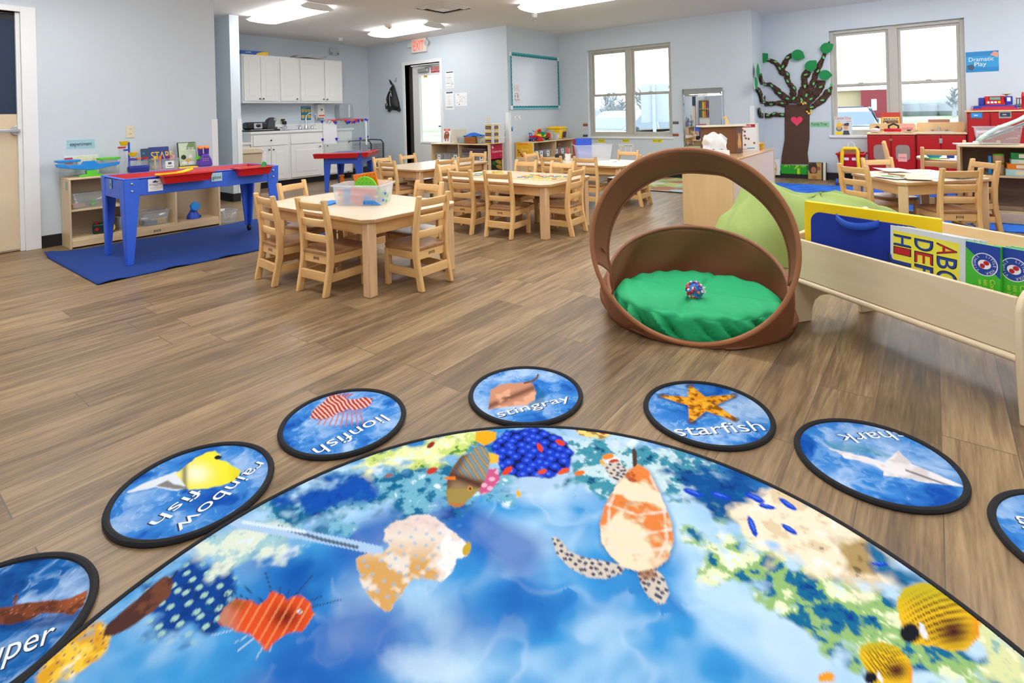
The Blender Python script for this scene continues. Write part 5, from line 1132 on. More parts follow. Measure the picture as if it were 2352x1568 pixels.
# ---- wire drying rack beside the kitchen corner
t = thing('drying_rack', 'tall grey wire drying rack on black frame in the kitchen corner', 'rack', (6.12, 7.98, 0), .35); t.scale = (1, 1, .86)
m = MB()
for sx in (-1, 1):
    for sy in (-1, 1): m.tube([(sx*.20, sy*.24, .03), (sx*.20, sy*.24, .70), (sx*.20, sy*.20, .76), (sx*.20, 0, .77)], .012, 8)
m.build('frame', BLACK, t)
for i in range(18):
    z = .06+.036*i; m = MB(); m.tube([(-.20, -.27, z), (.20, -.27, z+.004), (.26, -.24, z+.004), (.26, .24, z+.004), (.20, .27, z+.004), (-.20, .27, z)], .004, 5)
    for k in range(5): m.cyl((-.20, -.24+.12*k, z), (.26, -.24+.12*k, z+.004), .0025, n=5)
    m.build('wire_shelf', GRID_, t)
one(MB().box(-.18, .18, -.2, .2, 0, .004), 'red_paper', M('dull red paper', (190, 70, 64), .6, .05), 'dull red sheet drying on the wire rack', 'paper', None, (6.14, 7.96, .448), .35)
# ================================================================ BOARD WALL
BY = Y3
def dr(D):
    e = .11; ex_, ey_ = .065, .11
    n_ = 34
    D.rect(-1+ex_, 1-ex_, 1-ey_, 1, 1); D.rect(-1+ex_, 1-ex_, -1, -1+ey_, 2); D.rect(-1, -1+ex_, -1+ey_, 1-ey_, 2); D.rect(1-ex_, 1, -1+ey_, 1-ey_, 1)
    D.poly([(-1+ex_+(2-2*ex_)*i/n_, 1-ey_-(.022 if i % 2 else 0)) for i in range(n_+1)]+[(1-ex_, 1-ey_*.55), (-1+ex_, 1-ey_*.55)], 3)
    D.poly([(1-ex_-(2-2*ex_)*i/n_, -1+ey_+(.022 if i % 2 else 0)) for i in range(n_+1)]+[(-1+ex_, -1+ey_*.55), (1-ex_, -1+ey_*.55)], 3)
    D.poly([(-1+ex_+(.012 if i % 2 else 0), -1+ey_+(2-2*ey_)*i/26) for i in range(27)]+[(-1+ex_*.6, 1-ey_), (-1+ex_*.6, -1+ey_)], 3)
    D.poly([(1-ex_-(.012 if i % 2 else 0), 1-ey_-(2-2*ey_)*i/26) for i in range(27)]+[(1-ex_*.6, -1+ey_), (1-ex_*.6, 1-ey_)], 3)
    for sx in (-1, 1):
        for sy in (-1, 1): x, y = sx*(1-ex_/2), sy*(1-ey_*.6); D.rect(x-ex_*.62, x+ex_*.62, y-ey_*.62, y+ey_*.62, 4)
TLB = M('teal watercolour', (120, 188, 208), .6, .25, 18); TLD = M('deep teal border', (16, 130, 136), .6, .12, 20); TLM = M('teal border', (70, 168, 176), .6, .2, 18)
card('whiteboard', 'whiteboard with a teal scalloped border and white corner squares', 'whiteboard', 'y', BY-.003, (1168, 119), (1284.5, 250), [M('whiteboard face', (214, 222, 234), .25, .02), TLM, TLB, TLD, PAPER], dr, th=.016)
PKI = M('magenta print', (170, 40, 110), .6, .05)
def dr(D): D.rect(-.8, .8, .2, .85, 1); D.rect(-.5, .5, -.1, .0, 2); D.txt('TRUCK', .1, -.88, .12, 3, .8); D.rect(-.6, -.2, -.5, -.2, 2); D.rect(.1, .6, -.55, -.15, 2)
card('small_poster', 'small white truck poster at the lower left of the whiteboard', 'poster', 'y', BY-.0215, (1177, 193), (1195, 234), [PAPER, M('faint grey', (226, 226, 230), .6, .05), M('pale lilac print', (190, 180, 200), .6, .1), PKI], dr)
def dr(D): D.txt('Blocks', -.1, .1, .3, 1, .7); D.rect(-.8, .5, -.45, -.35, 2); D.rect(.2, .6, -.7, -.6, 2)
card('name_strip', 'small white card with purple scribble under the whiteboard', 'card', 'y', BY, (1181, 266), (1196, 275), [PAPER, M('purple print', (90, 80, 150), .6, .05), GRP], dr)
card('photo_card', 'small blue photograph on the wall left of the block shelf', 'photo', 'y', BY, (1170, 291), (1178, 301), [SKY, M('photo dark', (40, 60, 80), .5, .1), PAPER], lambda D: (D.poly(((-.9, -.9), (.9, -.9), (.6, .1), (-.1, .4)), 1), D.rect(-.5, .1, -.5, -.3, 2)))
# Blocks poster on the shelf end (faces -x)
def dr(D):
    D.rect(-.7, .5, .7, .98, 1); D.txt('Blocks', .15, -.08, .17, 2, .52)
    for i, (x, y, mi) in enumerate(((-.82, .0, 3), (-.66, -.25, 4), (-.48, -.5, 5), (-.3, -.78, 5))): D.rect(x, x+.18, y-.2, y, mi); 
    D.rect(-.82, -.66, -.85, -.2, 6); D.rect(-.64, -.48, -.85, -.45, 7); D.rect(-.48, -.3, -.85, -.7, 8)
card('area_poster', 'yellow Blocks poster on the end of the block shelf', 'poster', 'x', 6.9245, (1185, 328), (1223, 361), [M('golden yellow poster', (232, 178, 16), .5, .05, 6), M('poster orange', (232, 140, 20), .5, .05), M('poster cream', (246, 232, 170), .5, .03), DGRN, M('block navy', (56, 50, 80), .5, .05), M('block red', (170, 30, 20), .5, .05), M('block tan', (206, 140, 70), .5, .05), M('block wheat', (216, 170, 80), .5, .05), M('block rust', (186, 86, 40), .5, .05)], dr)
BZ_ = .613
def truck(name, label, loc, rz, kind):
    t = thing(name, label, 'toy truck', loc, rz); TY = BLACK
    for x in (-.075, .0, .075) if kind == 'crane' else (-.06, .07):
        for s in (-1, 1):
            w_ = MB().cyl((x, s*.03, .022), (x, s*.055, .022), .022, n=16).build('wheel', TY, t, bevel=.004); MB().cyl((x, s*.055, .022), (x, s*.058, .022), .013, n=12).build('hub', ORG, w_)
    if kind == 'crane':
        MB().box(-.10, .10, -.04, .04, .028, .055).build('chassis', BLUE, t, bevel=.006); MB().box(-.10, .01, -.036, .036, .055, .09).build('turntable', RED, t, bevel=.006)
        MB().prism([(x, -.038, z) for x, z in ((.02, .05), (.105, .05), (.105, .075), (.085, .115), (.03, .115))], (0, .076, 0)).build('cab', YEL, t, bevel=.006)
        m = MB(); m.tube([(-.01, 0, .09), (.02, 0, .15), (.06, 0, .185), (.10, 0, .19)], [.016, .015, .013, .012], 8); m.build('boom', ORG, t)
        MB().prism([(x, -.025, z) for x, z in ((.05, .165), (.10, .19), (.105, .15), (.08, .135))], (0, .05, 0)).build('bucket', RED, t, bevel=.004)
        for s in (-1, 1): m = MB(); m.tube([(-.10, s*.03, .13), (-.07, s*.03, .06)], .007, 6); m.build('stay', BLUE, t)
        m = MB(); m.cyl((-.10, -.033, .13), (-.10, .033, .13), .008, n=8); m.tube([(0, 0, .16), (-.03, 0, .155), (-.05, 0, .175)], .006, 6); m.build('stay_bar', BLUE, t)
    else:
        MB().box(-.10, .10, -.035, .035, .03, .055).build('chassis', DGRN, t, bevel=.005)
        MB().prism([(x, -.04, z) for x, z in ((.03, .04), (.11, .04), (.11, .075), (.085, .12), (.03, .12))], (0, .08, 0)).build('cab', RED, t, bevel=.006)
        MB().plate([(.1085, -.032, .08), (.1085, .032, .08), (.0905, .03, .113), (.0905, -.03, .113)][::-1]).build('windscreen', M('toy window', (90, 60, 80), .2, .05), t, solid=.003, smooth=0)
        MB().prism([(x, -.04, z) for x, z in ((-.12, .06), (.02, .06), (.03, .12), (-.09, .15), (-.12, .12))], (0, .08, 0)).build('dump_bed', DGRN, t, bevel=.006); MB().prism([(x, -.043, z) for x, z in ((-.06, .06), (.0, .06), (.02, .11))], (0, .086, 0)).build('bed_brace', YEL, t, bevel=.002)
    return t
q = WY(1228, 320, 5.02); truck('toy_crane_truck', 'blue and yellow toy crane truck with a red grab on the block shelf', (q.x+.02, 5.02, BZ_), -.35, 'crane')
q = WY(1253, 318, 5.02); truck('toy_dump_truck', 'red and green toy dump truck behind the red scoop on the block shelf', (q.x+.02, 5.06, BZ_), -.4, 'dump')
q = WY(1239, 322, 4.95); m = MB(); m.prism([(x, -.045, z) for x, z in ((-.04, 0), (.05, 0), (.03, .07), (-.02, .085))], (0, .09, 0)); one(m, 'toy_scoop', RED, 'red toy loader scoop between the two toy trucks', 'toy', None, (q.x, 4.95, BZ_), -.5, bevel=.008)
q = WY(1280, 310, 5.10)
t = thing('brick_tub', 'yellow lidded brick tub at the right end of the block shelf', 'tub', (q.x-.05, 5.07, BZ_), .1)
MB().hexa([(x, y, z) for z, k in ((0, .85), (.17, 1)) for y in (-.115*k, .115*k) for x in (-.13*k, .13*k)]).build('tub_body', YEL, t, bevel=.012)
MB().box(-.145, .145, -.128, .128, .17, .205).build('lid', YEL, t, bevel=.014); m = MB()
for i in range(4):
    for j in range(3): m.cyl((-.09+.06*i, -.06+.06*j, .203), (-.09+.06*i, -.06+.06*j, .215), .018, n=12)
m.build('lid_studs', YEL, t)
m = MB(); m.plate([(-.02, -.1155, .02), (.10, -.1155, .02), (.115, -.1215, .12), (-.01, -.1215, .12)]); m.text('CLASSIC', (.05, -.1225, .127), (1, 0, 0), (0, 0, 1), h=.018, mi=1); m.build('tub_label', [PLUM, INK], t, smooth=0)
bin_('storage_bin', 'tall clear canister in front of the yellow brick tub', 'bin', (WY(1264, 320, 5.0).x+.03, 5.02, BZ_), 0, .10, .12, .16, CLEARB); bin_('storage_bin', 'small white tub with a pink label in front of the yellow brick tub', 'bin', (WY(1277, 320, 4.96).x, 4.955, BZ_), 0, .09, .09, .105, MILKB, card=(.04, .04, 0))
def bbin(x, label, h_=.12, w_=.17): return bin_('storage_bin', label, 'bin', (x, 5.05, .347), 0, w_, .27, h_, CLEARB, card=(.07, .09, 0))
for i, (x, lb, c) in enumerate(((7.03, 'clear block bin at the left end of the block shelf', BLUE), (7.21, 'second clear block bin from the left end of the block shelf', BLUE), (7.40, 'clear block bin just left of the block shelf divider', GRP), (7.66, 'clear block bin just right of the block shelf divider', M('teal blocks', (50, 90, 96), .5, .08)), (7.845, 'clear block bin in the middle of the right half of the block shelf', BRN), (8.03, 'clear block bin at the right end of the block shelf', M('wood toy', (190, 160, 120), .5, .08)))):
    bbin(x, lb); 
    for k in range(6): one(MB().box(-.022, .022, -.03, .03, 0, .03), 'toy_block', c, 'toy block inside the block bin number %s' % ('one two three four five six'.split()[i]), 'block', 'blocks in %s' % lb, (x-.045+.045*(k % 3), 5.0+.08*(k//3), .352), .1*k, bevel=.003)
# ================================================================ WINDOW WALL
for px0, py0, px1, py1, lb, mt_ in ((1339, 281, 1350, 290, 'small brown photograph left of the window, upper one', BRN), (1339, 307, 1350, 314, 'small dark photograph left of the window, lower one', M('photo dark')), (1545, 276, 1559, 285, 'small grey landscape photograph right of the window, upper one', GRP), (1545, 304, 1559, 313, 'small red brown photograph right of the window, lower one', M('brick photo', (150, 70, 50), .5, .2, 40))):
    card('photo_card', lb, 'photo', 'x', XE, (px0, py0), (px1, py1), [mt_, M('photo pale', (190, 200, 210), .5, .05)], lambda D: D.rect(-1, 1, .3, 1, 1))
YC = M('yellow card', (236, 226, 60), .7, .03)
for px0, px1, s, lb in ((1332, 1350, 'building', 'yellow word card reading building under the window'), (1372, 1390, 'house', 'yellow word card reading house under the window'), (1429, 1446, 'blueprint', 'yellow word card reading blueprint under the window'), (1498, 1522, 'skyscraper', 'yellow word card reading skyscraper under the window')):
    card('word_card', lb, 'sign', 'x', XE, (px0, 319), (px1, 327.5), [YC, INK], lambda D, s=s: D.txt(s, 0, -.35, .5, 1, .8))
def dr(D): D.rect(-.9, .9, .3, .33, 1); D.rect(-.9, .9, -.85, -.8, 1); [D.rect(x, x+.03, -.85, .3, 1) for x in (-.9, -.5, -.3, .1, .4, .87)]; D.txt('house plan', .3, .5, .16, 1, .8)
card('pinned_drawing', 'pale architectural drawing pinned below the blueprint card', 'drawing', 'x', XE, (1421, 330), (1456, 352), [PAPER, GRP], dr)
t = thing('acrylic_mirror', 'frameless acrylic mirror reflecting rows of coloured cubby bins', 'mirror', (XE-.012, 2.72, .40))
def mf(u, v): y = .30-.60*u; return (-.012+.05*((u-.5)**2-.25), y, .97*v)
MB().grid(mf, 17, 9).build('mirror_sheet', M('mirror', (222, 228, 234), .03, .0, metal=1.0), t, solid=.003, smooth=60)
o = MB(); o.box(-.004, 0, -.29, .29, .02, .95); o.build('backing', M('mirror backing', (80, 84, 90), .6, .03), t, smooth=0)
# cubby the mirror reflects (stands beside the left door, outside the frame)
t = thing('cubby_unit', 'tan cubby unit of coloured bins, seen only in the acrylic mirror', 'cubby', (-.62, 4.86, 0)); CW = 1.12
m = MB(); m.box(-.36, 0, -.01, .01, 0, 1.36); m.box(-.36, 0, CW-.01, CW+.01, 0, 1.36)
for z in (.78, 1.06, 1.34): m.box(-.36, 0, .01, CW-.01, z, z+.02)
for i in range(1, 6): m.box(-.36, 0, CW*i/6-.008, CW*i/6+.008, .80, 1.34)
m.box(-.36, -.35, .01, CW-.01, 0, 1.34); m.build('cubby_body', BIRZ, t, smooth=0)
MB().box(-.34, -.005, .01, CW-.01, 0, .78).build('lower_panel', WHITE, t, smooth=0)
for i, c in enumerate((DBLUE, M('maroon bin', (110, 30, 36), .5, .05), ORG, YEL, DGRN, DBLUE)):
    for k, z in enumerate((.801, 1.081)):
        one(MB().box(-.30, -.02, -.075, .075, 0, .21), 'cubby_bin', c, 'coloured bin in the %s row of the mirrored cubby, column %s' % (('lower', 'upper')[k], 'one two three four five six'.split()[i]), 'bin', 'bins in the cubby', (-.63, 4.86+CW*(i+.5)/6, z), 0, bevel=.006)
# ================================================================ DIVIDER CABINET AND WHAT STANDS ON IT
t = thing('divider_cabinet', 'low birch cabinet with its plain back to the camera, behind the brown hoop', 'cabinet', (4.95, 1.375, 0))
MB().box(0, 1.60, 0, .445, .587, .605).build('top_panel', wood('birch glossy top', (232, 196, 144), (220, 180, 126), 0, rough=.22, coat=.5), t, bevel=.004)
MB().box(0, .018, 0, .445, 0, .587).build('end_panel', wood('birch end', (222, 190, 140), (208, 174, 124), 2, scale=3), t, bevel=.003); MB().box(1.582, 1.60, 0, .445, 0, .587).build('end_panel', BIRZ, t, bevel=.003)
MB().box(.018, 1.582, .006, .016, .03, .587).build('back_panel', M('pinkish laminate', (226, 206, 188), .5, .03), t, smooth=0); MB().box(.018, 1.582, .016, .43, .05, .066).build('bottom_panel', BIR, t, smooth=0); MB().box(.018, 1.582, .006, .43, .0, .03).build('plinth', WHITE, t, smooth=0)
DZ = .606
t = thing('animal_house', 'brown toy house with a pale flat roof on the divider cabinet', 'toy house', (5.68, 1.66, DZ), -.85)
MB().box(-.21, .165, -.06, .06, 0, .268).build('house_body', DBROWN, t, bevel=.003); MB().box(.10, .168, -.064, .064, 0, .266).build('house_side', M('purple brown', (112, 84, 80), .35, .05), t, bevel=.002)
MB().box(-.245, .20, -.085, .085, .268, .284).build('roof', CREAM, t, bevel=.003); m = MB(); P = [(.115, .10), (.125, .16), (.12, .20), (.128, .20), (.134, .165), (.14, .20), (.148, .20), (.144, .16), (.153, .10), (.148, .05), (.142, .05), (.136, .085), (.13, .05), (.122, .05)]
m.plate([(x, -.0645, z) for x, z in P]); m.build('rabbit_cutout', M('rabbit tan', (216, 160, 100), .6, .05), t, solid=.004, smooth=0)
t = thing('toy_giraffe', 'small toy giraffe standing on the roof of the brown toy house', 'toy giraffe', (5.76, 1.64, DZ+.2855), -.6); GIR = M('giraffe spotted', (236, 190, 120), .6, .3, 60)
m = MB(); m.tube([(.0, 0, .0), (.0, 0, .03), (-.012, 0, .06), (-.02, 0, .078)], [.016, .014, .010, .011], 8); m.tube([(-.015, 0, .075), (-.05, 0, .073)], [.012, .007], 8); m.tube([(-.015, .006, .08), (-.012, .008, .098)], .003, 5); m.tube([(-.015, -.006, .08), (-.012, -.008, .098)], .003, 5); m.build('giraffe_body', GIR, t)
t = thing('tissue_box', 'white tissue box with a big crumpled tissue on the divider cabinet', 'tissue box', (5.31, 1.635, DZ), -.85)
MB().box(-.12, .12, -.06, .06, 0, .055).build('box_body', PAPER, t, bevel=.003)
def tis(u, v):
    x = (u-.5)*(.20+.07*v+.02*math.cos(v*9)); return (x, .018*math.sin(u*11+v*5)*(.4+v)+.02*math.sin(v*6+u*3)-.01, .056+.165*v*(1-.30*(2*u-1)**2)+.01*math.sin(u*17))
MB().grid(tis, 24, 16).build('tissue', M('tissue white', (244, 246, 248), .8, .01), t, solid=.002, smooth=60)
def dr(D):
    D.rect(-.85, .75, .72, .95, 1); D.txt('Book', .1, .77, .09, 0, .5); rnd = random.Random(8)
    for i in range(14): x, y = rnd.uniform(-.7, .6), rnd.uniform(-.7, .55); D.disc(x, y, .09, 2)
    D.rect(-.9, -.1, -.9, -.84, 3); D.rect(-.05, .6, -.84, -.78, 4); D.rect(.88, 1, -.97, .97, 5)
book('picture_book', 'tall white activity book with a red Book heading right of the brown toy house', (6.07, 1.53, DZ), -.85, .25, .285, [PAPER, M('sign red'), BRN, PINK, SKY, M('page edge', (226, 226, 224), .6, .02)], dr, .05, th=.03)
for i in range(5):
    one(MB().lathe([(.085, 0), (.125, .008), (.13, .014), (.127, .014), (.085, .004), (0, .004)], n=32), 'plate', YEL, 'yellow plate stacked on the far end of the divider cabinet', 'plate', 'stack of yellow plates', (6.36, 1.56, DZ+.0125*i))
for i, (c, nm) in enumerate(((DBLUE, 'navy blue'), (GRN, 'lime green'), (RED, 'red'), (RED, 'topmost red'))):
    one(MB().lathe([(.04, 0), (.065, .025), (.076, .055), (.072, .055), (.06, .027), (.036, .006), (0, .006)], n=28), 'bowl', c, '%s bowl nested in the stack on the yellow plates' % nm, 'bowl', 'stack of bowls', (6.34, 1.57, DZ+.065+.016*i))
one(MB().ball((0, 0, .016), .02, 12, sc=(1, 1, .8)), 'wooden_ball', M('wood ball', (206, 160, 110), .5, .05), 'small tan ball on top of the bowl stack', 'ball', None, (6.34, 1.57, DZ+.120))
# ================================================================ PLAY WALL
def wallpt(px, py, off=.012):
    if px < 1752: v = WY(px, py, YE-off); return v, Vector((0, -1, 0))
    return WX(px, py, XF-off), Vector((-1, 0, 0))
BPAP = M('brown craft paper', (84, 58, 44), .85, .18, 18, .5); LEAFG = M('felt leaf green', (24, 140, 72), .8, .06, 20); LEAFS = M('small leaf green', (96, 190, 110), .7, .1)
zz = lambda u, v: (1650+u/7.84, 90+v/7.84)
t = thing('paper_tree', 'big brown paper tree with green leaves and a pink heart on the wall', 'wall decoration', (XF, 1.60, .10)); T0 = Vector((XF, 1.60, .10))
tk = [(1802.5, 240), (1802.5, 319), (1795.7, 358), (1794.3, 377), (1858, 377), (1855, 352), (1859.5, 319), (1859.5, 240)]
m = MB(); m.prism([WX(x, y, XF-.006)-T0 for x, y in tk], (-.006, 0, 0)); m.build('trunk', BPAP, t, smooth=0)
BR_ = [[(1215, 1365, 50), (1080, 1362, 60), (1000, 1350, 62), (930, 1388, 40), (850, 1372, 80), (780, 1375, 60), (745, 1320, 40), (738, 1230, 22)],
 [(1215, 1165, 100), (1080, 1150, 70), (950, 1160, 62), (850, 1162, 60), (800, 1110, 80), (800, 1050, 80), (755, 970, 50), (730, 910, 60), (690, 880, 40)],
 [(1300, 1120, 110), (1200, 1050, 105), (1100, 970, 92), (1000, 865, 72), (930, 812, 56), (840, 812, 42), (800, 790, 50), (772, 700, 40), (758, 620, 34)],
 [(1345, 1150, 105), (1345, 980, 100), (1345, 880, 90), (1275, 800, 62), (1240, 720, 80), (1232, 640, 80), (1135, 580, 90), (1085, 490, 82), (1025, 420, 62), (935, 382, 50), (868, 372, 46)],
 [(1140, 560, 80), (1200, 430, 80), (1250, 335, 70), (1330, 270, 46)],
 [(1430, 1170, 110), (1500, 990, 120), (1555, 850, 100), (1545, 680, 105), (1625, 570, 105)],
 [(1540, 1110, 110), (1640, 930, 100), (1700, 800, 90), (1745, 650, 80), (1820, 480, 76), (1890, 330, 60), (1925, 230, 50), (2000, 40, 16)],
 [(1600, 1150, 100), (1760, 985, 110), (1840, 850, 140), (1850, 740, 110)],
 [(1600, 1280, 60), (1750, 1180, 80), (1880, 1080, 112), (1965, 970, 118), (2030, 880, 40), (2035, 825, 12)]]
sl_pts = []
for bi, br in enumerate(BR_):
    P = []
    for (u0, v0, w0), (u1, v1, w1) in zip(br, br[1:]):
        for k in range(4): f_ = k/4; P.append((u0+(u1-u0)*f_, v0+(v1-v0)*f_, w0+(w1-w0)*f_))
    P.append(br[-1]); m = MB(); rnd = random.Random(bi); rows = []
    for i, (u, v, w_) in enumerate(P):
        a, b = P[max(0, i-1)], P[min(len(P)-1, i+1)]; du, dv = b[0]-a[0], b[1]-a[1]; l = math.hypot(du, dv) or 1; nx, ny = -dv/l, du/l; w_ *= 1.25*rnd.uniform(.80, 1.15)
        row = []
        for k, q in enumerate((-.5, -.2, .15, .5)):
            lift = (.018, .034+.012*math.sin(i*1.7), .030+.012*math.cos(i*1.3), .016)[k]
            p, n_ = wallpt(*zz(u+nx*w_*q, v+ny*w_*q), lift); row.append(p-T0)
        rows.append(row)
        if i % 6 == 2: sl_pts.append((u+nx*w_*rnd.uniform(-.15, .25), v+ny*w_*rnd.uniform(-.15, .25), math.degrees(math.atan2(-dv, du))+rnd.uniform(-50, 50)))
    for r0, r1 in zip(rows, rows[1:]):
        for k in range(3): m.add([r0[k], r0[k+1], r1[k+1], r1[k]], [(0, 1, 2, 3)])
    m.build('branch', BPAP, t, smooth=60, solid=.004)
for u, v, a in sl_pts:
    c, n_ = wallpt(*zz(u, v), .056); s = Vector((0, -1, 0)) if n_.x < -.5 else Vector((1, 0, 0)); up = Vector((0, 0, 1)); a = math.radians(a); m = MB()
    m.prism([c-T0+(s*math.cos(a)+up*math.sin(a))*(.026*math.cos(q*PI/6))+(up*math.cos(a)-s*math.sin(a))*(.014*math.sin(q*PI/6)) for q in range(12)], n_*.002); m.build('small_leaf', LEAFS, t, smooth=0)
for (u, v, r_, tu, tv) in ((1425, 285, 112, 1565, 342), (1665, 480, 112, 1772, 374), (1945, 160, 112, 2085, 80), (1915, 645, 108, 2070, 652), (800, 338, 95, 790, 250), (712, 575, 112, 705, 458), (680, 790, 105, 650, 680)):
    c, n_ = wallpt(*zz(u, v), .062); tp, _ = wallpt(*zz(tu, tv), .062)
    if n_.x > -.5: tp.y = c.y
    else: tp.x = c.x
    r_ = (WX(*zz(u+r_, v), XF)-WX(*zz(u, v), XF)).length; d = (tp-c); d.normalize(); s = n_.cross(d); m = MB(); pts = []
    for q in range(28):
        a = -PI+2*PI*q/28; rr_ = r_*(1+.28*math.exp(-(a/.35)**2)); pts.append(c-T0+d*(rr_*math.cos(a))+s*(r_*.98*math.sin(a)))
    m.prism(pts, n_*.004); m.build('big_leaf', LEAFG, t, smooth=0)
c = WX(1830, 277, XF-.014)-T0; m = MB(); m.prism([c+Vector((0, -.075*1.05*(16*math.sin(a)**3)/16, .075*(13*math.cos(a)-5*math.cos(2*a)-2*math.cos(3*a)-math.cos(4*a))/15)) for a in [2*PI*i/36 for i in range(36)]], (-.003, 0, 0)); m.build('pink_heart', M('heart pink', (236, 60, 96), .7, .03), t, smooth=0)
for px, py in ((1846, 234), (1859, 256)):
    c = WX(px, py, XF-.03)-T0; m = MB()
    for k in range(5): a = k*1.2566; m.prism([c+Vector((0, .028*math.cos(a)+.014*math.cos(q), .028*math.sin(a)+.014*math.sin(q))) for q in [2*PI*i/8 for i in range(8)]], (-.003, 0, 0))
    m.build('yellow_flower', YEL, t, smooth=0)
def dr(D):
    rnd = random.Random(4)
    for i in range(16): x = rnd.uniform(-.95, .85); D.poly(((x, 1), (x+.06, 1), (x+rnd.uniform(-.15, .15), rnd.uniform(.2, .7))), 1)
    D.rect(.18, .38, -1, .35, 1); D.poly(((-.05, -.1), (.3, .75), (.12, .9)), 1)
card('grass_panel', 'bright green grass picture at the foot of the paper tree', 'picture', 'x', XF-.013, (1793, 378), (1858, 401), [M('grass green', (20, 160, 30), .6, .06), M('lime print', (170, 220, 40), .6, .05), GRP], dr)
def dr(D):
    D.rect(-.3, .9, .93, .97, 3)
    for i in range(30): a = i*2*PI/30; D.poly([(-.02+.30*math.cos(a), -.3+.62*math.sin(a)), (-.02+.50*math.cos(a-.09), -.3+.9*math.sin(a-.09)), (-.02+.50*math.cos(a+.09), -.3+.9*math.sin(a+.09))], 2)
    D.disc(-.02, -.3, .38, 1, .9)
card('sunflower_picture', 'white picture of an orange sunflower low on the wall left of the paper tree', 'picture', 'x', XF-.01, (1764, 362), (1792, 402), [PAPER, M('sunflower orange', (240, 176, 50), .6, .06), M('petal yellow', (196, 180, 60), .6, .06), GRP], dr)
def dr(D): D.rect(-1, 1, .25, .3, 1); D.rect(-1, 1, -.5, -.45, 1); D.txt('Family Tree', -.05, -.3, .5, 2, .8)
card('word_card', 'pale green word card reading Family Tree beside the trunk', 'sign', 'x', XF, (1861, 280), (1905, 292), [M('pale green card', (148, 212, 160), .7, .03), DGRN, INK], dr)
SKN = M('brown skin print', (176, 110, 66), .6, .06); HAIR = M('dark hair print', (50, 30, 26), .6, .08)
def dr(D):
    D.rect(-.95, .5, -.95, .95, 1); D.poly(((-.9, .9), (-.1, .95), (.1, .3), (0, -.2), (-.2, -.3), (-.75, -.3), (-.95, .2)), 2); D.disc(-.35, .1, .3, 3, 1.3); D.disc(.2, .3, .2, 4, 1.2); D.disc(-.3, -.75, .3, 3, .7); D.rect(.5, .68, -1, 1, 5); D.rect(.68, .95, -1, 1, 6)
o = book('picture_book', 'picture book with a dark haired portrait cover leaning at the foot of the paper tree', (XF-.075, WX(1876, 385, XF-.06).y, .001), -PI/2-.05, .235, .25, [DKG, M('ochre cover', (190, 150, 70), .5, .12, 20), HAIR, SKN, M('rose print', (160, 80, 60), .6, .06), DKG, CREAM], dr, .12, th=.03)
def dr(D):
    D.rect(-1, 1, -.55, .55, 1); D.txt('Dramatic', -.05, .06, .20, 2, .76); D.txt('Play', -.1, -.42, .20, 2, .4); D.poly(((.5, .6), (.75, .95), (.98, .8), (.95, .3), (.7, .5)), 3); D.poly(((-.95, -.35), (-.6, -.2), (-.45, -.5), (-.6, -.85), (-.85, -.7)), 4)
card('area_poster', 'blue Dramatic Play poster on the wall right of the window', 'poster', 'x', XF, (2217.5, 120.5), (2294.5, 163), [M('poster blue', (24, 130, 190), .5, .04), M('poster mid blue', (40, 150, 206), .5, .05), PAPER, M('peach print', (226, 150, 120), .5, .08), M('slate print', (60, 80, 100), .5, .1)], dr)
# window sill books
SZ2 = .638
def sill_book(px0, px1, pyt, X, label, mats, draw, zb=SZ2, lean=.12):
    a, b = WX(px0, 290, X), WX(px1, 290, X); zt_ = WX((px0+px1)/2, pyt, X).z
    return book('picture_book', label, (X, (a.y+b.y)/2, zb), -PI/2, a.y-b.y, zt_-zb, mats, draw, lean, 'book', .012)
def dr(D):
    D.txt('Career Day', -.02, .68, .13, 1, .9); D.rect(-.8, -.35, .45, .48, 4); D.rect(.35, .85, .45, .48, 4)
    D.disc(-.45, -.3, .36, 5, 1.0); D.disc(-.45, -.2, .24, 3, 1.2); D.poly([(-.45+.34*math.cos(a), -.05+.42*math.sin(a)) for a in [PI*i/10 for i in range(11)]], 2); D.rect(-.85, -.08, -.95, -.62, 2)
    D.disc(.3, -.2, .24, 3, 1.2); D.poly(((.05, 0), (.6, -.02), (.68, .25), (.5, .33), (.1, .22)), 4); D.poly(((-.05, -.95), (.75, -.95), (.6, -.5), (.05, -.5)), 4); D.poly(((-.15, .15), (.1, .25), (.1, .05), (-.1, 0)), 3)
sill_book(1916, 1957, 267, XF+.0, 'Career Day picture book with a yellow hard hat, on the window sill', [M('pale grey page', (216, 220, 220), .5, .02), M('title red', (206, 70, 56), .5, .05), YEL, M('tan skin print', (222, 160, 110), .6, .04), M('slate uniform', (60, 66, 78), .5, .05), M('teal hair', (70, 130, 120), .5, .05)], dr)
def dr(D):
    D.rect(-.92, .92, -.9, .6, 1); D.rect(-.8, .8, -.8, .5, 2); D.txt('COOKING', 0, .3, .14, 3, .8); rnd = random.Random(12)
    for i in range(12): D.disc(rnd.uniform(-.65, .65), rnd.uniform(-.7, .2), .16, (3, 4, 2, 4)[i % 4])
sill_book(2024, 2068, 258, XF+.0, 'red cookery book with a collage cover on the sill behind the toy stove', [M('cook red', (196, 50, 30), .5, .05), YEL, M('cook brown', (130, 90, 50), .5, .2, 30), CREAM, HAIR], dr)
o = sill_book(2132, 2182, 274, XF+.0, 'plain brown cardboard sheet on the sill behind the toy sink', [BROWN, M('brown card face', (176, 112, 92), .7, .03)], lambda D: D.rect(-.96, .96, -.96, .94, 1))
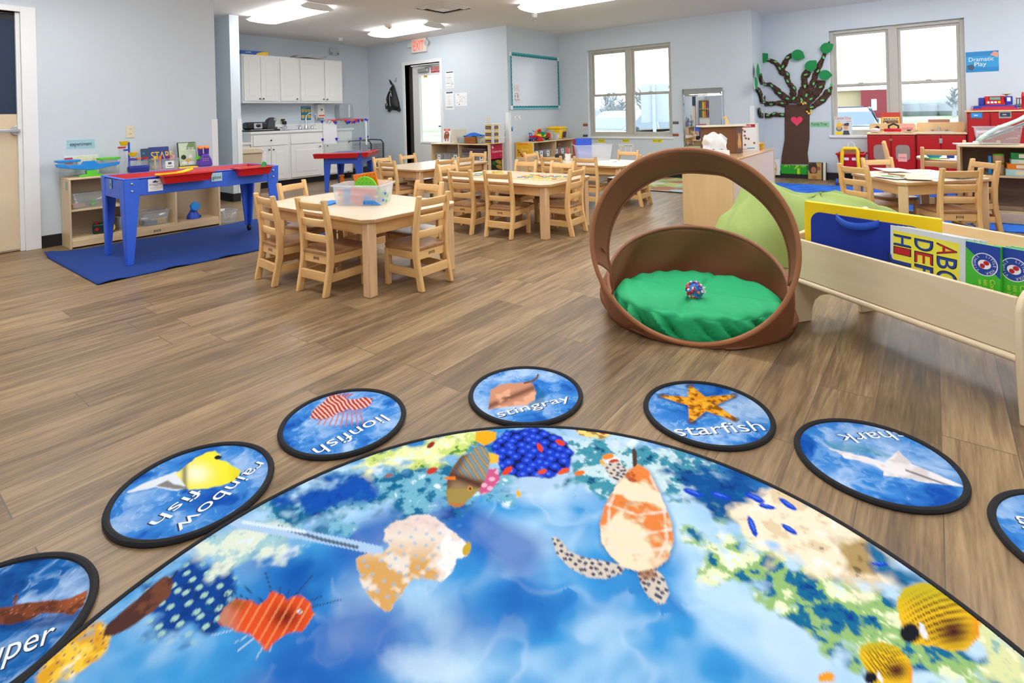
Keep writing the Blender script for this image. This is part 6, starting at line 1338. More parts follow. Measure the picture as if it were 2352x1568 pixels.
# ---------------------------------------------------------------- play kitchen
BKT = wood('play birch', (232, 198, 148), (216, 178, 126), 1, scale=4); SPK = M('speckled grey panel', (150, 132, 120), .7, .2, 90)
def unit(name, label, y0, y1, h, X=8.60, d=.37):
    t = thing(name, label, 'play kitchen', (X, y0, 0), -PI/2); w_ = y0-y1
    MB().box(0, w_, .012, d, .02, h-.02).build('cabinet_body', DRED, t, bevel=.003, smooth=0); MB().box(-.008, w_+.008, -.012, d, h-.02, h).build('top_panel', BKT, t, bevel=.004); return t, w_
t, w_ = unit('toy_stove', 'red toy stove with two rounded oven windows under the window', .685, .178, .685)
MB().prism([(x, .355, .685+z) for x, z in rrect(.0, w_, 0, .115, .03)], (0, .014, 0)).build('backboard', BKT, t, bevel=.003)
for x0, x1 in ((.012, w_/2-.003), (w_/2+.003, w_-.012)):
    d_ = MB().box(x0, x1, -.006, .012, .04, .65).build('door', DRED, t, bevel=.004, smooth=0)
    xc = x0+.055 if x0 < .1 else x0+.045; W0 = MB(); W0.prism([(xc+x, -.0068, .335+z) for x, z in rrect(0, .145, 0, .20, .045)], (0, .0006, 0)); W0.build('oven_window', SPK, d_, smooth=0)
MB().cyl((w_/2, -.007, .60), (w_/2, -.012, .60), .018, n=16).build('latch', BROWN, t)
for x, r_ in ((.06, .045), (.26, .05), (.42, .04)): MB().cyl((x, .12, .685), (x, .12, .690), r_, n=24).build('hot_plate', M('plate tan', (216, 196, 160), .5, .04), t)
for x in (.04,): MB().cyl((x+.05, .352, .745), (x+.05, .340, .745), .024, n=16).build('knob', BLACK, t)
def dr(D): pass
m = MB(); c = Vector((8.2445, .255, .74)); X_ = 8.60+.354
m.box(X_-.002, X_, .205-.0, .335, .695, .79); m.text('cooking', (X_-.0022, .27, .722), (0, -1, 0), (0, 0, 1), h=.03, mi=1, maxw=.11); m.plate([(X_-.0024, .335, .716), (X_-.0024, .205, .716), (X_-.0024, .205, .718), (X_-.0024, .335, .718)], 1); one(m, 'word_card', [M('pink card', (240, 170, 160), .7, .03), M('card ink red', (150, 60, 60), .6, .05)], 'pink word card reading cooking on the toy stove backboard', 'sign', smooth=0)
m = MB(); a_ = WX(2073, 362, 8.594); m.box(8.590, 8.5935, a_.y-.045, a_.y+.045, a_.z-.05, a_.z+.05); m.text('oven', (8.5898, a_.y, a_.z-.01), (0, -1, 0), (0, 0, 1), h=.025, mi=1); one(m, 'word_card', [M('pink card'), M('card ink red')], 'pink card on the red oven door behind the side-on chair', 'sign', smooth=0)
t = thing('toy_iron', 'red toy iron with a black handle on the toy stove', 'toy iron', (8.70, .405, .6915), PI/2); MB().prism([(x, y, .0) for x, y in ((-.08, -.05), (.06, -.045), (.11, 0), (.06, .045), (-.08, .05))], (0, 0, .05)).build('iron_body', RED, t, bevel=.012, seg=3); m = MB(); m.tube([(-.05, 0, .048), (-.05, 0, .085), (0, 0, .11), (.05, 0, .085), (.05, 0, .048)], .012, 8); m.build('handle', BLACK, t); MB().prism([(x, y, -.001) for x, y in ((-.085, -.055), (.06, -.05), (.115, 0), (.06, .05), (-.085, .055))], (0, 0, .008)).build('sole_plate', PAPER, t, bevel=.002)
t = thing('toy_saucepan', 'white and red toy saucepan with a long handle on the toy stove', 'toy pan', (8.70, .60, .6915)); MB().lathe([(.04, 0), (.05, .008), (.055, .035), (.05, .042), (.02, .055), (0, .056)], n=22).build('pan_body', M('toy pink white', (238, 220, 224), .4, .05), t); MB().ball((0, 0, .062), .012, 10).build('lid_knob', RED, t); m = MB(); m.tube([(0, -.05, .03), (.0, -.14, .036)], .006, 6); m.build('handle', BRN, t)
t = thing('toy_dish', 'small black and white toy dish at the right of the toy stove', 'toy dish', (8.70, .245, .6915)); MB().lathe([(.03, 0), (.048, .012), (.05, .016)], n=20).build('dish', CREAM, t); MB().ball((0, 0, .022), .026, 10, sc=(1, 1, .6)).build('black_lump', BLACK, t)
t, w_ = unit('toy_sink', 'red toy sink unit with grey basin beside the toy stove', .172, -.308, .690)
MB().prism([(x, .355, .690+z) for x, z in rrect(0, w_, 0, .12, .03)], (0, .014, 0)).build('backboard', BKT, t, bevel=.003)
for x0, x1 in ((.012, w_/2-.003), (w_/2+.003, w_-.012)): MB().box(x0, x1, -.006, .012, .04, .655).build('door', DRED, t, bevel=.004, smooth=0)
MB().box(.08, w_-.10, .04, .30, .690, .696).build('basin_rim', M('sink grey', (186, 188, 190), .4, .03), t, bevel=.003); m = MB(); m.tube([(w_/2-.01, .33, .69), (w_/2-.01, .33, .75), (w_/2-.01, .27, .75)], .012, 8); m.build('tap', STEEL, t)
for s in (-1, 1): MB().lathe([(.014, 0), (.012, .02), (.016, .026), (0, .03)], (w_/2-.01+s*.07, .32, .69), 12).build('tap_knob', STEEL, t)
MB().box(w_/2-.016, w_/2+.016, -.010, -.006, .56, .62).build('latch', STEEL, t, bevel=.003)
t, w_ = unit('toy_fridge', 'tall red toy refrigerator at the right, topped by the cash register', -.318, -.86, .955)
for x0, x1 in ((.012, .205), (.211, w_-.012)): MB().box(x0, x1, -.006, .012, .04, .92).build('door', DRED, t, bevel=.004, smooth=0)
MB().prism([(x, -.0068, .50+z) for x, z in rrect(.065, .125, 0, .15, .02)], (0, .0006, 0)).build('door_opening', [BLACK], t, smooth=0)
for px, py, px1, py1, lb, mm_ in ((2229, 258, 2257, 272, 'blue bus photograph taped to the left of the toy fridge', [GRP, SKY, PAPER]), (2294, 256, 2323, 271, 'grey truck photograph taped to the right of the toy fridge', [M('sepia photo', (170, 160, 150), .5, .1, 30), M('photo dark'), M('sepia pale', (206, 190, 176), .5, .05)]), (2290, 286, 2305, 296, 'small red photograph low on the toy fridge, half hidden by the paper folder', [M('brick photo'), CREAM, INK])):
    card('photo_card', lb, 'photo', 'x', 8.592, (px, py), (px1, py1), mm_, lambda D: (D.rect(-.85, .85, -.6, .7, 1), D.rect(-.4, .2, -.1, .2, 2)))
FZ = .956
t = thing('cash_register', 'red and blue toy cash register on top of the toy fridge', 'cash register', (8.74, -.565, FZ), -PI/2+.05)
MB().prism([(x, -.12, z) for x, z in ((-.20, 0), (.20, 0), (.19, .055), (.02, .065), (-.19, .05))], (0, .24, 0)).build('drawer_base', M('register blue', (44, 50, 150), .4, .05), t, bevel=.008)
MB().box(-.12, .17, -.124, -.118, .01, .042).build('drawer_front', M('register red', (190, 30, 60), .4, .05), t, bevel=.002); MB().box(-.20, .20, -.125, .125, 0, .02).build('base_strip', M('register red'), t, bevel=.004)
MB().prism([(-.075, y, z) for y, z in ((-.07, .06), (.08, .06), (.08, .165), (-.0, .165))], (.175, 0, 0)).build('display_head', RED, t, bevel=.008)
def face(z, yo=-.0012): f_ = (z-.06)/(.165-.06); return -.07+.07*f_+yo
m = MB(); m.plate([(-.04, face(.115), .115), (.07, face(.115), .115), (.07, face(.158), .158), (-.04, face(.158), .158)]); sc_ = m.build('screen_bezel', BLACK, t, smooth=0, solid=.002); m = MB(); m.plate([(-.033, face(.12, -.0026), .12), (.062, face(.12, -.0026), .12), (.062, face(.153, -.0026), .153), (-.033, face(.153, -.0026), .153)]); m.build('screen', M('lcd green', (120, 150, 130), .3, .03), sc_, smooth=0)
for i in range(5): x = -.06+.032*i; m = MB(); m.prism([(x, face(.078), .078), (x+.022, face(.078), .078), (x+.022, face(.10), .10), (x, face(.10), .10)], (0, -.005, .003)); m.build('key', (PAPER, PAPER, PAPER, YEL, RED)[i], t, bevel=.001)
MB().box(-.13, -.08, -.02, .07, .055, .15).build('card_slot', M('register blue'), t, bevel=.008); MB().box(.10, .165, -.06, .08, .06, .16).build('side_tower', M('register blue'), t, bevel=.01); MB().box(.115, .145, -.0625, -.06, .10, .145).build('receipt', PAPER, t, smooth=0); m = MB(); m.lathe([(.012, .16), (.012, .175), (.045, .185), (.045, .188), (0, .188)], (.12, .02, 0), 16); m.build('scale_pan', M('amber', (230, 180, 90), .4, .05), t)
t = thing('utensil_stand', 'red toy utensil stand with grey spoons right of the cash register', 'utensil stand', (8.76, -.825, FZ), 0); m = MB(); m.lathe([(.05, 0), (.045, .012), (.014, .02), (.012, .15), (.016, .155), (.008, .20), (0, .205)], n=18); m.build('stand', RED, t); m = MB(); m.cyl((0, -.06, .13), (0, .06, .13), .006, n=8); m.build('cross_bar', RED, t)
for i, y in enumerate((-.055, -.025, .03, .055)): m = MB(); m.cyl((-.012, y, .04), (-.012, y, .14), .005, n=6); m.ball((-.012, y, .045), .02, 10, sc=(.5, 1, 1.3)); m.build('utensil', M('utensil grey', (96, 98, 104), .5, .05), t)
# shopping cart
ya = WX(1952, 360, 8.42).y
t = thing('toy_cart', 'toy shopping cart with red basket, tall yellow handle and blue wheels', 'toy cart', (8.42, ya, 0), -PI/2)
m = MB(); m.tube([(-.12, 0, .035), (-.108, 0, .10), (-.09, 0, .33), (-.085, .01, .46), (-.07, .012, .49), (.07, .012, .49), (.085, .01, .46), (.09, 0, .33), (.108, 0, .10), (.12, 0, .035)], .022, 10); m.build('handle_frame', YEL, t)
m = MB(); P0 = [(-.15, .04, .41), (.15, .04, .41), (.15, .36, .41), (-.15, .36, .41)]; P1 = [(-.10, .07, .19), (.10, .07, .19), (.10, .30, .19), (-.10, .30, .19)]; m.add(P0+P1, [(i, (i+1) % 4, (i+1) % 4+4, i+4) for i in range(4)]+[(4, 5, 6, 7)]); b_ = m.build('basket', RED, t, solid=.008, smooth=0)
m = MB(); m.box(-.165, .165, .025, .05, .40, .425); m.box(-.165, -.14, .05, .375, .40, .425); m.box(.14, .165, .05, .375, .40, .425); m.box(-.14, .14, .35, .375, .40, .425); m.build('basket_rim', RED, b_, bevel=.006)
for x in (-.045, .045): MB().prism([(x+px, .047, .35+pz) for px, pz in rrect(-.028, .028, -.018, .018, .008)], (0, -.004, 0)).build('handle_slot', PAPER, b_, smooth=0)
for s in (-1, 1): MB().cyl((s*.135, .0, .045), (s*.165, .0, .045), .045, n=20).build('wheel', BLUE, t, bevel=.008); MB().cyl((s*.12, .30, .045), (s*.15, .30, .045), .045, n=20).build('wheel', BLUE, t, bevel=.008)
m = MB(); m.cyl((-.14, 0, .045), (.14, 0, .045), .010, n=8); m.cyl((-.13, .30, .045), (.13, .30, .045), .010, n=8); m.tube([(-.11, 0, .05), (-.11, .30, .05), (-.10, .28, .2)], .012, 6); m.tube([(.11, 0, .05), (.11, .30, .05), (.10, .28, .2)], .012, 6); m.build('axle_frame', YEL, t)
t = thing('paper_bag', 'brown paper bag with white string handles inside the toy cart', 'bag', (8.62, ya-.0, .21), -PI/2); MB().box(-.095, .095, -.05, .05, 0, .27).build('bag_body', M('kraft bag', (160, 116, 76), .8, .08), t, bevel=.004)
m = MB()
for yy in (-.04, .04): m.tube([(-.04, yy, .265), (-.035, yy, .33), (0, yy, .355), (.035, yy, .33), (.04, yy, .265)], .003, 5)
m.build('string_handles', PAPER, t)
one(MB().ball((0, 0, .02), .035, 12, sc=(1, 1, .6)), 'toy_food', PAPER, 'white toy food lying beside the bag in the toy cart', 'toy food', None, (8.56, ya-.105, .245))
# blue patterned carpet
def carpet_mat():
    m, nt, b, L = newmat('blue striped carpet'); tc = nt.nodes.new('ShaderNodeTexCoord'); br = nt.nodes.new('ShaderNodeTexBrick')
    mp = nt.nodes.new('ShaderNodeMapping'); mp.inputs['Rotation'].default_value = (0, 0, .785); L.new(tc.outputs['Object'], mp.inputs[0]); L.new(mp.outputs[0], br.inputs['Vector'])
    br.inputs['Scale'].default_value = 3.2; br.inputs['Color1'].default_value = rgb((8, 78, 190)); br.inputs['Color2'].default_value = rgb((30, 120, 226)); br.inputs['Mortar'].default_value = rgb((6, 60, 160)); br.inputs['Mortar Size'].default_value = .012; br.inputs['Row Height'].default_value = .22; br.inputs['Brick Width'].default_value = .7
    L.new(br.outputs[0], b.inputs['Base Color']); b.inputs['Roughness'].default_value = .9; return m
one(MB().prism([(x, y, 0) for x, y in rrect(5.95, 8.30, -1.6, 1.74, .06)], (0, 0, .009)), 'area_carpet', carpet_mat(), 'bright blue striped carpet in front of the play kitchen', 'carpet', smooth=0)
def map_mat():
    m, nt, b, L = newmat('printed map carpet'); tc = nt.nodes.new('ShaderNodeTexCoord'); v = nt.nodes.new('ShaderNodeTexVoronoi'); v.inputs['Scale'].default_value = 4.5; L.new(tc.outputs['Object'], v.inputs['Vector'])
    r = nt.nodes.new('ShaderNodeValToRGB'); r.color_ramp.interpolation = 'CONSTANT'; e = r.color_ramp.elements; e[0].color = rgb((150, 160, 96)); e[1].position = .86; e[1].color = rgb((166, 110, 84))
    for p, c in ((.25, (186, 186, 120)), (.45, (168, 190, 190)), (.6, (206, 200, 150)), (.75, (120, 140, 110))): q = e.new(p); q.color = rgb(c)
    sp = nt.nodes.new('ShaderNodeSeparateColor'); L.new(v.outputs['Color'], sp.inputs[0]); L.new(sp.outputs[0], r.inputs[0]); L.new(r.outputs[0], b.inputs['Base Color']); b.inputs['Roughness'].default_value = .9; return m
o = thing('map_rug', 'green printed map rug with a dark edge under the window', 'rug', (7.53, 3.13, 0)); MB().prism([(x, y, 0) for x, y in rrect(-.72, .72, -.76, .76, .08)], (0, 0, .007)).build('pile', map_mat(), o, smooth=0)
m = MB(); P = rrect(-.735, .735, -.775, .775, .09); m.tube([(x, y, .006) for x, y in P], .008, 6, closed=True); m.build('bound_edge', BLACK, o)
# ---------------------------------------------------------------- round play table and its chairs
t = thing('round_table', 'small round white topped table set with toy food', 'table', (7.20, -.27, .009), 0); RTZ = .50
tp = MB().cyl((0, 0, RTZ-.013), (0, 0, RTZ-.009), .415, n=48).build('tabletop', M('white laminate', (238, 238, 240), .3, .02), t); MB().cyl((0, 0, RTZ-.034), (0, 0, RTZ-.0132), .418, n=48).build('edge_band', TOPE, tp, bevel=.003)
for a in (45, 135, 225, 315): x, y = .29*math.cos(math.radians(a)), .29*math.sin(math.radians(a)); MB().box(x-.03, x+.03, y-.03, y+.03, 0, RTZ-.034).build('leg', LEGW, t, bevel=.005)
MB().lathe([(.30, RTZ-.10), (.30, RTZ-.034), (.285, RTZ-.034), (.285, RTZ-.10)], n=40).build('apron', MAPX, t)
def bigchair(x, y, f, lb):
    o = chair(x, y, f, lb, g6); s = 1.10; o.scale = (s, s, s); o.location.z = .009; return o
bigchair(7.42, .42, -88, 'maple child chair seen edge-on left of the round play table, before the toy stove')
bigchair(6.56, -.05, 2, 'maple child chair with its back to the camera in front of the round play table')
bigchair(7.80, -.40, 180, 'maple child chair behind the round play table, its top rail before the fridge')
TZ2 = RTZ
def rt(px, py): v = G(px, py, TZ2); return v
q = Vector((7.02, .0, TZ2)); t = thing('toy_bowl', 'turquoise bowl of red apples on the round play table', 'bowl', q); MB().lathe([(.035, 0), (.06, .02), (.072, .045), (.068, .045), (.055, .02), (0, .008)], n=26).build('bowl', M('turquoise', (30, 150, 190), .4, .04), t)
for i, (x, y) in enumerate(((-.02, .028), (.0, -.03), (.03, .01))): one(MB().lathe([(0, .006), (.018, 0), (.03, .018), (.026, .045), (.008, .05), (0, .044)], n=16), 'toy_apple', M('apple red', (150, 24, 36), .3, .1), 'red toy apple in the turquoise bowl', 'toy apple', 'apples in the turquoise bowl', q+Vector((x, y, .012)))
one(MB().lathe([(.03, 0), (.035, .075), (.032, .075), (.027, .006), (0, .006)], n=20), 'toy_cup', DBLUE, 'blue toy cup right of the apple bowl on the round table', 'cup', None, (7.08, -.13, TZ2))
one(MB().box(-.04, .04, -.05, .05, 0, .085), 'toy_box', BLUE, 'blue toy box behind the chair on the round play table', 'box', None, (7.30, -.30, TZ2), .1, bevel=.004)
for i, (x, y, c, lb) in enumerate(((6.92, .02, GRN, 'green toy knife in front of the turquoise bowl'), (6.93, -.05, M('olive toy', (130, 140, 40), .5, .05), 'olive toy utensil in front of the blue cup'), (6.98, -.30, RED, 'red toy utensil at the right of the round table'), (7.05, -.36, PUR, 'purple toy piece at the right of the round table'), (6.95, .08, RED, 'red toy plate edge left of the turquoise bowl'))): one(MB().prism([(px, py, 0) for px, py in ((-.07, -.008), (.05, -.012), (.07, 0), (.05, .012), (-.07, .008))], (0, 0, .01)), 'toy_utensil', c, lb, 'toy utensil', None, (x, y, TZ2+.0), 1.3+.4*i, bevel=.003)
one(MB().box(-.10, .10, -.13, .13, 0, .002), 'paper_sheet', PAPER, 'white paper under the purple toy on the round table', 'paper', None, (7.22, -.48, TZ2), .3, smooth=0)
# ---------------------------------------------------------------- brown shelf at the right
cabinet('tall_shelf', 'birch shelf of cans and boxes at the right edge of the photo', 'shelf', (6.30, -.165, 0), -PI/2, 1.35, .36, .675, (.70,), ((.008, .70, .40), (.70, 1.34, .40)), mats=(BIR, BIRZ), backm=M('brown back panel', (128, 108, 98), .7, .05), toe=.10)
QZ = .676
t = bin_('storage_bin', 'large clear bin with a thick bent pad of green paper on the right shelf', 'bin', (6.47, -.44, QZ), -PI/2+.05, .30, .24, .155, CLEARB)
PGR = M('mint paper', (206, 232, 216), .6, .03)
m = MB()
def pad(u, v): s_ = u*.46; return (.13-.36*u-.02*math.sin(u*3), (v-.5)*.20, .02+.26*u**.85+.012*math.sin(u*6))
m.grid(pad, 16, 4); o = one(m, 'paper_pad', PGR, 'bent pad of mint green paper sticking out of the clear bin', 'paper pad', None, (6.46, -.44, QZ+.012), PI/2+.05, smooth=60, solid=.016)
m = MB(); m.grid(lambda u, v: (.15-.42*u, (v-.5)*.18, .012+.22*u**1.1), 12, 4); one(m, 'paper_pad', M('grey print pages', (190, 198, 204), .6, .12, 60), 'grey printed pages beneath the mint pad in the clear bin', 'paper pad', None, (6.49, -.45, QZ+.010), PI/2+.05, smooth=60, solid=.010)
one(MB().box(-.06, .06, -.09, .09, 0, .012), 'paper_bundle', M('lilac white', (224, 222, 234), .6, .05), 'folded lilac white papers at the left end of the right shelf top', 'paper', None, (6.42, -.235, QZ), .3, bevel=.003); one(MB().box(-.02, .02, -.03, .03, 0, .03), 'small_carton', PAPER, 'small white carton beside the clear bin on the right shelf', 'box', None, (6.40, -.305, QZ), .2, bevel=.002)
sy = .417
def can(x, y, z, label, c1, c2): 
    t = thing('food_can', label, 'can', (x, y, z)); MB().cyl((0, 0, 0), (0, 0, .09), .037, n=24).build('can_body', c1, t, bevel=.003); MB().lathe([(.0375, .015), (.0378, .02), (.0378, .07), (.0375, .075)], n=24).build('can_label', c2, t)
LIG = M('lime label', (90, 170, 50), .5, .15, 30); TANL = M('tan label', (196, 150, 110), .5, .08)
can(6.42, -.44, sy, 'tan can at the bottom of the pair of stacked cans', TANL, M('cardboard tan', (190, 156, 116), .6, .1, 30)); can(6.42, -.44, sy+.091, 'green can stacked on the tan can in the right shelf', LIG, TANL)
one(MB().box(-.02, .02, -.012, .012, 0, .16), 'glue_bottle', SKY, 'bright blue bottle left of the stacked cans', 'bottle', None, (6.44, -.385, sy), 0, bevel=.006)
for i, (y, z, hx, hh, c, lb) in enumerate(((-.60, 0, .12, .055, M('pale aqua box', (176, 220, 230), .5, .05), 'pale aqua box at the bottom of the pile in the right shelf'), (-.60, .056, .11, .045, ORG, 'orange box second from the bottom of the pile in the right shelf'), (-.605, .102, .09, .038, M('mint box', (196, 226, 206), .5, .06), 'mint box third from the bottom of the pile in the right shelf'), (-.61, .141, .095, .055, DGRN, 'dark green box on top of the pile in the right shelf'))): 
    t_ = MB(); t_.box(-.08, .08, -hx, hx, 0, hh); t_.plate([(-.0805, hx*.5, hh*.2), (-.0805, -hx*.2, hh*.2), (-.0805, -hx*.2, hh*.8), (-.0805, hx*.5, hh*.8)], 1); one(t_, 'game_box', [c, CREAM], lb, 'box', 'pile of boxes in the right shelf', (6.42, y, sy+z), .0, smooth=0)
one(MB().box(-.10, .10, -.13, .13, 0, .035), 'flat_box', M('taupe box', (160, 136, 116), .6, .06), 'flat taupe box on the floor of the right shelf', 'box', None, (6.46, -.45, .117), 0, bevel=.003)
# ---------------------------------------------------------------- easel water table
t = thing('easel_table', 'blue table with red trays and a clear plexiglass easel by the kitchen', 'easel', (0, 0, 0)); P0e = Vector((4.53, 6.88, 0)); RV, FV = Vector((ST, -CT, 0)), Vector((CT, ST, 0))
t.location = P0e; t.rotation_euler = (0, 0, math.atan2(RV.y, RV.x)); EW, ED_, EZ = .545, .72, .545
EB = M('easel blue', (48, 92, 206), .45, .12, 8)
MB().box(0, EW, 0, ED_, EZ-.14, EZ-.02).build('skirt', EB, t, bevel=.006)
for sx in (0, 1):
    for sy_ in (0, 1):
        X = lambda v: EW-v if sx else v
        Yf = lambda v: ED_-v if sy_ else v
        m = MB(); m.prism([(X(0), Yf(0), EZ-.14), (X(.10), Yf(0), EZ-.14), (X(.055), Yf(0), 0), (X(.008), Yf(0), 0)], (0, (-1 if sy_ else 1)*.02, 0)); m.prism([(X(0), Yf(0), EZ-.14), (X(0), Yf(.10), EZ-.14), (X(0.004), Yf(.055), 0), (X(0.004), Yf(.008), 0)], ((-1 if sx else 1)*.02, 0, 0)); m.build('leg', EB, t, bevel=.003, smooth=0)
for x in (.04, EW-.04): MB().ball((x, -.003, EZ-.075), .010, 10).build('bolt_head', STEEL, t)
MB().box(.02, EW-.02, .02, ED_-.02, EZ-.02, EZ+.004).build('tray_floor', M('violet blue floor', (96, 96, 180), .4, .06), t, smooth=0)
def etray(x0, x1, y0, y1, h=.062):
    m = MB(); m.add([(x0, y0, EZ+.012), (x1, y0, EZ+.012), (x1, y1, EZ+.012), (x0, y1, EZ+.012), (x0+.012, y0+.012, EZ+.012-h), (x1-.012, y0+.012, EZ+.012-h), (x1-.012, y1-.012, EZ+.012-h), (x0+.012, y1-.012, EZ+.012-h)], [(i, (i+1) % 4, (i+1) % 4+4, i+4) for i in range(4)]+[(4, 5, 6, 7)]); o = m.build('paint_tray', RED, t, solid=.005, smooth=0)
    r_ = MB(); r_.tube([(x0, y0, EZ+.012), (x1, y0, EZ+.012), (x1, y1, EZ+.012), (x0, y1, EZ+.012)], .006, 6, closed=True); r_.build('tray_lip', RED, o)
etray(-.115, EW-.03, -.10, -.004); etray(EW+.004, EW+.10, -.02, ED_-.06)
ph = .50; z0 = EZ+.012
for P in ([(-.005, .0), (EW, .0)], [(EW, .0), (EW, ED_*.55)]):
    (xa, ya_), (xb, yb_) = P; MB().plate([(xa, ya_, z0), (xb, yb_, z0), (xb, yb_, z0+ph), (xa, ya_, z0+ph)]).build('plexiglass_panel', PLEXI, t, solid=.004, smooth=0)
m = MB(); m.cyl((.03, -.006, z0+ph-.02), (EW, -.006, z0+ph-.012), .007, n=8); m.build('red_rail', RED, t); m = MB(); m.cyl((EW, 0, z0), (EW, 0, z0+ph), .004, n=6); m.build('corner_post', M('smoke grey plastic'), t)
rnd = random.Random(3); CLB = M('clip blue', (30, 40, 180), .4, .06); CLR = M('clip red', (190, 30, 40), .4, .06); CLG = M('clip grey', (190, 192, 198), .4, .04)
for i, (x, y, z, c) in enumerate(((.0, 0, -.03, CLB), (.06, 0, -.03, CLG), (.11, 0, -.035, CLG), (.17, 0, -.03, CLR), (.19, 0, -.05, CLB), (.34, 0, -.03, CLR), (.36, 0, -.055, CLB), (.39, 0, -.045, CLB), (.43, 0, -.045, CLR), (.46, 0, -.045, CLB), (.49, 0, -.03, CLR), (.52, 0, -.03, CLB), (.545, .06, -.02, CLR), (.545, .12, -.025, CLB), (.545, .30, -.02, CLB), (.545, .38, -.03, CLB), (.0, 0, -.29, CLB), (.20, 0, -.285, CLB), (.545, 0, -.29, CLB), (.545, .38, -.28, CLB))):
    c_ = Vector((x, y-.012 if y == 0 else y, z0+ph+z)); m = MB(); m.obox(c_, .034, .03, .024); m.obox(c_+Vector((0, 0, -.02)), .02, .022, .02); m.build('clip', c, t, bevel=.004)
for P, lb in (([(.01, -.004), (.205, -.004)], 'white paper clipped to the front of the clear easel'), ([(.5485, .26), (.5485, .36)], 'white paper clipped to the right side of the clear easel')):
    (xa, ya_), (xb, yb_) = P; dz = .14 if xa < .1 else .10
    m = MB(); m.add([(xa, ya_-(.004 if xa < .1 else 0), z0+dz), (xb, yb_-(.004 if xa < .1 else 0), z0+dz), (xb, yb_-(.004 if xa < .1 else 0), z0+ph-.04), (xa, ya_-(.004 if xa < .1 else 0), z0+ph-.04)], [(0, 1, 2, 3)]); o = one(m, 'easel_paper', clear('translucent paper', (246, 249, 252), milky=.82, gloss=.02, rough=.5), lb, 'paper', 'papers on the clear easel', P0e, t.rotation_euler.z, smooth=0, solid=.001)
# toys on the floor under and beside the easel
q = G(791, 420, 0); t = thing('toy_stacker', 'orange and green toy post on the floor under the easel', 'toy', (4.86, 6.92, 0)); MB().lathe([(.035, .07), (.035, .17), (.028, .17), (.028, .19), (.04, .20), (.04, .22)], n=18).build('orange_post', ORG, t); MB().lathe([(.032, 0), (.034, .04), (.028, .055)], n=18).build('green_foot', GRN, t); MB().cyl((-.045, 0, .056), (.10, -.05, .066), .008, n=8).build('red_bar', RED, t)
one(MB().lathe([(.03, 0), (.03, .13), (.036, .14), (.036, .16)], n=18), 'toy_post', SKY, 'blue toy post on the floor right of the orange one', 'toy', None, (5.30, 7.02, 0))
# ================================================================ BROWN HOOP HIDEAWAY
HC = Vector((2.416, .843, 0)); fw_ = HC.normalized(); rt_ = Vector((fw_.y, -fw_.x, 0)); UPV = Vector((0, 0, 1))
FABB = M('brown ripstop fabric', (138, 84, 54), .62, .10, 22, .25, stretch=None); FABR = M('brown hoop binding', (166, 108, 68), .6, .08, 40)
t = thing('hoop_hideaway', 'brown fabric pop-up hideaway with an upright hoop and green cushion inside', 'play tent', HC, 0)
def LP(r, d, z): return rt_*r+fw_*d+UPV*z
m = MB(); NN = 72
m.tube([LP(-.02+.435*math.cos(a), .012*math.sin(a), .443+.430*math.sin(a)) for a in [2*PI*i/NN for i in range(NN)]], .011, 10, closed=True); m.build('front_hoop', FABR, t)
def band(u, v):                                                    # upper flap between the hoop and the window opening
    a = math.radians(-14+208*u); k = math.sin(max(0, min(1, u))*PI)**.35
    o = Vector((-.02+.435*math.cos(a), 0, .443+.430*math.sin(a))); i = Vector((.0+.397*math.cos(a), .105, .362+.397*math.sin(a)))
    p = o.lerp(i, v); sag = .012*math.sin(u*23)*math.sin(v*PI)+.018*math.exp(-((u-.56)/.05)**2)*math.sin(v*PI)-.012*math.exp(-((u-.40)/.04)**2)*v
    return LP(p.x, p.y+sag*.5+.02*v*k, p.z-sag)
m = MB(); m.grid(band, 90, 9); m.build('hoop_flap', FABB, t, smooth=80, solid=.003)
m = MB(); m.tube([band(i/60, 1.0) for i in range(61)], .006, 6); m.build('flap_hem', FABB, t)
EB_ = math.radians(24.5); RB = .435
def hb(a):                                                         # back hoop, leaning back from the front edge
    x, s = RB*math.cos(a), .435-RB*math.sin(a)                     # s: distance along the leaning plane
    return Vector((x-.005, s*math.cos(EB_)+.005, s*math.sin(EB_)+.008))
m = MB(); m.tube([LP(*hb(2*PI*i/NN)) for i in range(NN)], .010, 8, closed=True); m.build('back_hoop', FABB, t)
def wallb(u, v):
    a = math.radians(100-380*u*1.0+0); a = math.radians(75-330*u); p = hb(a); q = Vector((.44*math.cos(a), .44-.43*math.sin(a)*1.0-.01, .004))
    r_ = q.lerp(p, v); pk = .018*math.sin(u*40+v*3)*math.sin(v*PI)+.012*math.sin(u*17)*math.sin(v*PI); out = Vector((math.cos(a), -math.sin(a), 0)); r_ += out*(pk+.02*math.sin(v*PI)); return LP(r_.x, r_.y, max(.003, r_.z))
m = MB(); m.grid(wallb, 110, 10); m.build('back_wall', FABB, t, smooth=80, solid=.002)
m = MB(); m.lathe([(.43, .002), (.43, .006), (0, .006)], LP(0, .43, 0), 60); m.build('floor_panel', FABB, t)
def skirt(u, v):                                                   # lower fabric between the front hoop and the floor panel
    a = math.radians(180+18+144*u); o = Vector((-.02+.435*math.cos(a), .0, .443+.430*math.sin(a))); q = Vector((.45*math.cos(a), .40+.42*math.sin(a), .004)); p = o.lerp(q, v)
    w_ = .012*math.sin(u*37+v*6)*math.sin(v*PI); return LP(p.x*(1+w_), p.y, max(.003, p.z-.05*math.sin(v*PI)*math.sin(u*PI)**2*0+w_))
m = MB(); m.grid(skirt, 70, 8); m.build('lower_skirt', FABB, t, smooth=80, solid=.002)
m = MB(); m.tube([LP(-.415, .06, .40), LP(-.40, .13, .34), LP(-.385, .18, .24), LP(-.385, .2, .17), LP(-.40, .22, .12)], .005, 6); m.build('edge_cord', FABB, t)
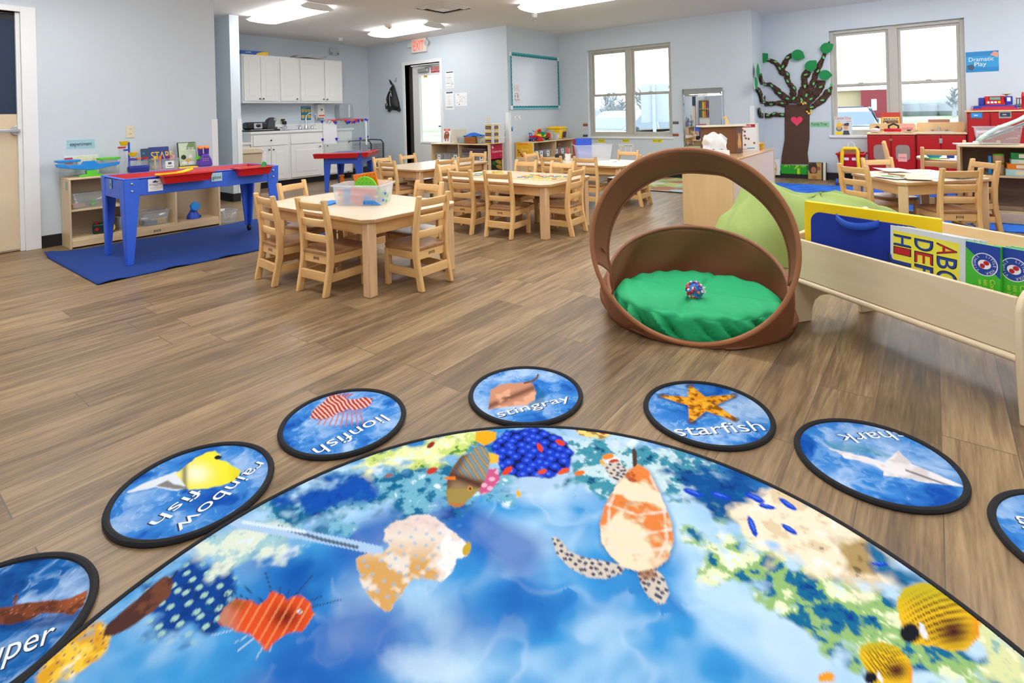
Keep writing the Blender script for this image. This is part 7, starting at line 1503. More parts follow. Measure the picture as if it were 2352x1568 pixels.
# green cushion
GCU = M('green twill', (22, 168, 104), .75, .07, 30, .15)
def cush(u, v):
    a = 2*PI*u; n_ = lambda k, ph: math.sin(k*a+ph)
    if v < .5: s_ = v/.5; r_ = .40*math.sin(s_*PI/2); top = True
    else: s_ = (v-.5)/.5; r_ = .40+.012*math.sin(s_*PI); top = False
    x, d = r_*math.cos(a), .405-r_*math.sin(a)*.97
    front = max(0, math.sin(a))
    H_ = .125+.012*front
    if top:
        z = H_*(1-.0*s_)-.03*s_**6+.006*math.sin(7*x*9+d*11)*s_; crease = min(abs(math.sin((a-1.75)/2)), abs(math.sin((a-.15)/2)), abs(math.sin((a-3.6)/2)), abs(math.sin((a-5.0)/2))); z -= .016*math.exp(-(crease/.028)**2)*min(1, s_*3)+.018*math.exp(-((d-.07-.05*x*x)/.012)**2)*front*.5
        z -= .012*(1-s_)**3
    else:
        z = (H_-.03)*(1-s_)+.006
        wr = (.020*n_(19, s_*3)+.014*n_(31, 1+s_*7)+.010*n_(47, s_*11))*math.sin(s_*PI)*(.35+.65*front)
        x += wr*math.cos(a); d -= wr*math.sin(a); z += .5*wr
    return LP(x, max(.012, d), max(.012, z))
def _c():
    m = MB(); m.grid(cush, 160, 44, closed=True); return m
o = one(_c(), 'floor_cushion', GCU, 'round kelly green wrinkled floor cushion inside the brown hideaway', 'cushion', None, HC, 0, smooth=80)
m = MB(); m.tube([LP(.175, .22, .119), LP(.23, .235, .121), LP(.30, .25, .120)], .006, 6); m.build('zip', M('zip dark green', (20, 70, 44), .5, .3, 90), o)
bp_ = PL(1595, 667, HC+UPV*.165, UPV); t = thing('pompom_ball', 'small multicoloured bobbly ball lying on the green cushion', 'ball', (bp_.x, bp_.y, .168)); MB().ball((0, 0, 0), .036, 14).build('ball_core', M('ball blue', (60, 120, 200), .6, .2, 60), t)
rnd = random.Random(21); PBC = (ORG, SKY, RED, PUR, PAPER, M('ball blue'), M('heart pink') if 'heart pink' in MATS else RED)
for k in range(7):
    m = MB()
    for i in range(13):
        a, b = rnd.uniform(0, 6.28), math.acos(rnd.uniform(-1, 1)); p = Vector((math.sin(b)*math.cos(a), math.sin(b)*math.sin(a), math.cos(b)))*.038; m.ball(p, .0075, 7)
    m.build('bobbles', PBC[k], t)
m = MB()
for i in range(8): p = (rt_*(.036+.004*math.sin(i))+UPV*(-.012+.004*i)); m.tube([p, p+rt_*.014+fw_*.004*math.cos(i)], .002, 5)
m.build('white_fringe', PAPER, t)
# ================================================================ LIGHT GREEN BEANBAG
BGN = M('light green twill', (156, 178, 100), .75, .08, 26, .2)
bc_ = Vector((4.41, .63, 0)); rt_, fw_ = R0, F0
def bean(u, v):
    a = 2*PI*u; ph = v*PI*.5                                       # v=0 rim, v=1 top
    x = math.cos(a); y = math.sin(a); rx, ry = .74, .37
    k = math.cos(ph)**.62; r_ = rt_*(x*rx*k)+fw_*(y*ry*k)
    s = x*k*rx
    ridge = .43+.12*math.exp(-((s+.36)/.13)**2)-.12*max(0, s-.10)/.4+.012*math.sin(s*14)
    z = ridge*math.sin(ph)**.8
    f_ = .022*math.sin(s*13+y*6+v*5)+.016*math.sin(s*31-y*9)+.012*math.sin(a*7+v*4); z += f_*math.sin(ph)*(1-.5*v)
    r_ += (rt_*x+fw_*y)*(.018*math.sin(a*9+v*6)+.03*math.sin(ph*2)*.6)
    r_ += rt_*(-.05*math.sin(ph)*math.exp(-((s+.3)/.25)**2))
    return r_+UPV*max(.003, z)
m = MB(); m.grid(bean, 120, 40, closed=True)
one(m, 'beanbag', BGN, 'light green slumped beanbag behind the brown hideaway and book bin', 'beanbag', None, bc_, 0, smooth=80)
# ================================================================ BIG BOOK BIN
BB0 = Vector((2.946, .535, 0)); bu = Vector((-.59, -.807, 0)).normalized(); bw = Vector((-bu.y, bu.x, 0))
brz = math.atan2(bu.y, bu.x); BPLY = wood('pale maple ply', (236, 216, 180), (222, 198, 158), 0, scale=3, rough=.35); BPLZ = wood('pale maple ply upright', (236, 214, 178), (220, 196, 156), 2, scale=3, rough=.35)
t = thing('book_bin', 'low maple big book bin with shaped end panels, at the right foreground', 'book bin', BB0, brz)
prof = [(0, 0), (.092, 0), (.098, .06), (.115, .10), (.15, .118), (.33, .118), (.375, .10), (.395, .06), (.40, 0), (.50, 0), (.492, .20), (.486, .50), (.46, .535), (.42, .525), (.10, .452), (.03, .435), (.004, .41), (-.012, .37), (-.012, .2)]
for x in (-.026, .907): MB().prism([(x, y, z) for y, z in prof], (.022, 0, 0)).build('end_panel', BPLZ, t, bevel=.006, seg=3)
MB().box(-.004, .907, .0, .018, .228, .415).build('front_panel', BPLY, t, bevel=.004); m = MB(); m.tube([(-.004, .004, .214), (.907, .004, .214)], .013, 12); m.build('front_rail', BPLY, t)
MB().box(-.004, .907, .44, .458, .22, .525).build('back_panel', BPLY, t, bevel=.004); MB().box(-.004, .907, .018, .44, .205, .223).build('bottom_panel', BPLY, t, bevel=.002)
# contents, in the frame of the bin
bm_ = Matrix.Rotation(brz, 4, 'Z')
def inbin(o, x, y, z, rz=0.0, lean=0.0): o.location = BB0+(bm_ @ Vector((x, y, z))); o.rotation_euler = (-lean, 0, brz+rz)
PW, PHH = .565, .37
m = MB(); m.prism([(x, 0, z) for x, z in rrect(0, PW, 0, PHH, .008)], (0, .022, 0)); PDT = thing('flannel_pad', 'blue felt board pad with a yellow border standing in the book bin', 'pad'); m.build('yellow_cover', M('yellow vinyl', (250, 212, 10), .35, .03, 8, .1), PDT, bevel=.004)
MB().prism([(x, -.004, z) for x, z in rrect(.035, PW-.05, -.0+.01, PHH-.045, .05, 8)], (0, .0035, 0)).build('felt_panel', M('felt royal blue', (16, 50, 156), .85, .05, 60), PDT, bevel=.002)
m = MB(); hx0, hx1, hz = .16, .345, PHH-.045
def strap_(u, v): x = hx0+(hx1-hx0)*u; s_ = math.sin(u*PI); return (x, -.008-.035*s_, hz-.005-.030*v+.012*abs(2*u-1)**3-.012*s_)
m.grid(strap_, 20, 3); m.build('carry_handle', M('webbing blue', (30, 84, 200), .7, .06), PDT, solid=.003)
inbin(PDT, .006, .045, .225, math.radians(11.5), .02)
# alphabet charts: clear sleeve, yellow letter tiles with blue and red letters lying on their side
SLV = M('clear sleeve', (222, 228, 232), .25, .03); LYT = M('letter tile yellow', (244, 234, 70), .5, .03); LBL = M('letter blue', (22, 64, 160), .5, .04); LRD = M('letter red', (190, 24, 34), .5, .04)
def chart(i, x, y, rows, label, lean=.04):
    m = MB(); W_, H_ = .275, .33; m.box(0, W_, 0, .005, 0, H_); m.prism([(x_, -.0004, z) for x_, z in ((.012, .0), (W_-.02, .0), (W_-.02, H_-.022), (.012, H_-.018))], (0, -.0006, 0), 1) if rows else None
    if rows:
        for c, (cx_, letters) in enumerate(rows):
            z = H_-.03
            for ch, mi, adv in letters: 
                m.text(ch, (cx_, -.0016, z-adv/2), (0, 0, -1), (1, 0, 0), h=.072, w=adv*.9, mi=4, off=.0002); m.text(ch, (cx_+.004, -.0016, z-adv/2), (0, 0, -1), (1, 0, 0), h=.064, w=adv*.76, mi=mi, off=.0006); z -= adv
    o = one(m, 'alphabet_chart', [SLV, LYT, LBL, LRD, INK], label, 'chart', None, smooth=0); inbin(o, x, y, .225, math.radians(3), lean); return o
def L_(s): return [(c, 3 if c in 'AEI' else 2, {'I': .034, 'J': .042}.get(c, .050)) for c in s]
chart(0, .432, .055, [(.014, L_('HIJK')), (.096, L_('DEFG')), (.178, L_('ABCh'))], 'front alphabet chart with sideways blue and red letters on yellow, in the book bin')
for k in range(3): chart(1+k, .452+.014*k, .065+.009*k, None, 'clear sleeved chart behind the front alphabet chart, %s' % ('first', 'second', 'third')[k]+' from it')
GPK = M('pack green', (70, 190, 50), .4, .10, 5); BPK = M('pack blue', (28, 66, 160), .4, .04)
def pack(i, x, y, w_, label):
    H_ = .325; m = MB(); m.box(0, w_, 0, .012, 0, H_); q = lambda a, b: (a, -.0006, b)
    m.plate([q(0, H_-.0), q(0, H_-.02), q(w_, H_-.11), q(w_, H_)][::-1][::-1], 1)
    a = MB(); c_ = (w_*.56, -.0012, H_-.07)
    m.plate([(c_[0]+.040*math.cos(6.2832*k/28), -.0012, c_[2]+.040*math.sin(6.2832*k/28)) for k in range(28)], 2); m.plate([(c_[0]+.037*math.cos(6.2832*k/28), -.0016, c_[2]+.037*math.sin(6.2832*k/28)) for k in range(28)], 1)
    m.plate([(c_[0]+.020*math.cos(6.2832*k/20), -.002, c_[2]+.016*math.sin(6.2832*k/20)) for k in range(20)], 2); m.plate([(c_[0]+.006+.009*math.cos(6.2832*k/14), -.0024, c_[2]+.006+.008*math.sin(6.2832*k/14)) for k in range(14)], 4); m.plate([(c_[0]-.006+.008*math.cos(6.2832*k/14), -.0024, c_[2]-.006+.008*math.sin(6.2832*k/14)) for k in range(14)], 4)
    for s, ch, w2 in ((1, 'LITTLE FOLK', 150), (-1, 'VISUALS', 100)):
        n_ = len(ch)
        for j, cc in enumerate(ch):
            if cc == ' ': continue
            if s > 0: an = math.radians(75-150*j/(n_-1)); up = Vector((math.cos(an), 0, math.sin(an)))
            else: an = math.radians(230-100*j/(n_-1)); up = Vector((math.cos(an), 0, math.sin(an)))
            xd_ = Vector((up.z, 0, -up.x)); p = Vector((c_[0], -.0022, c_[2]))+up*.0265; m.text(cc, p, xd_, up, h=.0085, mi=2, off=.0002)
    m.text('UPPER & LOWER', (w_*.30, -.001, H_-.225), (0, 0, -1), (1, 0, 0), h=.012, mi=3); m.text('Complete', (w_*.72, -.001, H_-.160), (0, 0, -1), (1, 0, 0), h=.015, mi=5); m.text('set shown', (w_*.54, -.001, H_-.160), (0, 0, -1), (1, 0, 0), h=.013, mi=5); m.text('on back!', (w_*.38, -.001, H_-.155), (0, 0, -1), (1, 0, 0), h=.012, mi=5)
    m.text('PRE-CUT', (w_*.66, -.001, H_-.275), (0, 0, -1), (1, 0, 0), h=.036, w=.150, mi=4, off=.0002); m.text('PRE-CUT', (w_*.69, -.001, H_-.275), (0, 0, -1), (1, 0, 0), h=.026, w=.144, mi=2, off=.0008)
    o = one(m, 'felt_pack', [GPK, BPK, PAPER, M('pack dark green', (16, 70, 30), .5, .04), M('letter red'), M('pack yellow green', (220, 232, 70), .5, .03)], label, 'felt set', None, smooth=0); inbin(o, x, y, .225, math.radians(3), .035)
pack(0, .715, .060, .105, 'leftmost green and blue felt letter pack in the book bin, next to the alphabet charts')
pack(1, .792, .079, .105, 'second green and blue felt letter pack from the left in the book bin')
pack(2, .816, .098, .085, 'third green and blue felt letter pack from the left in the book bin')
pack(3, .82, .117, .083, 'rearmost green and blue felt letter pack at the right end of the book bin')
# ================================================================ SEA CARPET AND ROUND SEAT RUGS (printed pile, painted per point)
def vnoise(x, y, seed):
    xi, yi = np.floor(x).astype(np.int64), np.floor(y).astype(np.int64); fx, fy = x-xi, y-yi; fx = fx*fx*(3-2*fx); fy = fy*fy*(3-2*fy)
    def h(a, b):
        n = (a*374761393+b*668265263+seed*144665+(a*b % 7919)*31) & 0x7fffffff; n = ((n ^ (n >> 13))*1274126177) & 0x7fffffff; return ((n ^ (n >> 16)) & 0xffff)/65535.0
    return (h(xi, yi)*(1-fx)+h(xi+1, yi)*fx)*(1-fy)+(h(xi, yi+1)*(1-fx)+h(xi+1, yi+1)*fx)*fy
def fbm(x, y, sc, seed, oc=4, g=.5):
    t = np.zeros_like(x); a, n = 1.0, 0.0
    for i in range(oc): t += a*vnoise(x*sc+i*17.3, y*sc-i*9.1, seed+i); n += a; a *= g; sc *= 2.03
    return t/n
def cell(x, y, sc, seed):                                           # distance to nearest jittered cell centre
    x, y = x*sc, y*sc; xi, yi = np.floor(x), np.floor(y); d = np.full_like(x, 9.0)
    for a in (-1, 0, 1):
        for b in (-1, 0, 1):
            cx_, cy_ = xi+a, yi+b; jx = vnoise(cx_+.5, cy_*1.7+.3, seed); jy = vnoise(cx_*1.3+.2, cy_+.7, seed+5); d = np.minimum(d, np.hypot(cx_+jx-x, cy_+jy-y))
    return d
LINC = lambda c: np.array([lin(v) for v in c])
def poly_sd(px, py, P):                                             # signed distance to polygon, >0 inside (photo-frame units)
    n = len(P); ins = np.zeros(px.shape, bool); d = np.full(px.shape, 1e9)
    for i in range(n):
        x0, y0 = P[i]; x1, y1 = P[(i+1) % n]
        c = ((y0 > py) != (y1 > py)) & (px < (x1-x0)*(py-y0)/((y1-y0) or 1e-9)+x0); ins ^= c
        ex_, ey_ = x1-x0, y1-y0; t = np.clip(((px-x0)*ex_+(py-y0)*ey_)/(ex_*ex_+ey_*ey_+1e-9), 0, 1); d = np.minimum(d, np.hypot(px-x0-t*ex_, py-y0-t*ey_))
    return np.where(ins, d, -d)
class Paint:
    def __init__(s, x, y): s.x, s.y = x, y; s.u, s.v = PRn(x, y); s.c = np.zeros((len(x), 3)); s.n1 = fbm(x, y, 60, 91, 3); s.n2 = fbm(x, y, 22, 92, 3)
    def mix(s, c, a): c = LINC(c) if len(np.shape(c)) == 1 and np.max(c) > 1.01 else c; s.c += (c-s.c)*a[:, None]
    def water(s, deep, mid, pale, sc, seed):
        n = fbm(s.x, s.y, sc, seed, 4, .55); w = fbm(s.x+.3*n, s.y-.3*n, sc*1.5, seed+40, 4); t = np.clip((n*.6+w*.4-.30)/.42, 0, 1)
        s.c[:] = LINC(deep); s.mix(mid, np.clip(t/.45, 0, 1)); s.mix(pale, np.clip((t-.45)/.5, 0, 1))
        r = np.abs(fbm(s.x+.2*w, s.y+.2*n, sc*1.2, seed+80, 3)-.5); s.mix((205, 228, 246), .28*np.exp(-(r/.022)**2)*(t > .35))
    def P(s, pts, c, soft=2.0, a=1.0, wob=0.0):
        xs, ys = [p[0] for p in pts], [p[1] for p in pts]; k = np.where((s.u > min(xs)-30) & (s.u < max(xs)+30) & (s.v > min(ys)-30) & (s.v < max(ys)+30))[0]
        if not len(k): return None
        d = poly_sd(s.u[k], s.v[k], pts)+wob*(s.n1[k]-.5)*2; al = np.clip(d/soft+.5, 0, 1)*a; m = np.zeros(len(s.x)); m[k] = al; s.mix(c, m); return m
    def area(s, pts, soft, wob):
        d = np.full(len(s.x), -999.0); xs, ys = [p[0] for p in pts], [p[1] for p in pts]; k = np.where((s.u > min(xs)-200) & (s.u < max(xs)+200) & (s.v > min(ys)-200) & (s.v < max(ys)+200))[0]
        d[k] = poly_sd(s.u[k], s.v[k], pts)+wob*(s.n2[k]-.5)*2; return np.clip(d/soft+.5, 0, 1)
    def line(s, pts, w, c, a=1.0):
        d = np.full(len(s.x), 1e9)
        for (x0, y0), (x1, y1) in zip(pts, pts[1:]):
            ex_, ey_ = x1-x0, y1-y0; t = np.clip(((s.u-x0)*ex_+(s.v-y0)*ey_)/(ex_*ex_+ey_*ey_+1e-9), 0, 1); d = np.minimum(d, np.hypot(s.u-x0-t*ex_, s.v-y0-t*ey_))
        s.mix(c, np.clip((w-d)/1.5+.5, 0, 1)*a)
    def blob(s, x, y, rx, ry, c, rot=0.0, soft=.25, a=1.0, wob=.3):
        ca, sa = math.cos(rot), math.sin(rot); dx, dy = s.u-x, s.v-y; q = np.hypot((dx*ca+dy*sa)/rx, (dy*ca-dx*sa)/ry)+wob*(s.n1-.5); s.mix(c, np.clip((1-q)/soft+.5, 0, 1)*a)
def pile_mat(name):
    m, nt, b, L = newmat(name); at = nt.nodes.new('ShaderNodeAttribute'); at.attribute_name = 'print'; L.new(at.outputs['Color'], b.inputs['Base Color']); b.inputs['Roughness'].default_value = .95; b.inputs['Specular IOR Level'].default_value = .15
    n = nt.nodes.new('ShaderNodeTexNoise'); n.inputs['Scale'].default_value = 420; tc = nt.nodes.new('ShaderNodeTexCoord'); L.new(tc.outputs['Object'], n.inputs['Vector']); bp_ = nt.nodes.new('ShaderNodeBump'); bp_.inputs['Strength'].default_value = .35; bp_.inputs['Distance'].default_value = .002; L.new(n.outputs[0], bp_.inputs['Height']); L.new(bp_.outputs[0], b.inputs['Normal']); return m
PILE = pile_mat('printed carpet pile'); BIND = M('black carpet binding', (26, 26, 30), .85, .12, 120, .3); WLET = M('white lettering print', (232, 240, 250), .9, .02); SLET = M('lettering shade print', (38, 50, 84), .9, .05)
def pile(name, mask, x0, x1, y0, y1, st, paint, parent, z=.008, extra=None):
    nx, ny = int((x1-x0)/st)+1, int((y1-y0)/st)+1; gx, gy = np.meshgrid(x0+st*np.arange(nx), y0+st*np.arange(ny)); X, Y = gx.ravel(), gy.ravel(); inside = mask(X, Y)
    idx = np.arange(nx*ny).reshape(ny, nx); q = np.stack([idx[:-1, :-1], idx[:-1, 1:], idx[1:, 1:], idx[1:, :-1]], -1).reshape(-1, 4); q = q[inside[q].all(1)]
    us = np.unique(q); re = np.full(nx*ny, -1); re[us] = np.arange(len(us)); q = re[q]; X, Y = X[us], Y[us]
    p = Paint(X, Y); paint(p); ox, oy = parent.location.x, parent.location.y
    co_ = np.stack([X-ox, Y-oy, np.full(len(X), z)], 1); vs, fs, ms = [], [], []
    ev, ef, em = ([], [], []) if not extra else (extra.v, extra.f, extra.m)
    me = bpy.data.meshes.new(name); nv = len(X)
    allv = np.concatenate([co_, np.array(ev, float).reshape(-1, 3)]) if ev else co_
    me.from_pydata(allv.tolist(), [], q.tolist()+[[i+nv for i in f] for f in ef]); 
    for m_ in (PILE, WLET, SLET): me.materials.append(m_)
    me.polygons.foreach_set('material_index', [0]*len(q)+list(em))
    at = me.color_attributes.new('print', 'FLOAT_COLOR', 'POINT'); buf = np.ones((len(allv), 4)); buf[:nv, :3] = np.clip(p.c, 0, 1)**1.06*.93; at.data.foreach_set('color', buf.ravel())
    me.update(); o = bpy.data.objects.new(name, me); COL.objects.link(o); o.parent = parent; return o
def binding(parent, pts, r, z=.006):
    m = MB(); m.tube([(x-parent.location.x, y-parent.location.y, z) for x, y in pts], r, 8, closed=True); o = m.build('bound_edge', BIND, parent); return o
# ---- big round sea carpet
RC = np.array((.5848, .4552)); RA, RB_ = 1.080, .980; V1, V2 = np.array((.8703, .4925)), np.array((-.4925, .8703))
def rmask(x, y, k=0.0): dx, dy = x-RC[0], y-RC[1]; return ((dx*V1[0]+dy*V1[1])/(RA-k))**2+((dx*V2[0]+dy*V2[1])/(RB_-k))**2 <= 1
def paint_sea(p):
    p.water((8, 92, 176), (66, 156, 218), (186, 222, 246), 3.6, 3)
    d1 = fbm(p.x, p.y, 2.2, 71, 3); p.mix((10, 78, 176), np.clip((d1-.57)/.10, 0, 1)*.7); p.mix((206, 230, 248), np.clip((.44-d1)/.12, 0, 1)*.7)
    tx = fbm(p.x, p.y, 26, 11, 4, .65); tx2 = fbm(p.x, p.y, 13, 12, 4, .6); br = cell(p.x, p.y, 34, 8)
    def coral(pts, cols, soft=40, wob=70, dots=None):
        a = p.area(pts, soft, wob); t = np.clip((tx*.55+tx2*.45-.28)/.44, 0, 1); k = len(cols)-1
        cc = np.zeros_like(p.c); cc[:] = LINC(cols[0])
        for i in range(k): f_ = np.clip((t*k-i)/.35-.6, 0, 1); cc += (LINC(cols[i+1])-cc)*f_[:, None]
        p.c += (cc-p.c)*a[:, None]
    TE, WT, PG, NB = (12, 96, 130), (226, 240, 242), (206, 224, 130), (10, 58, 130)
    coral([(520, 1230), (700, 1110), (900, 1050), (1120, 1020), (1180, 1120), (1060, 1190), (860, 1180), (700, 1240), (560, 1290)], [NB, (20, 110, 150), (120, 184, 206), WT], 50, 90)
    coral([(640, 1150), (780, 1095), (860, 1090), (840, 1150), (720, 1190)], [(8, 64, 160), (12, 84, 176), (20, 100, 180)], 40, 50)
    coral([(800, 1075), (900, 1040), (1010, 1010), (1100, 1000), (1090, 1060), (980, 1080), (860, 1095)], [(96, 150, 60), PG, (236, 240, 180), WT], 24, 40)
    coral([(1290, 1000), (1480, 1000), (1620, 1050), (1700, 1110), (1640, 1170), (1540, 1150), (1380, 1150), (1260, 1140), (1300, 1060)], [(10, 84, 120), (70, 150, 170), (200, 226, 230), WT], 30, 70)
    coral([(1540, 1090), (1700, 1080), (1860, 1160), (1800, 1200), (1700, 1210), (1590, 1150)], [(6, 60, 132), (10, 84, 150), (20, 104, 160)], 40, 60)
    coral([(1600, 1240), (1700, 1220), (1900, 1320), (2060, 1370), (2180, 1480), (2352, 1500), (2352, 1580), (1980, 1568), (1880, 1460), (1740, 1360), (1620, 1320)], [(6, 66, 142), (22, 110, 150), (150, 190, 120), (232, 238, 200), WT], 40, 90)
    coral([(1740, 1130), (1810, 1110), (1880, 1165), (1990, 1230), (2070, 1300), (2080, 1350), (1990, 1370), (1900, 1330), (1790, 1290), (1700, 1230), (1690, 1180)], [(150, 136, 120), (226, 206, 170), (244, 232, 206), (250, 244, 232)], 24, 40)
    coral([(1900, 1240), (1990, 1260), (2010, 1330), (1940, 1320)], [(120, 100, 66), (176, 150, 100), (196, 176, 130)], 20, 26)
    coral([(2000, 1260), (2080, 1310), (2150, 1350), (2080, 1360), (2010, 1320)], [(20, 90, 140), (40, 116, 160)], 20, 20)
    coral([(2200, 1400), (2300, 1460), (2352, 1500), (2352, 1568), (2260, 1560), (2240, 1480)], [(150, 190, 180), (220, 226, 170), (246, 240, 200), WT], 30, 50)
    coral([(330, 1350), (460, 1290), (560, 1330), (520, 1430), (420, 1470), (300, 1440)], [(8, 60, 130), (8, 70, 150), (12, 90, 150)], 30, 60)
    a = p.area([(300, 1400), (330, 1350), (460, 1290), (560, 1330), (520, 1430), (420, 1490), (300, 1440)], 30, 40); p.mix((170, 214, 200), a*np.clip((.30-br)/.10, 0, 1)*.95)
    coral([(430, 1260), (560, 1200), (690, 1220), (640, 1280), (500, 1310)], [(60, 150, 190), (170, 210, 214), (226, 236, 220), WT], 40, 60)
    coral([(60, 1568), (170, 1470), (230, 1440), (270, 1470), (250, 1510), (160, 1560), (110, 1590)], [(176, 104, 60), (226, 170, 40), (246, 206, 70), (250, 238, 200)], 14, 34)
    b2 = cell(p.x, p.y, 60, 33); a = p.area([(60, 1568), (170, 1470), (230, 1440), (270, 1470), (250, 1510), (160, 1560), (110, 1590)], 14, 24); p.mix((40, 50, 140), a*np.clip((.16-b2)/.08, 0, 1))
    # blue branching coral ball
    a = p.area([(1160, 992), (1215, 988), (1290, 1008), (1320, 1045), (1312, 1092), (1262, 1108), (1190, 1102), (1142, 1075), (1130, 1030)], 5, 14); p.mix((8, 22, 90), a); p.mix((26, 66, 204), a*np.clip((.62-br)/.14, 0, 1)); p.mix((96, 140, 240), a*np.clip((.26-br)/.12, 0, 1)*.7)
    a = p.area([(1320, 990), (1380, 990), (1420, 1005), (1380, 1016), (1330, 1006)], 5, 10); p.mix((236, 216, 130), a); p.mix((140, 96, 50), a*np.clip((br-.42)/.1, 0, 1)*.8)
    a = p.area([(1120, 1082), (1140, 1080), (1145, 1105), (1130, 1132), (1105, 1142), (1098, 1120)], 3, 6); p.mix((206, 96, 140), a); p.mix((246, 180, 206), a*np.clip((.35-br)/.1, 0, 1))
    for x, y, r, c, ro in ((1240, 1033, 11, (230, 70, 40), 1.1), (1165, 1088, 14, (224, 70, 40), -.7), (1295, 1088, 13, (230, 90, 40), -.4), (1246, 1089, 11, (226, 80, 40), -.3), (992, 1087, 14, (196, 60, 40), -.4), (1288, 1022, 12, (226, 70, 40), .4), (1397, 1054, 14, (240, 140, 50), -.2), (1332, 1092, 12, (240, 120, 40), -.2), (990, 1027, 11, (150, 50, 40), -.6), (893, 1098, 10, (150, 110, 110), -.3), (1191, 1140, 9, (246, 180, 30), 1.3), (1384, 1069, 9, (240, 170, 60), 1.0), (1410, 1066, 12, (200, 60, 30), -.1), (1385, 1000, 7, (220, 80, 60), .2)): p.blob(x, y, r, r*.48, c, ro)
    # trigger fish
    p.P([(1092, 997), (1116, 993), (1141, 998), (1139, 1016), (1112, 1030), (1093, 1018)], (240, 176, 30), 3, 1, 2); p.P([(1122, 1044), (1146, 1050), (1146, 1066), (1122, 1072)], (244, 190, 60), 3, 1, 2)
    a = p.P([(1095, 1028), (1118, 1034), (1126, 1060), (1118, 1100), (1100, 1132), (1080, 1150), (1062, 1168), (1046, 1171), (1030, 1165), (1025, 1140), (1028, 1105), (1042, 1075), (1062, 1052), (1084, 1046)], (150, 128, 96), 3, 1, 2)
    if a is not None:
        st = np.sin((p.u*.35-p.v*.25)*1.0+4*p.n2); q = a*(p.v < 1108); p.mix((110, 160, 186), q*np.clip(st*1.5, 0, 1)*.85); p.mix((206, 176, 120), q*np.clip(-st*1.5-.6, 0, 1)*.6)
        p.mix((90, 54, 40), a*np.exp(-((p.v-1108-.35*(p.u-1070))/11)**2)); p.mix((96, 62, 44), a*np.exp(-((p.u-1042+.55*(p.v-1090))/13)**2)*.8); p.mix((170, 150, 70), a*(p.v > 1128)*.7); p.mix((190, 120, 60), a*np.clip((p.v-1158)/8, 0, 1))
    p.blob(1080, 1128, 6, 6, (220, 150, 60)); p.blob(1080, 1128, 3, 3, (30, 20, 20), wob=0); p.P([(1020, 1102), (1046, 1100), (1046, 1108), (1022, 1107)], (240, 130, 40), 2)
    # stingray
    p.line([(440, 1168), (560, 1212), (700, 1236), (800, 1256), (870, 1272)], 11, (176, 206, 236)); p.line([(640, 1216), (740, 1246), (820, 1264)], 4, (30, 60, 90), .8); p.line([(560, 1206), (700, 1228)], 4, (220, 236, 248))
    a = p.P([(884, 1224), (900, 1210), (960, 1186), (985, 1188), (1012, 1204), (1055, 1240), (1078, 1262), (1074, 1284), (1050, 1290), (1040, 1325), (1012, 1345), (985, 1338), (950, 1335), (915, 1378), (893, 1411), (878, 1408), (850, 1380), (826, 1335), (818, 1290), (850, 1276), (876, 1280), (896, 1262), (884, 1246)], (236, 226, 214), 4, 1, 5)
    if a is not None: p.mix((214, 160, 70), a*np.clip((tx2-.52)/.08, 0, 1)*np.clip((p.v-1240)/60, 0, 1)*.9); p.mix((150, 190, 226), a*np.clip((.20-br)/.07, 0, 1)*.7); p.mix((250, 250, 250), a*np.clip((.46-tx2)/.06, 0, 1)*.7); p.mix((226, 196, 190), a*np.clip((1240-p.v)/30, 0, 1)*.6)
    p.blob(1072, 1268, 9, 16, (200, 170, 50), .3)
    # turtle
    p.P([(1378, 1210), (1395, 1160), (1425, 1115), (1445, 1085), (1475, 1072), (1500, 1095), (1525, 1150), (1552, 1215), (1552, 1260), (1538, 1298), (1500, 1322), (1450, 1322), (1415, 1305), (1380, 1262)], (8, 66, 140), 14, .5)
    SPt = (214, 204, 190)
    for P_ in ([(1268, 1243), (1276, 1240), (1290, 1248), (1305, 1272), (1345, 1288), (1400, 1298), (1438, 1308), (1425, 1326), (1390, 1338), (1350, 1334), (1312, 1314), (1278, 1280)], [(1462, 1312), (1500, 1308), (1526, 1334), (1537, 1368), (1530, 1392), (1512, 1397), (1490, 1380), (1470, 1345)], [(1383, 1072), (1420, 1066), (1446, 1086), (1440, 1106), (1420, 1114), (1402, 1102)]):
        a = p.P(P_, SPt, 3, 1, 1.5)
        if a is not None: cc = cell(p.x, p.y, 62, 20); p.mix((44, 48, 92), a*np.clip((.36-cc)/.1, 0, 1)*.9)
    p.P([(1462, 1314), (1500, 1310), (1510, 1334), (1476, 1340)], (150, 100, 66), 10, .8)
    p.P([(1452, 1038), (1458, 1034), (1463, 1046), (1464, 1080), (1454, 1080)], (84, 60, 52), 2)
    sh = [(1446, 1085), (1468, 1072), (1490, 1088), (1508, 1122), (1524, 1158), (1542, 1205), (1547, 1248), (1535, 1290), (1510, 1312), (1465, 1320), (1428, 1308), (1400, 1282), (1382, 1250), (1378, 1212), (1388, 1170), (1412, 1128)]
    a = p.P(sh, (226, 190, 150), 3, 1, 2)
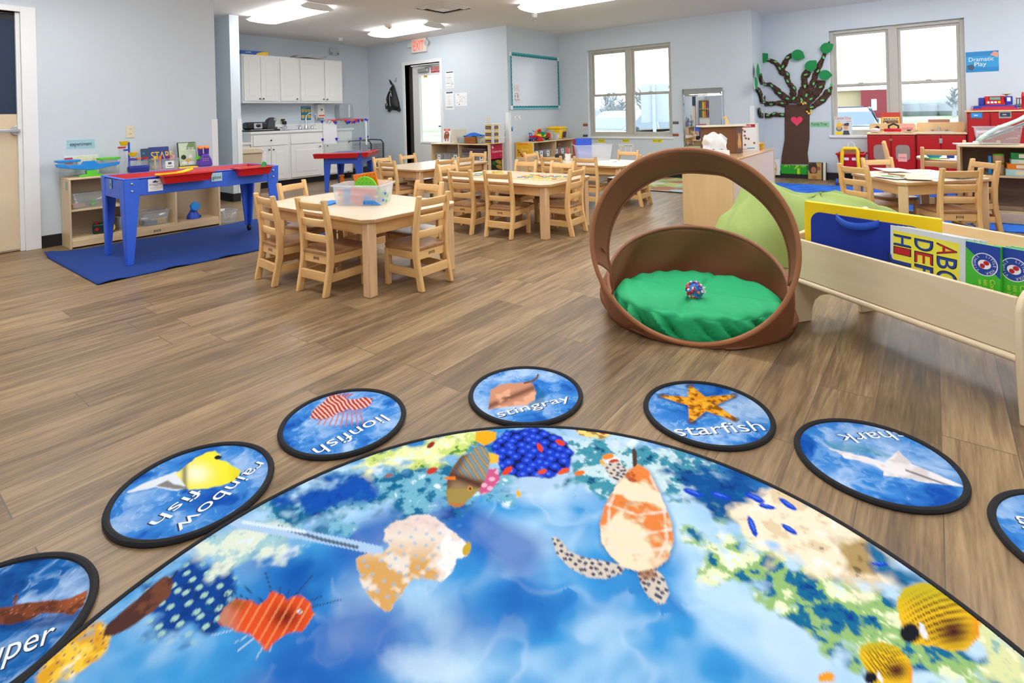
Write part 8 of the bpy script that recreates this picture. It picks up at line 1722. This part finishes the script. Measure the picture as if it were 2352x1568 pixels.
    if a is not None:
        k = np.clip(tx2*1.4-.2, 0, 1); p.mix((232, 130, 50), a*np.clip((tx2-.47)/.08, 0, 1)*.9); p.mix((170, 70, 30), a*np.clip((tx-.58)/.07, 0, 1)*np.clip((1180-p.v)/60, .1, 1)*.8); p.mix((252, 236, 206), a*np.clip((.46-tx2)/.06, 0, 1)*.8)
        for P_ in ([(1415, 1130), (1470, 1150), (1512, 1132)], [(1395, 1165), (1465, 1190), (1535, 1180)], [(1386, 1215), (1470, 1235), (1545, 1222)], [(1398, 1265), (1470, 1275), (1540, 1265)], [(1425, 1105), (1400, 1170), (1396, 1240), (1430, 1300)], [(1495, 1100), (1525, 1170), (1532, 1250), (1505, 1305)]):
            q = np.full(len(p.x), 1e9)
            for (xa, ya_), (xb, yb_) in zip(P_, P_[1:]): e1, e2 = xb-xa, yb_-ya_; tt = np.clip(((p.u-xa)*e1+(p.v-ya_)*e2)/(e1*e1+e2*e2), 0, 1); q = np.minimum(q, np.hypot(p.u-xa-tt*e1, p.v-ya_-tt*e2))
            p.mix((246, 226, 214), a*np.exp(-((q+6*(p.n1-.5))/2.6)**2)*.8)
    # red lionfish
    for i in range(26):
        an = math.radians(100+i*9.5 if i < 13 else -10-(i-13)*13); l = 90+50*math.sin(i*2.3); x0, y0 = 640+30*math.cos(an), 1425+25*math.sin(an); p.line([(x0, y0), (x0+l*math.cos(an), y0+l*.62*math.sin(an))], 1.4, (200, 214, 230) if math.sin(an) > 0 else (40, 60, 80), .75)
    a = p.P([(502, 1438), (512, 1405), (540, 1380), (575, 1385), (600, 1402), (622, 1368), (648, 1372), (656, 1385), (690, 1375), (712, 1392), (720, 1420), (712, 1442), (690, 1458), (660, 1462), (632, 1480), (612, 1500), (590, 1480), (572, 1462), (540, 1456)], (224, 84, 34), 4, 1, 6)
    if a is not None: p.mix((120, 24, 20), a*np.exp(-(((p.u-655)/34)**2+((p.v-1425)/26)**2))*.95); p.mix((246, 170, 110), a*np.clip((np.sin(p.u*.28+p.v*.16)-.55)*2, 0, 1)*.7); p.mix((190, 140, 120), a*np.clip((560-p.u)/40, 0, 1)*.8); p.mix((150, 90, 40), a*np.exp(-(((p.u-545)/25)**2+((p.v-1395)/14)**2))*.8)
    p.blob(688, 1412, 6, 5, (230, 236, 240), wob=0); p.blob(688, 1412, 3, 3, (20, 20, 30), wob=0)
    # sea cucumber
    a = p.P([(236, 1470), (244, 1446), (290, 1404), (340, 1362), (378, 1332), (396, 1334), (398, 1352), (388, 1378), (350, 1412), (310, 1444), (262, 1468)], (84, 52, 46), 3, 1, 2)
    if a is not None: p.mix((130, 80, 56), a*np.clip((tx-.5)/.08, 0, 1)*.7)
    p.line([(396, 1336), (408, 1318)], 1.5, (40, 40, 46))
    # butterfly fish
    def bfly(P_, dark, eye):
        a = p.P(P_, (238, 194, 34), 3, 1, 2)
        if a is None: return
        xs, ys = [q[0] for q in P_], [q[1] for q in P_]; cx_, cy_ = sum(xs)/len(xs), sum(ys)/len(ys); w_ = max(xs)-min(xs)
        p.mix((190, 180, 40), a*np.clip((cy_-10-p.v)/(w_*.25), 0, 1)*.8)
        st = np.sin((p.v-.35*(cx_-p.u)-.0025*(p.u-cx_)**2)*2*PI/(w_*.085)); ok = np.exp(-(((p.u-cx_)/(w_*.36))**4+((p.v-cy_)/(w_*.30))**4)); p.mix((84, 50, 20), a*np.clip(st*2, 0, 1)*ok*.9)
        p.mix((74, 26, 30), a*np.exp(-(((p.u-dark[0])/(w_*.20))**2+((p.v-dark[1])/(w_*.15))**2))); p.mix((230, 120, 20), a*np.clip((p.u-(max(xs)-w_*.13))/(w_*.1), 0, 1)*.6)
        p.blob(eye[0], eye[1], w_*.12, w_*.11, (24, 26, 40), .5); p.blob(eye[0]+w_*.16, eye[1]-w_*.02, w_*.035, w_*.10, (226, 232, 244), -.3)
    bfly([(2060, 1385), (2078, 1358), (2112, 1346), (2150, 1352), (2195, 1368), (2238, 1405), (2252, 1440), (2246, 1474), (2222, 1502), (2185, 1505), (2140, 1492), (2100, 1490), (2078, 1462), (2064, 1425)], (2190, 1460), (2090, 1462))
    bfly([(1972, 1502), (1992, 1486), (2025, 1482), (2062, 1496), (2090, 1525), (2098, 1558), (2092, 1590), (2010, 1590), (1990, 1550), (1978, 1525)], (2060, 1550), (2000, 1566)); p.P([(1880, 1560), (1900, 1552), (1918, 1558), (1915, 1575), (1882, 1575)], (236, 160, 40), 3)
    for x, y, r, ro in ((1735, 1150, 26, .45), (1762, 1170, 20, .2), (1810, 1165, 24, .6), (1728, 1215, 26, 1.2), (1812, 1222, 22, .6), (2020, 1303, 18, .1), (1655, 1145, 24, .3), (1592, 1138, 26, .35)): p.blob(x, y, r, r*.27, (20, 70, 196), ro); p.blob(x, y-2, r*.6, r*.08, (70, 120, 230), ro)
    p.blob(985, 1545, 90, 40, (214, 234, 250), .2, .9, .6); p.blob(1660, 1450, 130, 26, (190, 222, 246), .7, .9, .6)
t = thing('sea_carpet', 'large round carpet printed with a turtle, ray and coral reef in blue water', 'carpet', (float(RC[0]), float(RC[1]), 0)); SEA = t
pile('pile', lambda x, y: rmask(x, y, .006), RC[0]-1.1, RC[0]+1.1, RC[1]-1.1, RC[1]+1.1, .0042, paint_sea, t)
el = [RC+V1*(RA-.004)*math.cos(2*PI*i/160)+V2*(RB_-.004)*math.sin(2*PI*i/160) for i in range(160)]; binding(t, el, .0068)
# ---- seat rugs
def seat(x, y, label, words, draw, deep=(14, 84, 176), mid=(64, 140, 214), pale=(176, 206, 240), seed=1):
    t = thing('seat_rug', label, 'rug', (x, y, 0), 0, None); ex_ = MB()
    for s, p0, p1, hh in words:
        a, b = G(*p0), G(*p1); xd = (b-a).normalized(); yd = Vector((-xd.y, xd.x, 0)); L_n = (b-a).length; o_ = Vector((t.location.x, t.location.y, 0))
        ex_.text(s, a-o_+xd*.003-yd*.003+Vector((0, 0, .0086)), xd, yd, h=hh, w=L_n, mi=2, center=False, off=0); ex_.text(s, a-o_+Vector((0, 0, .0091)), xd, yd, h=hh, w=L_n, mi=1, center=False, off=0)
    def paint(p): p.water(deep, mid, pale, 9.0, seed); draw(p)
    r_ = .212; pile('pile', lambda X, Y: (X-x)**2+(Y-y)**2 <= (r_-.008)**2, x-r_, x+r_, y-r_, y+r_, .0032, paint, t, extra=ex_)
    binding(t, [(x+(r_-.008)*math.cos(2*PI*i/72), y+(r_-.008)*math.sin(2*PI*i/72)) for i in range(72)], .0095); return t
def d_rain(p):
    p.P([(293, 1137), (320, 1120), (353, 1107), (405, 1090), (430, 1128), (405, 1133), (360, 1125), (320, 1132)], (226, 234, 240), 3, 1, 2); p.P([(358, 1122), (385, 1108), (400, 1118), (432, 1124), (428, 1131), (395, 1128)], (96, 84, 76), 4, .8, 2)
    a = p.P([(405, 1094), (448, 1058), (470, 1048), (494, 1039), (506, 1052), (502, 1062), (520, 1066), (553, 1087), (548, 1100), (539, 1111), (510, 1120), (477, 1128), (434, 1131), (420, 1112)], (246, 232, 60), 3, 1, 2)
    if a is not None: p.mix((250, 250, 226), a*np.exp(-(((p.u-450)/32)**2+((p.v-1094)/22)**2))*.9); p.mix((214, 200, 20), a*np.clip((p.u-520)/20, 0, 1)*.5); p.mix((60, 56, 50), a*np.exp(-((p.u-424)/7)**2)*.7)
    p.blob(501, 1056, 9, 5, (24, 30, 50), -.2)
def d_lion(p):
    for i in range(9): p.line([(760+8*i, 940), (730+13*i, 985-1.5*abs(i-4))], 1.8, (206, 110, 110), .8)
    a = p.P([(711, 963), (722, 945), (746, 926), (760, 912), (784, 912), (800, 922), (820, 922), (838, 917), (855, 918), (852, 930), (838, 941), (815, 947), (800, 944), (778, 952), (760, 962), (735, 968)], (176, 60, 58), 3, 1, 4)
    if a is not None: st = np.sin(p.u*.55-p.v*.5+5*p.n2); p.mix((250, 214, 196), a*np.clip(st*2, 0, 1)*.85)
    for i in range(7): p.line([(762+6*i, 915), (756+9*i, 902+1.2*i)], 1.6, (200, 70, 70), .8)
def d_sting(p):
    p.P([(1190, 920), (1235, 895), (1252, 905), (1250, 930), (1225, 945)], (20, 100, 130), 8, .6)
    a = p.P([(1121, 947), (1123, 930), (1127, 901), (1145, 890), (1165, 885), (1190, 884), (1214, 880), (1226, 888), (1231, 905), (1228, 924), (1212, 934), (1185, 937), (1164, 938), (1140, 943)], (206, 148, 118), 3, 1, 2)
    if a is not None: p.mix((130, 90, 70), a*np.exp(-((p.v-912+.42*(p.u-1185))/8)**2)*np.clip((p.n2-.35)/.2, 0, 1)); p.mix((232, 180, 150), a*np.clip((.45-p.n2)/.1, 0, 1)*.7)
    p.line([(1205, 884), (1225, 879), (1234, 871), (1236, 865)], 2.2, (120, 84, 66))
def d_star(p):
    P_ = []; tips = [(1585, 891), (1687, 913), (1690, 969), (1587, 974), (1519, 914)]; c = (1604, 929)
    for i, tp in enumerate(tips):
        nx_ = tips[(i+1) % 5]; d = (tp[0]-c[0], tp[1]-c[1]); n_ = (-d[1], d[0]); l = math.hypot(*d); n_ = (n_[0]/l, n_[1]/l)
        P_ += [(tp[0]-n_[0]*4, tp[1]-n_[1]*2.5), (tp[0]+n_[0]*4, tp[1]+n_[1]*2.5), (c[0]+.24*((tp[0]-c[0])+(nx_[0]-c[0]))+1, c[1]+.24*((tp[1]-c[1])+(nx_[1]-c[1])))]
    p.P([(x+4, y+4) for x, y in P_], (10, 50, 110), 5, .6); a = p.P(P_, (236, 160, 30), 2.5, 1, 1.5)
    if a is not None: p.mix((120, 70, 20), a*np.clip((p.n1-.55)/.06, 0, 1)*.8); p.mix((250, 200, 70), a*np.clip((.42-p.n1)/.08, 0, 1)*.7)
    for tp in tips: p.blob(tp[0], tp[1], 9, 6, (90, 50, 24), 0, .5, .6)
def d_shark(p):
    p.P([(1890, 1020), (1990, 1028), (2060, 1060), (2000, 1050), (1920, 1044)], (40, 140, 160), 12, .5)
    a = p.P([(1903, 1035), (1942, 1044), (1990, 1056), (2032, 1067), (2050, 1052), (2064, 1040), (2076, 1054), (2096, 1071), (2135, 1088), (2168, 1103), (2217, 1125), (2195, 1122), (2150, 1116), (2110, 1112), (2086, 1104), (2060, 1102), (2028, 1099), (2030, 1088), (2010, 1075), (1975, 1064), (1940, 1058), (1935, 1050)], (240, 236, 238), 3, 1, 2)
    if a is not None: p.mix((206, 196, 196), a*np.clip((p.n2-.5)/.1, 0, 1)*.6); p.mix((70, 60, 66), a*np.exp(-((p.v-1100-.36*(p.u-2120))/2.5)**2)*(p.u > 2080)*.8)
def d_group(p):
    p.P([(0, 1440), (100, 1425), (205, 1400), (200, 1425), (110, 1450), (0, 1460)], (8, 46, 110), 10, .6)
    a = p.P([(-40, 1408), (29, 1400), (34, 1374), (42, 1372), (38, 1395), (95, 1388), (157, 1383), (185, 1370), (203, 1361), (198, 1380), (190, 1398), (165, 1420), (140, 1415), (95, 1418), (60, 1432), (29, 1441), (-40, 1444)], (128, 72, 44), 3, 1, 3)
    if a is not None: p.mix((180, 100, 54), a*np.clip((p.u-130)/50, 0, 1)*.8); p.mix((210, 160, 140), a*np.clip((.12-cell(p.x, p.y, 90, 14))/.05, 0, 1)*.8); p.mix((80, 44, 34), a*np.clip((p.n1-.52)/.1, 0, 1)*.7)
def d_none(p): pass
S1 = 'round seat rug printed '
seat(.655, 1.678, S1+'with a yellow and white fish and the words rainbow fish', [('rainbow', (592, 1066), (396, 1221), .042), ('fish', (446, 1130), (341, 1209), .040)], d_rain, seed=2)
seat(1.119, 1.619, S1+'with a red striped fish and the word lionfish', [('lionfish', (877, 957), (716, 1038), .055)], d_lion, seed=5)
seat(1.631, 1.213, S1+'with a brown ray and the word stingray', [('stingray', (1146, 964), (1312, 924), .042)], d_sting, seed=9)
seat(1.895, .631, S1+'with an orange star and the word starfish', [('starfish', (1556, 1008), (1760, 994), .058)], d_star, seed=12)
seat(1.922, .152, S1+'with a white shark and the word shark upside down', [('shark', (2066, 994), (1920, 1004), .050)], d_shark, seed=17)
seat(.18, 1.57, S1+'with a brown fish at the lower left corner of the photo', [('grouper', (-170, 1600), (119, 1484), .060)], d_group, deep=(8, 62, 130), mid=(30, 110, 180), seed=22)
seat(1.83, -.30, S1+'in pale blue, at the right edge of the photo', [('urchin', (2330, 1190), (2420, 1330), .05)], d_none, seed=27)
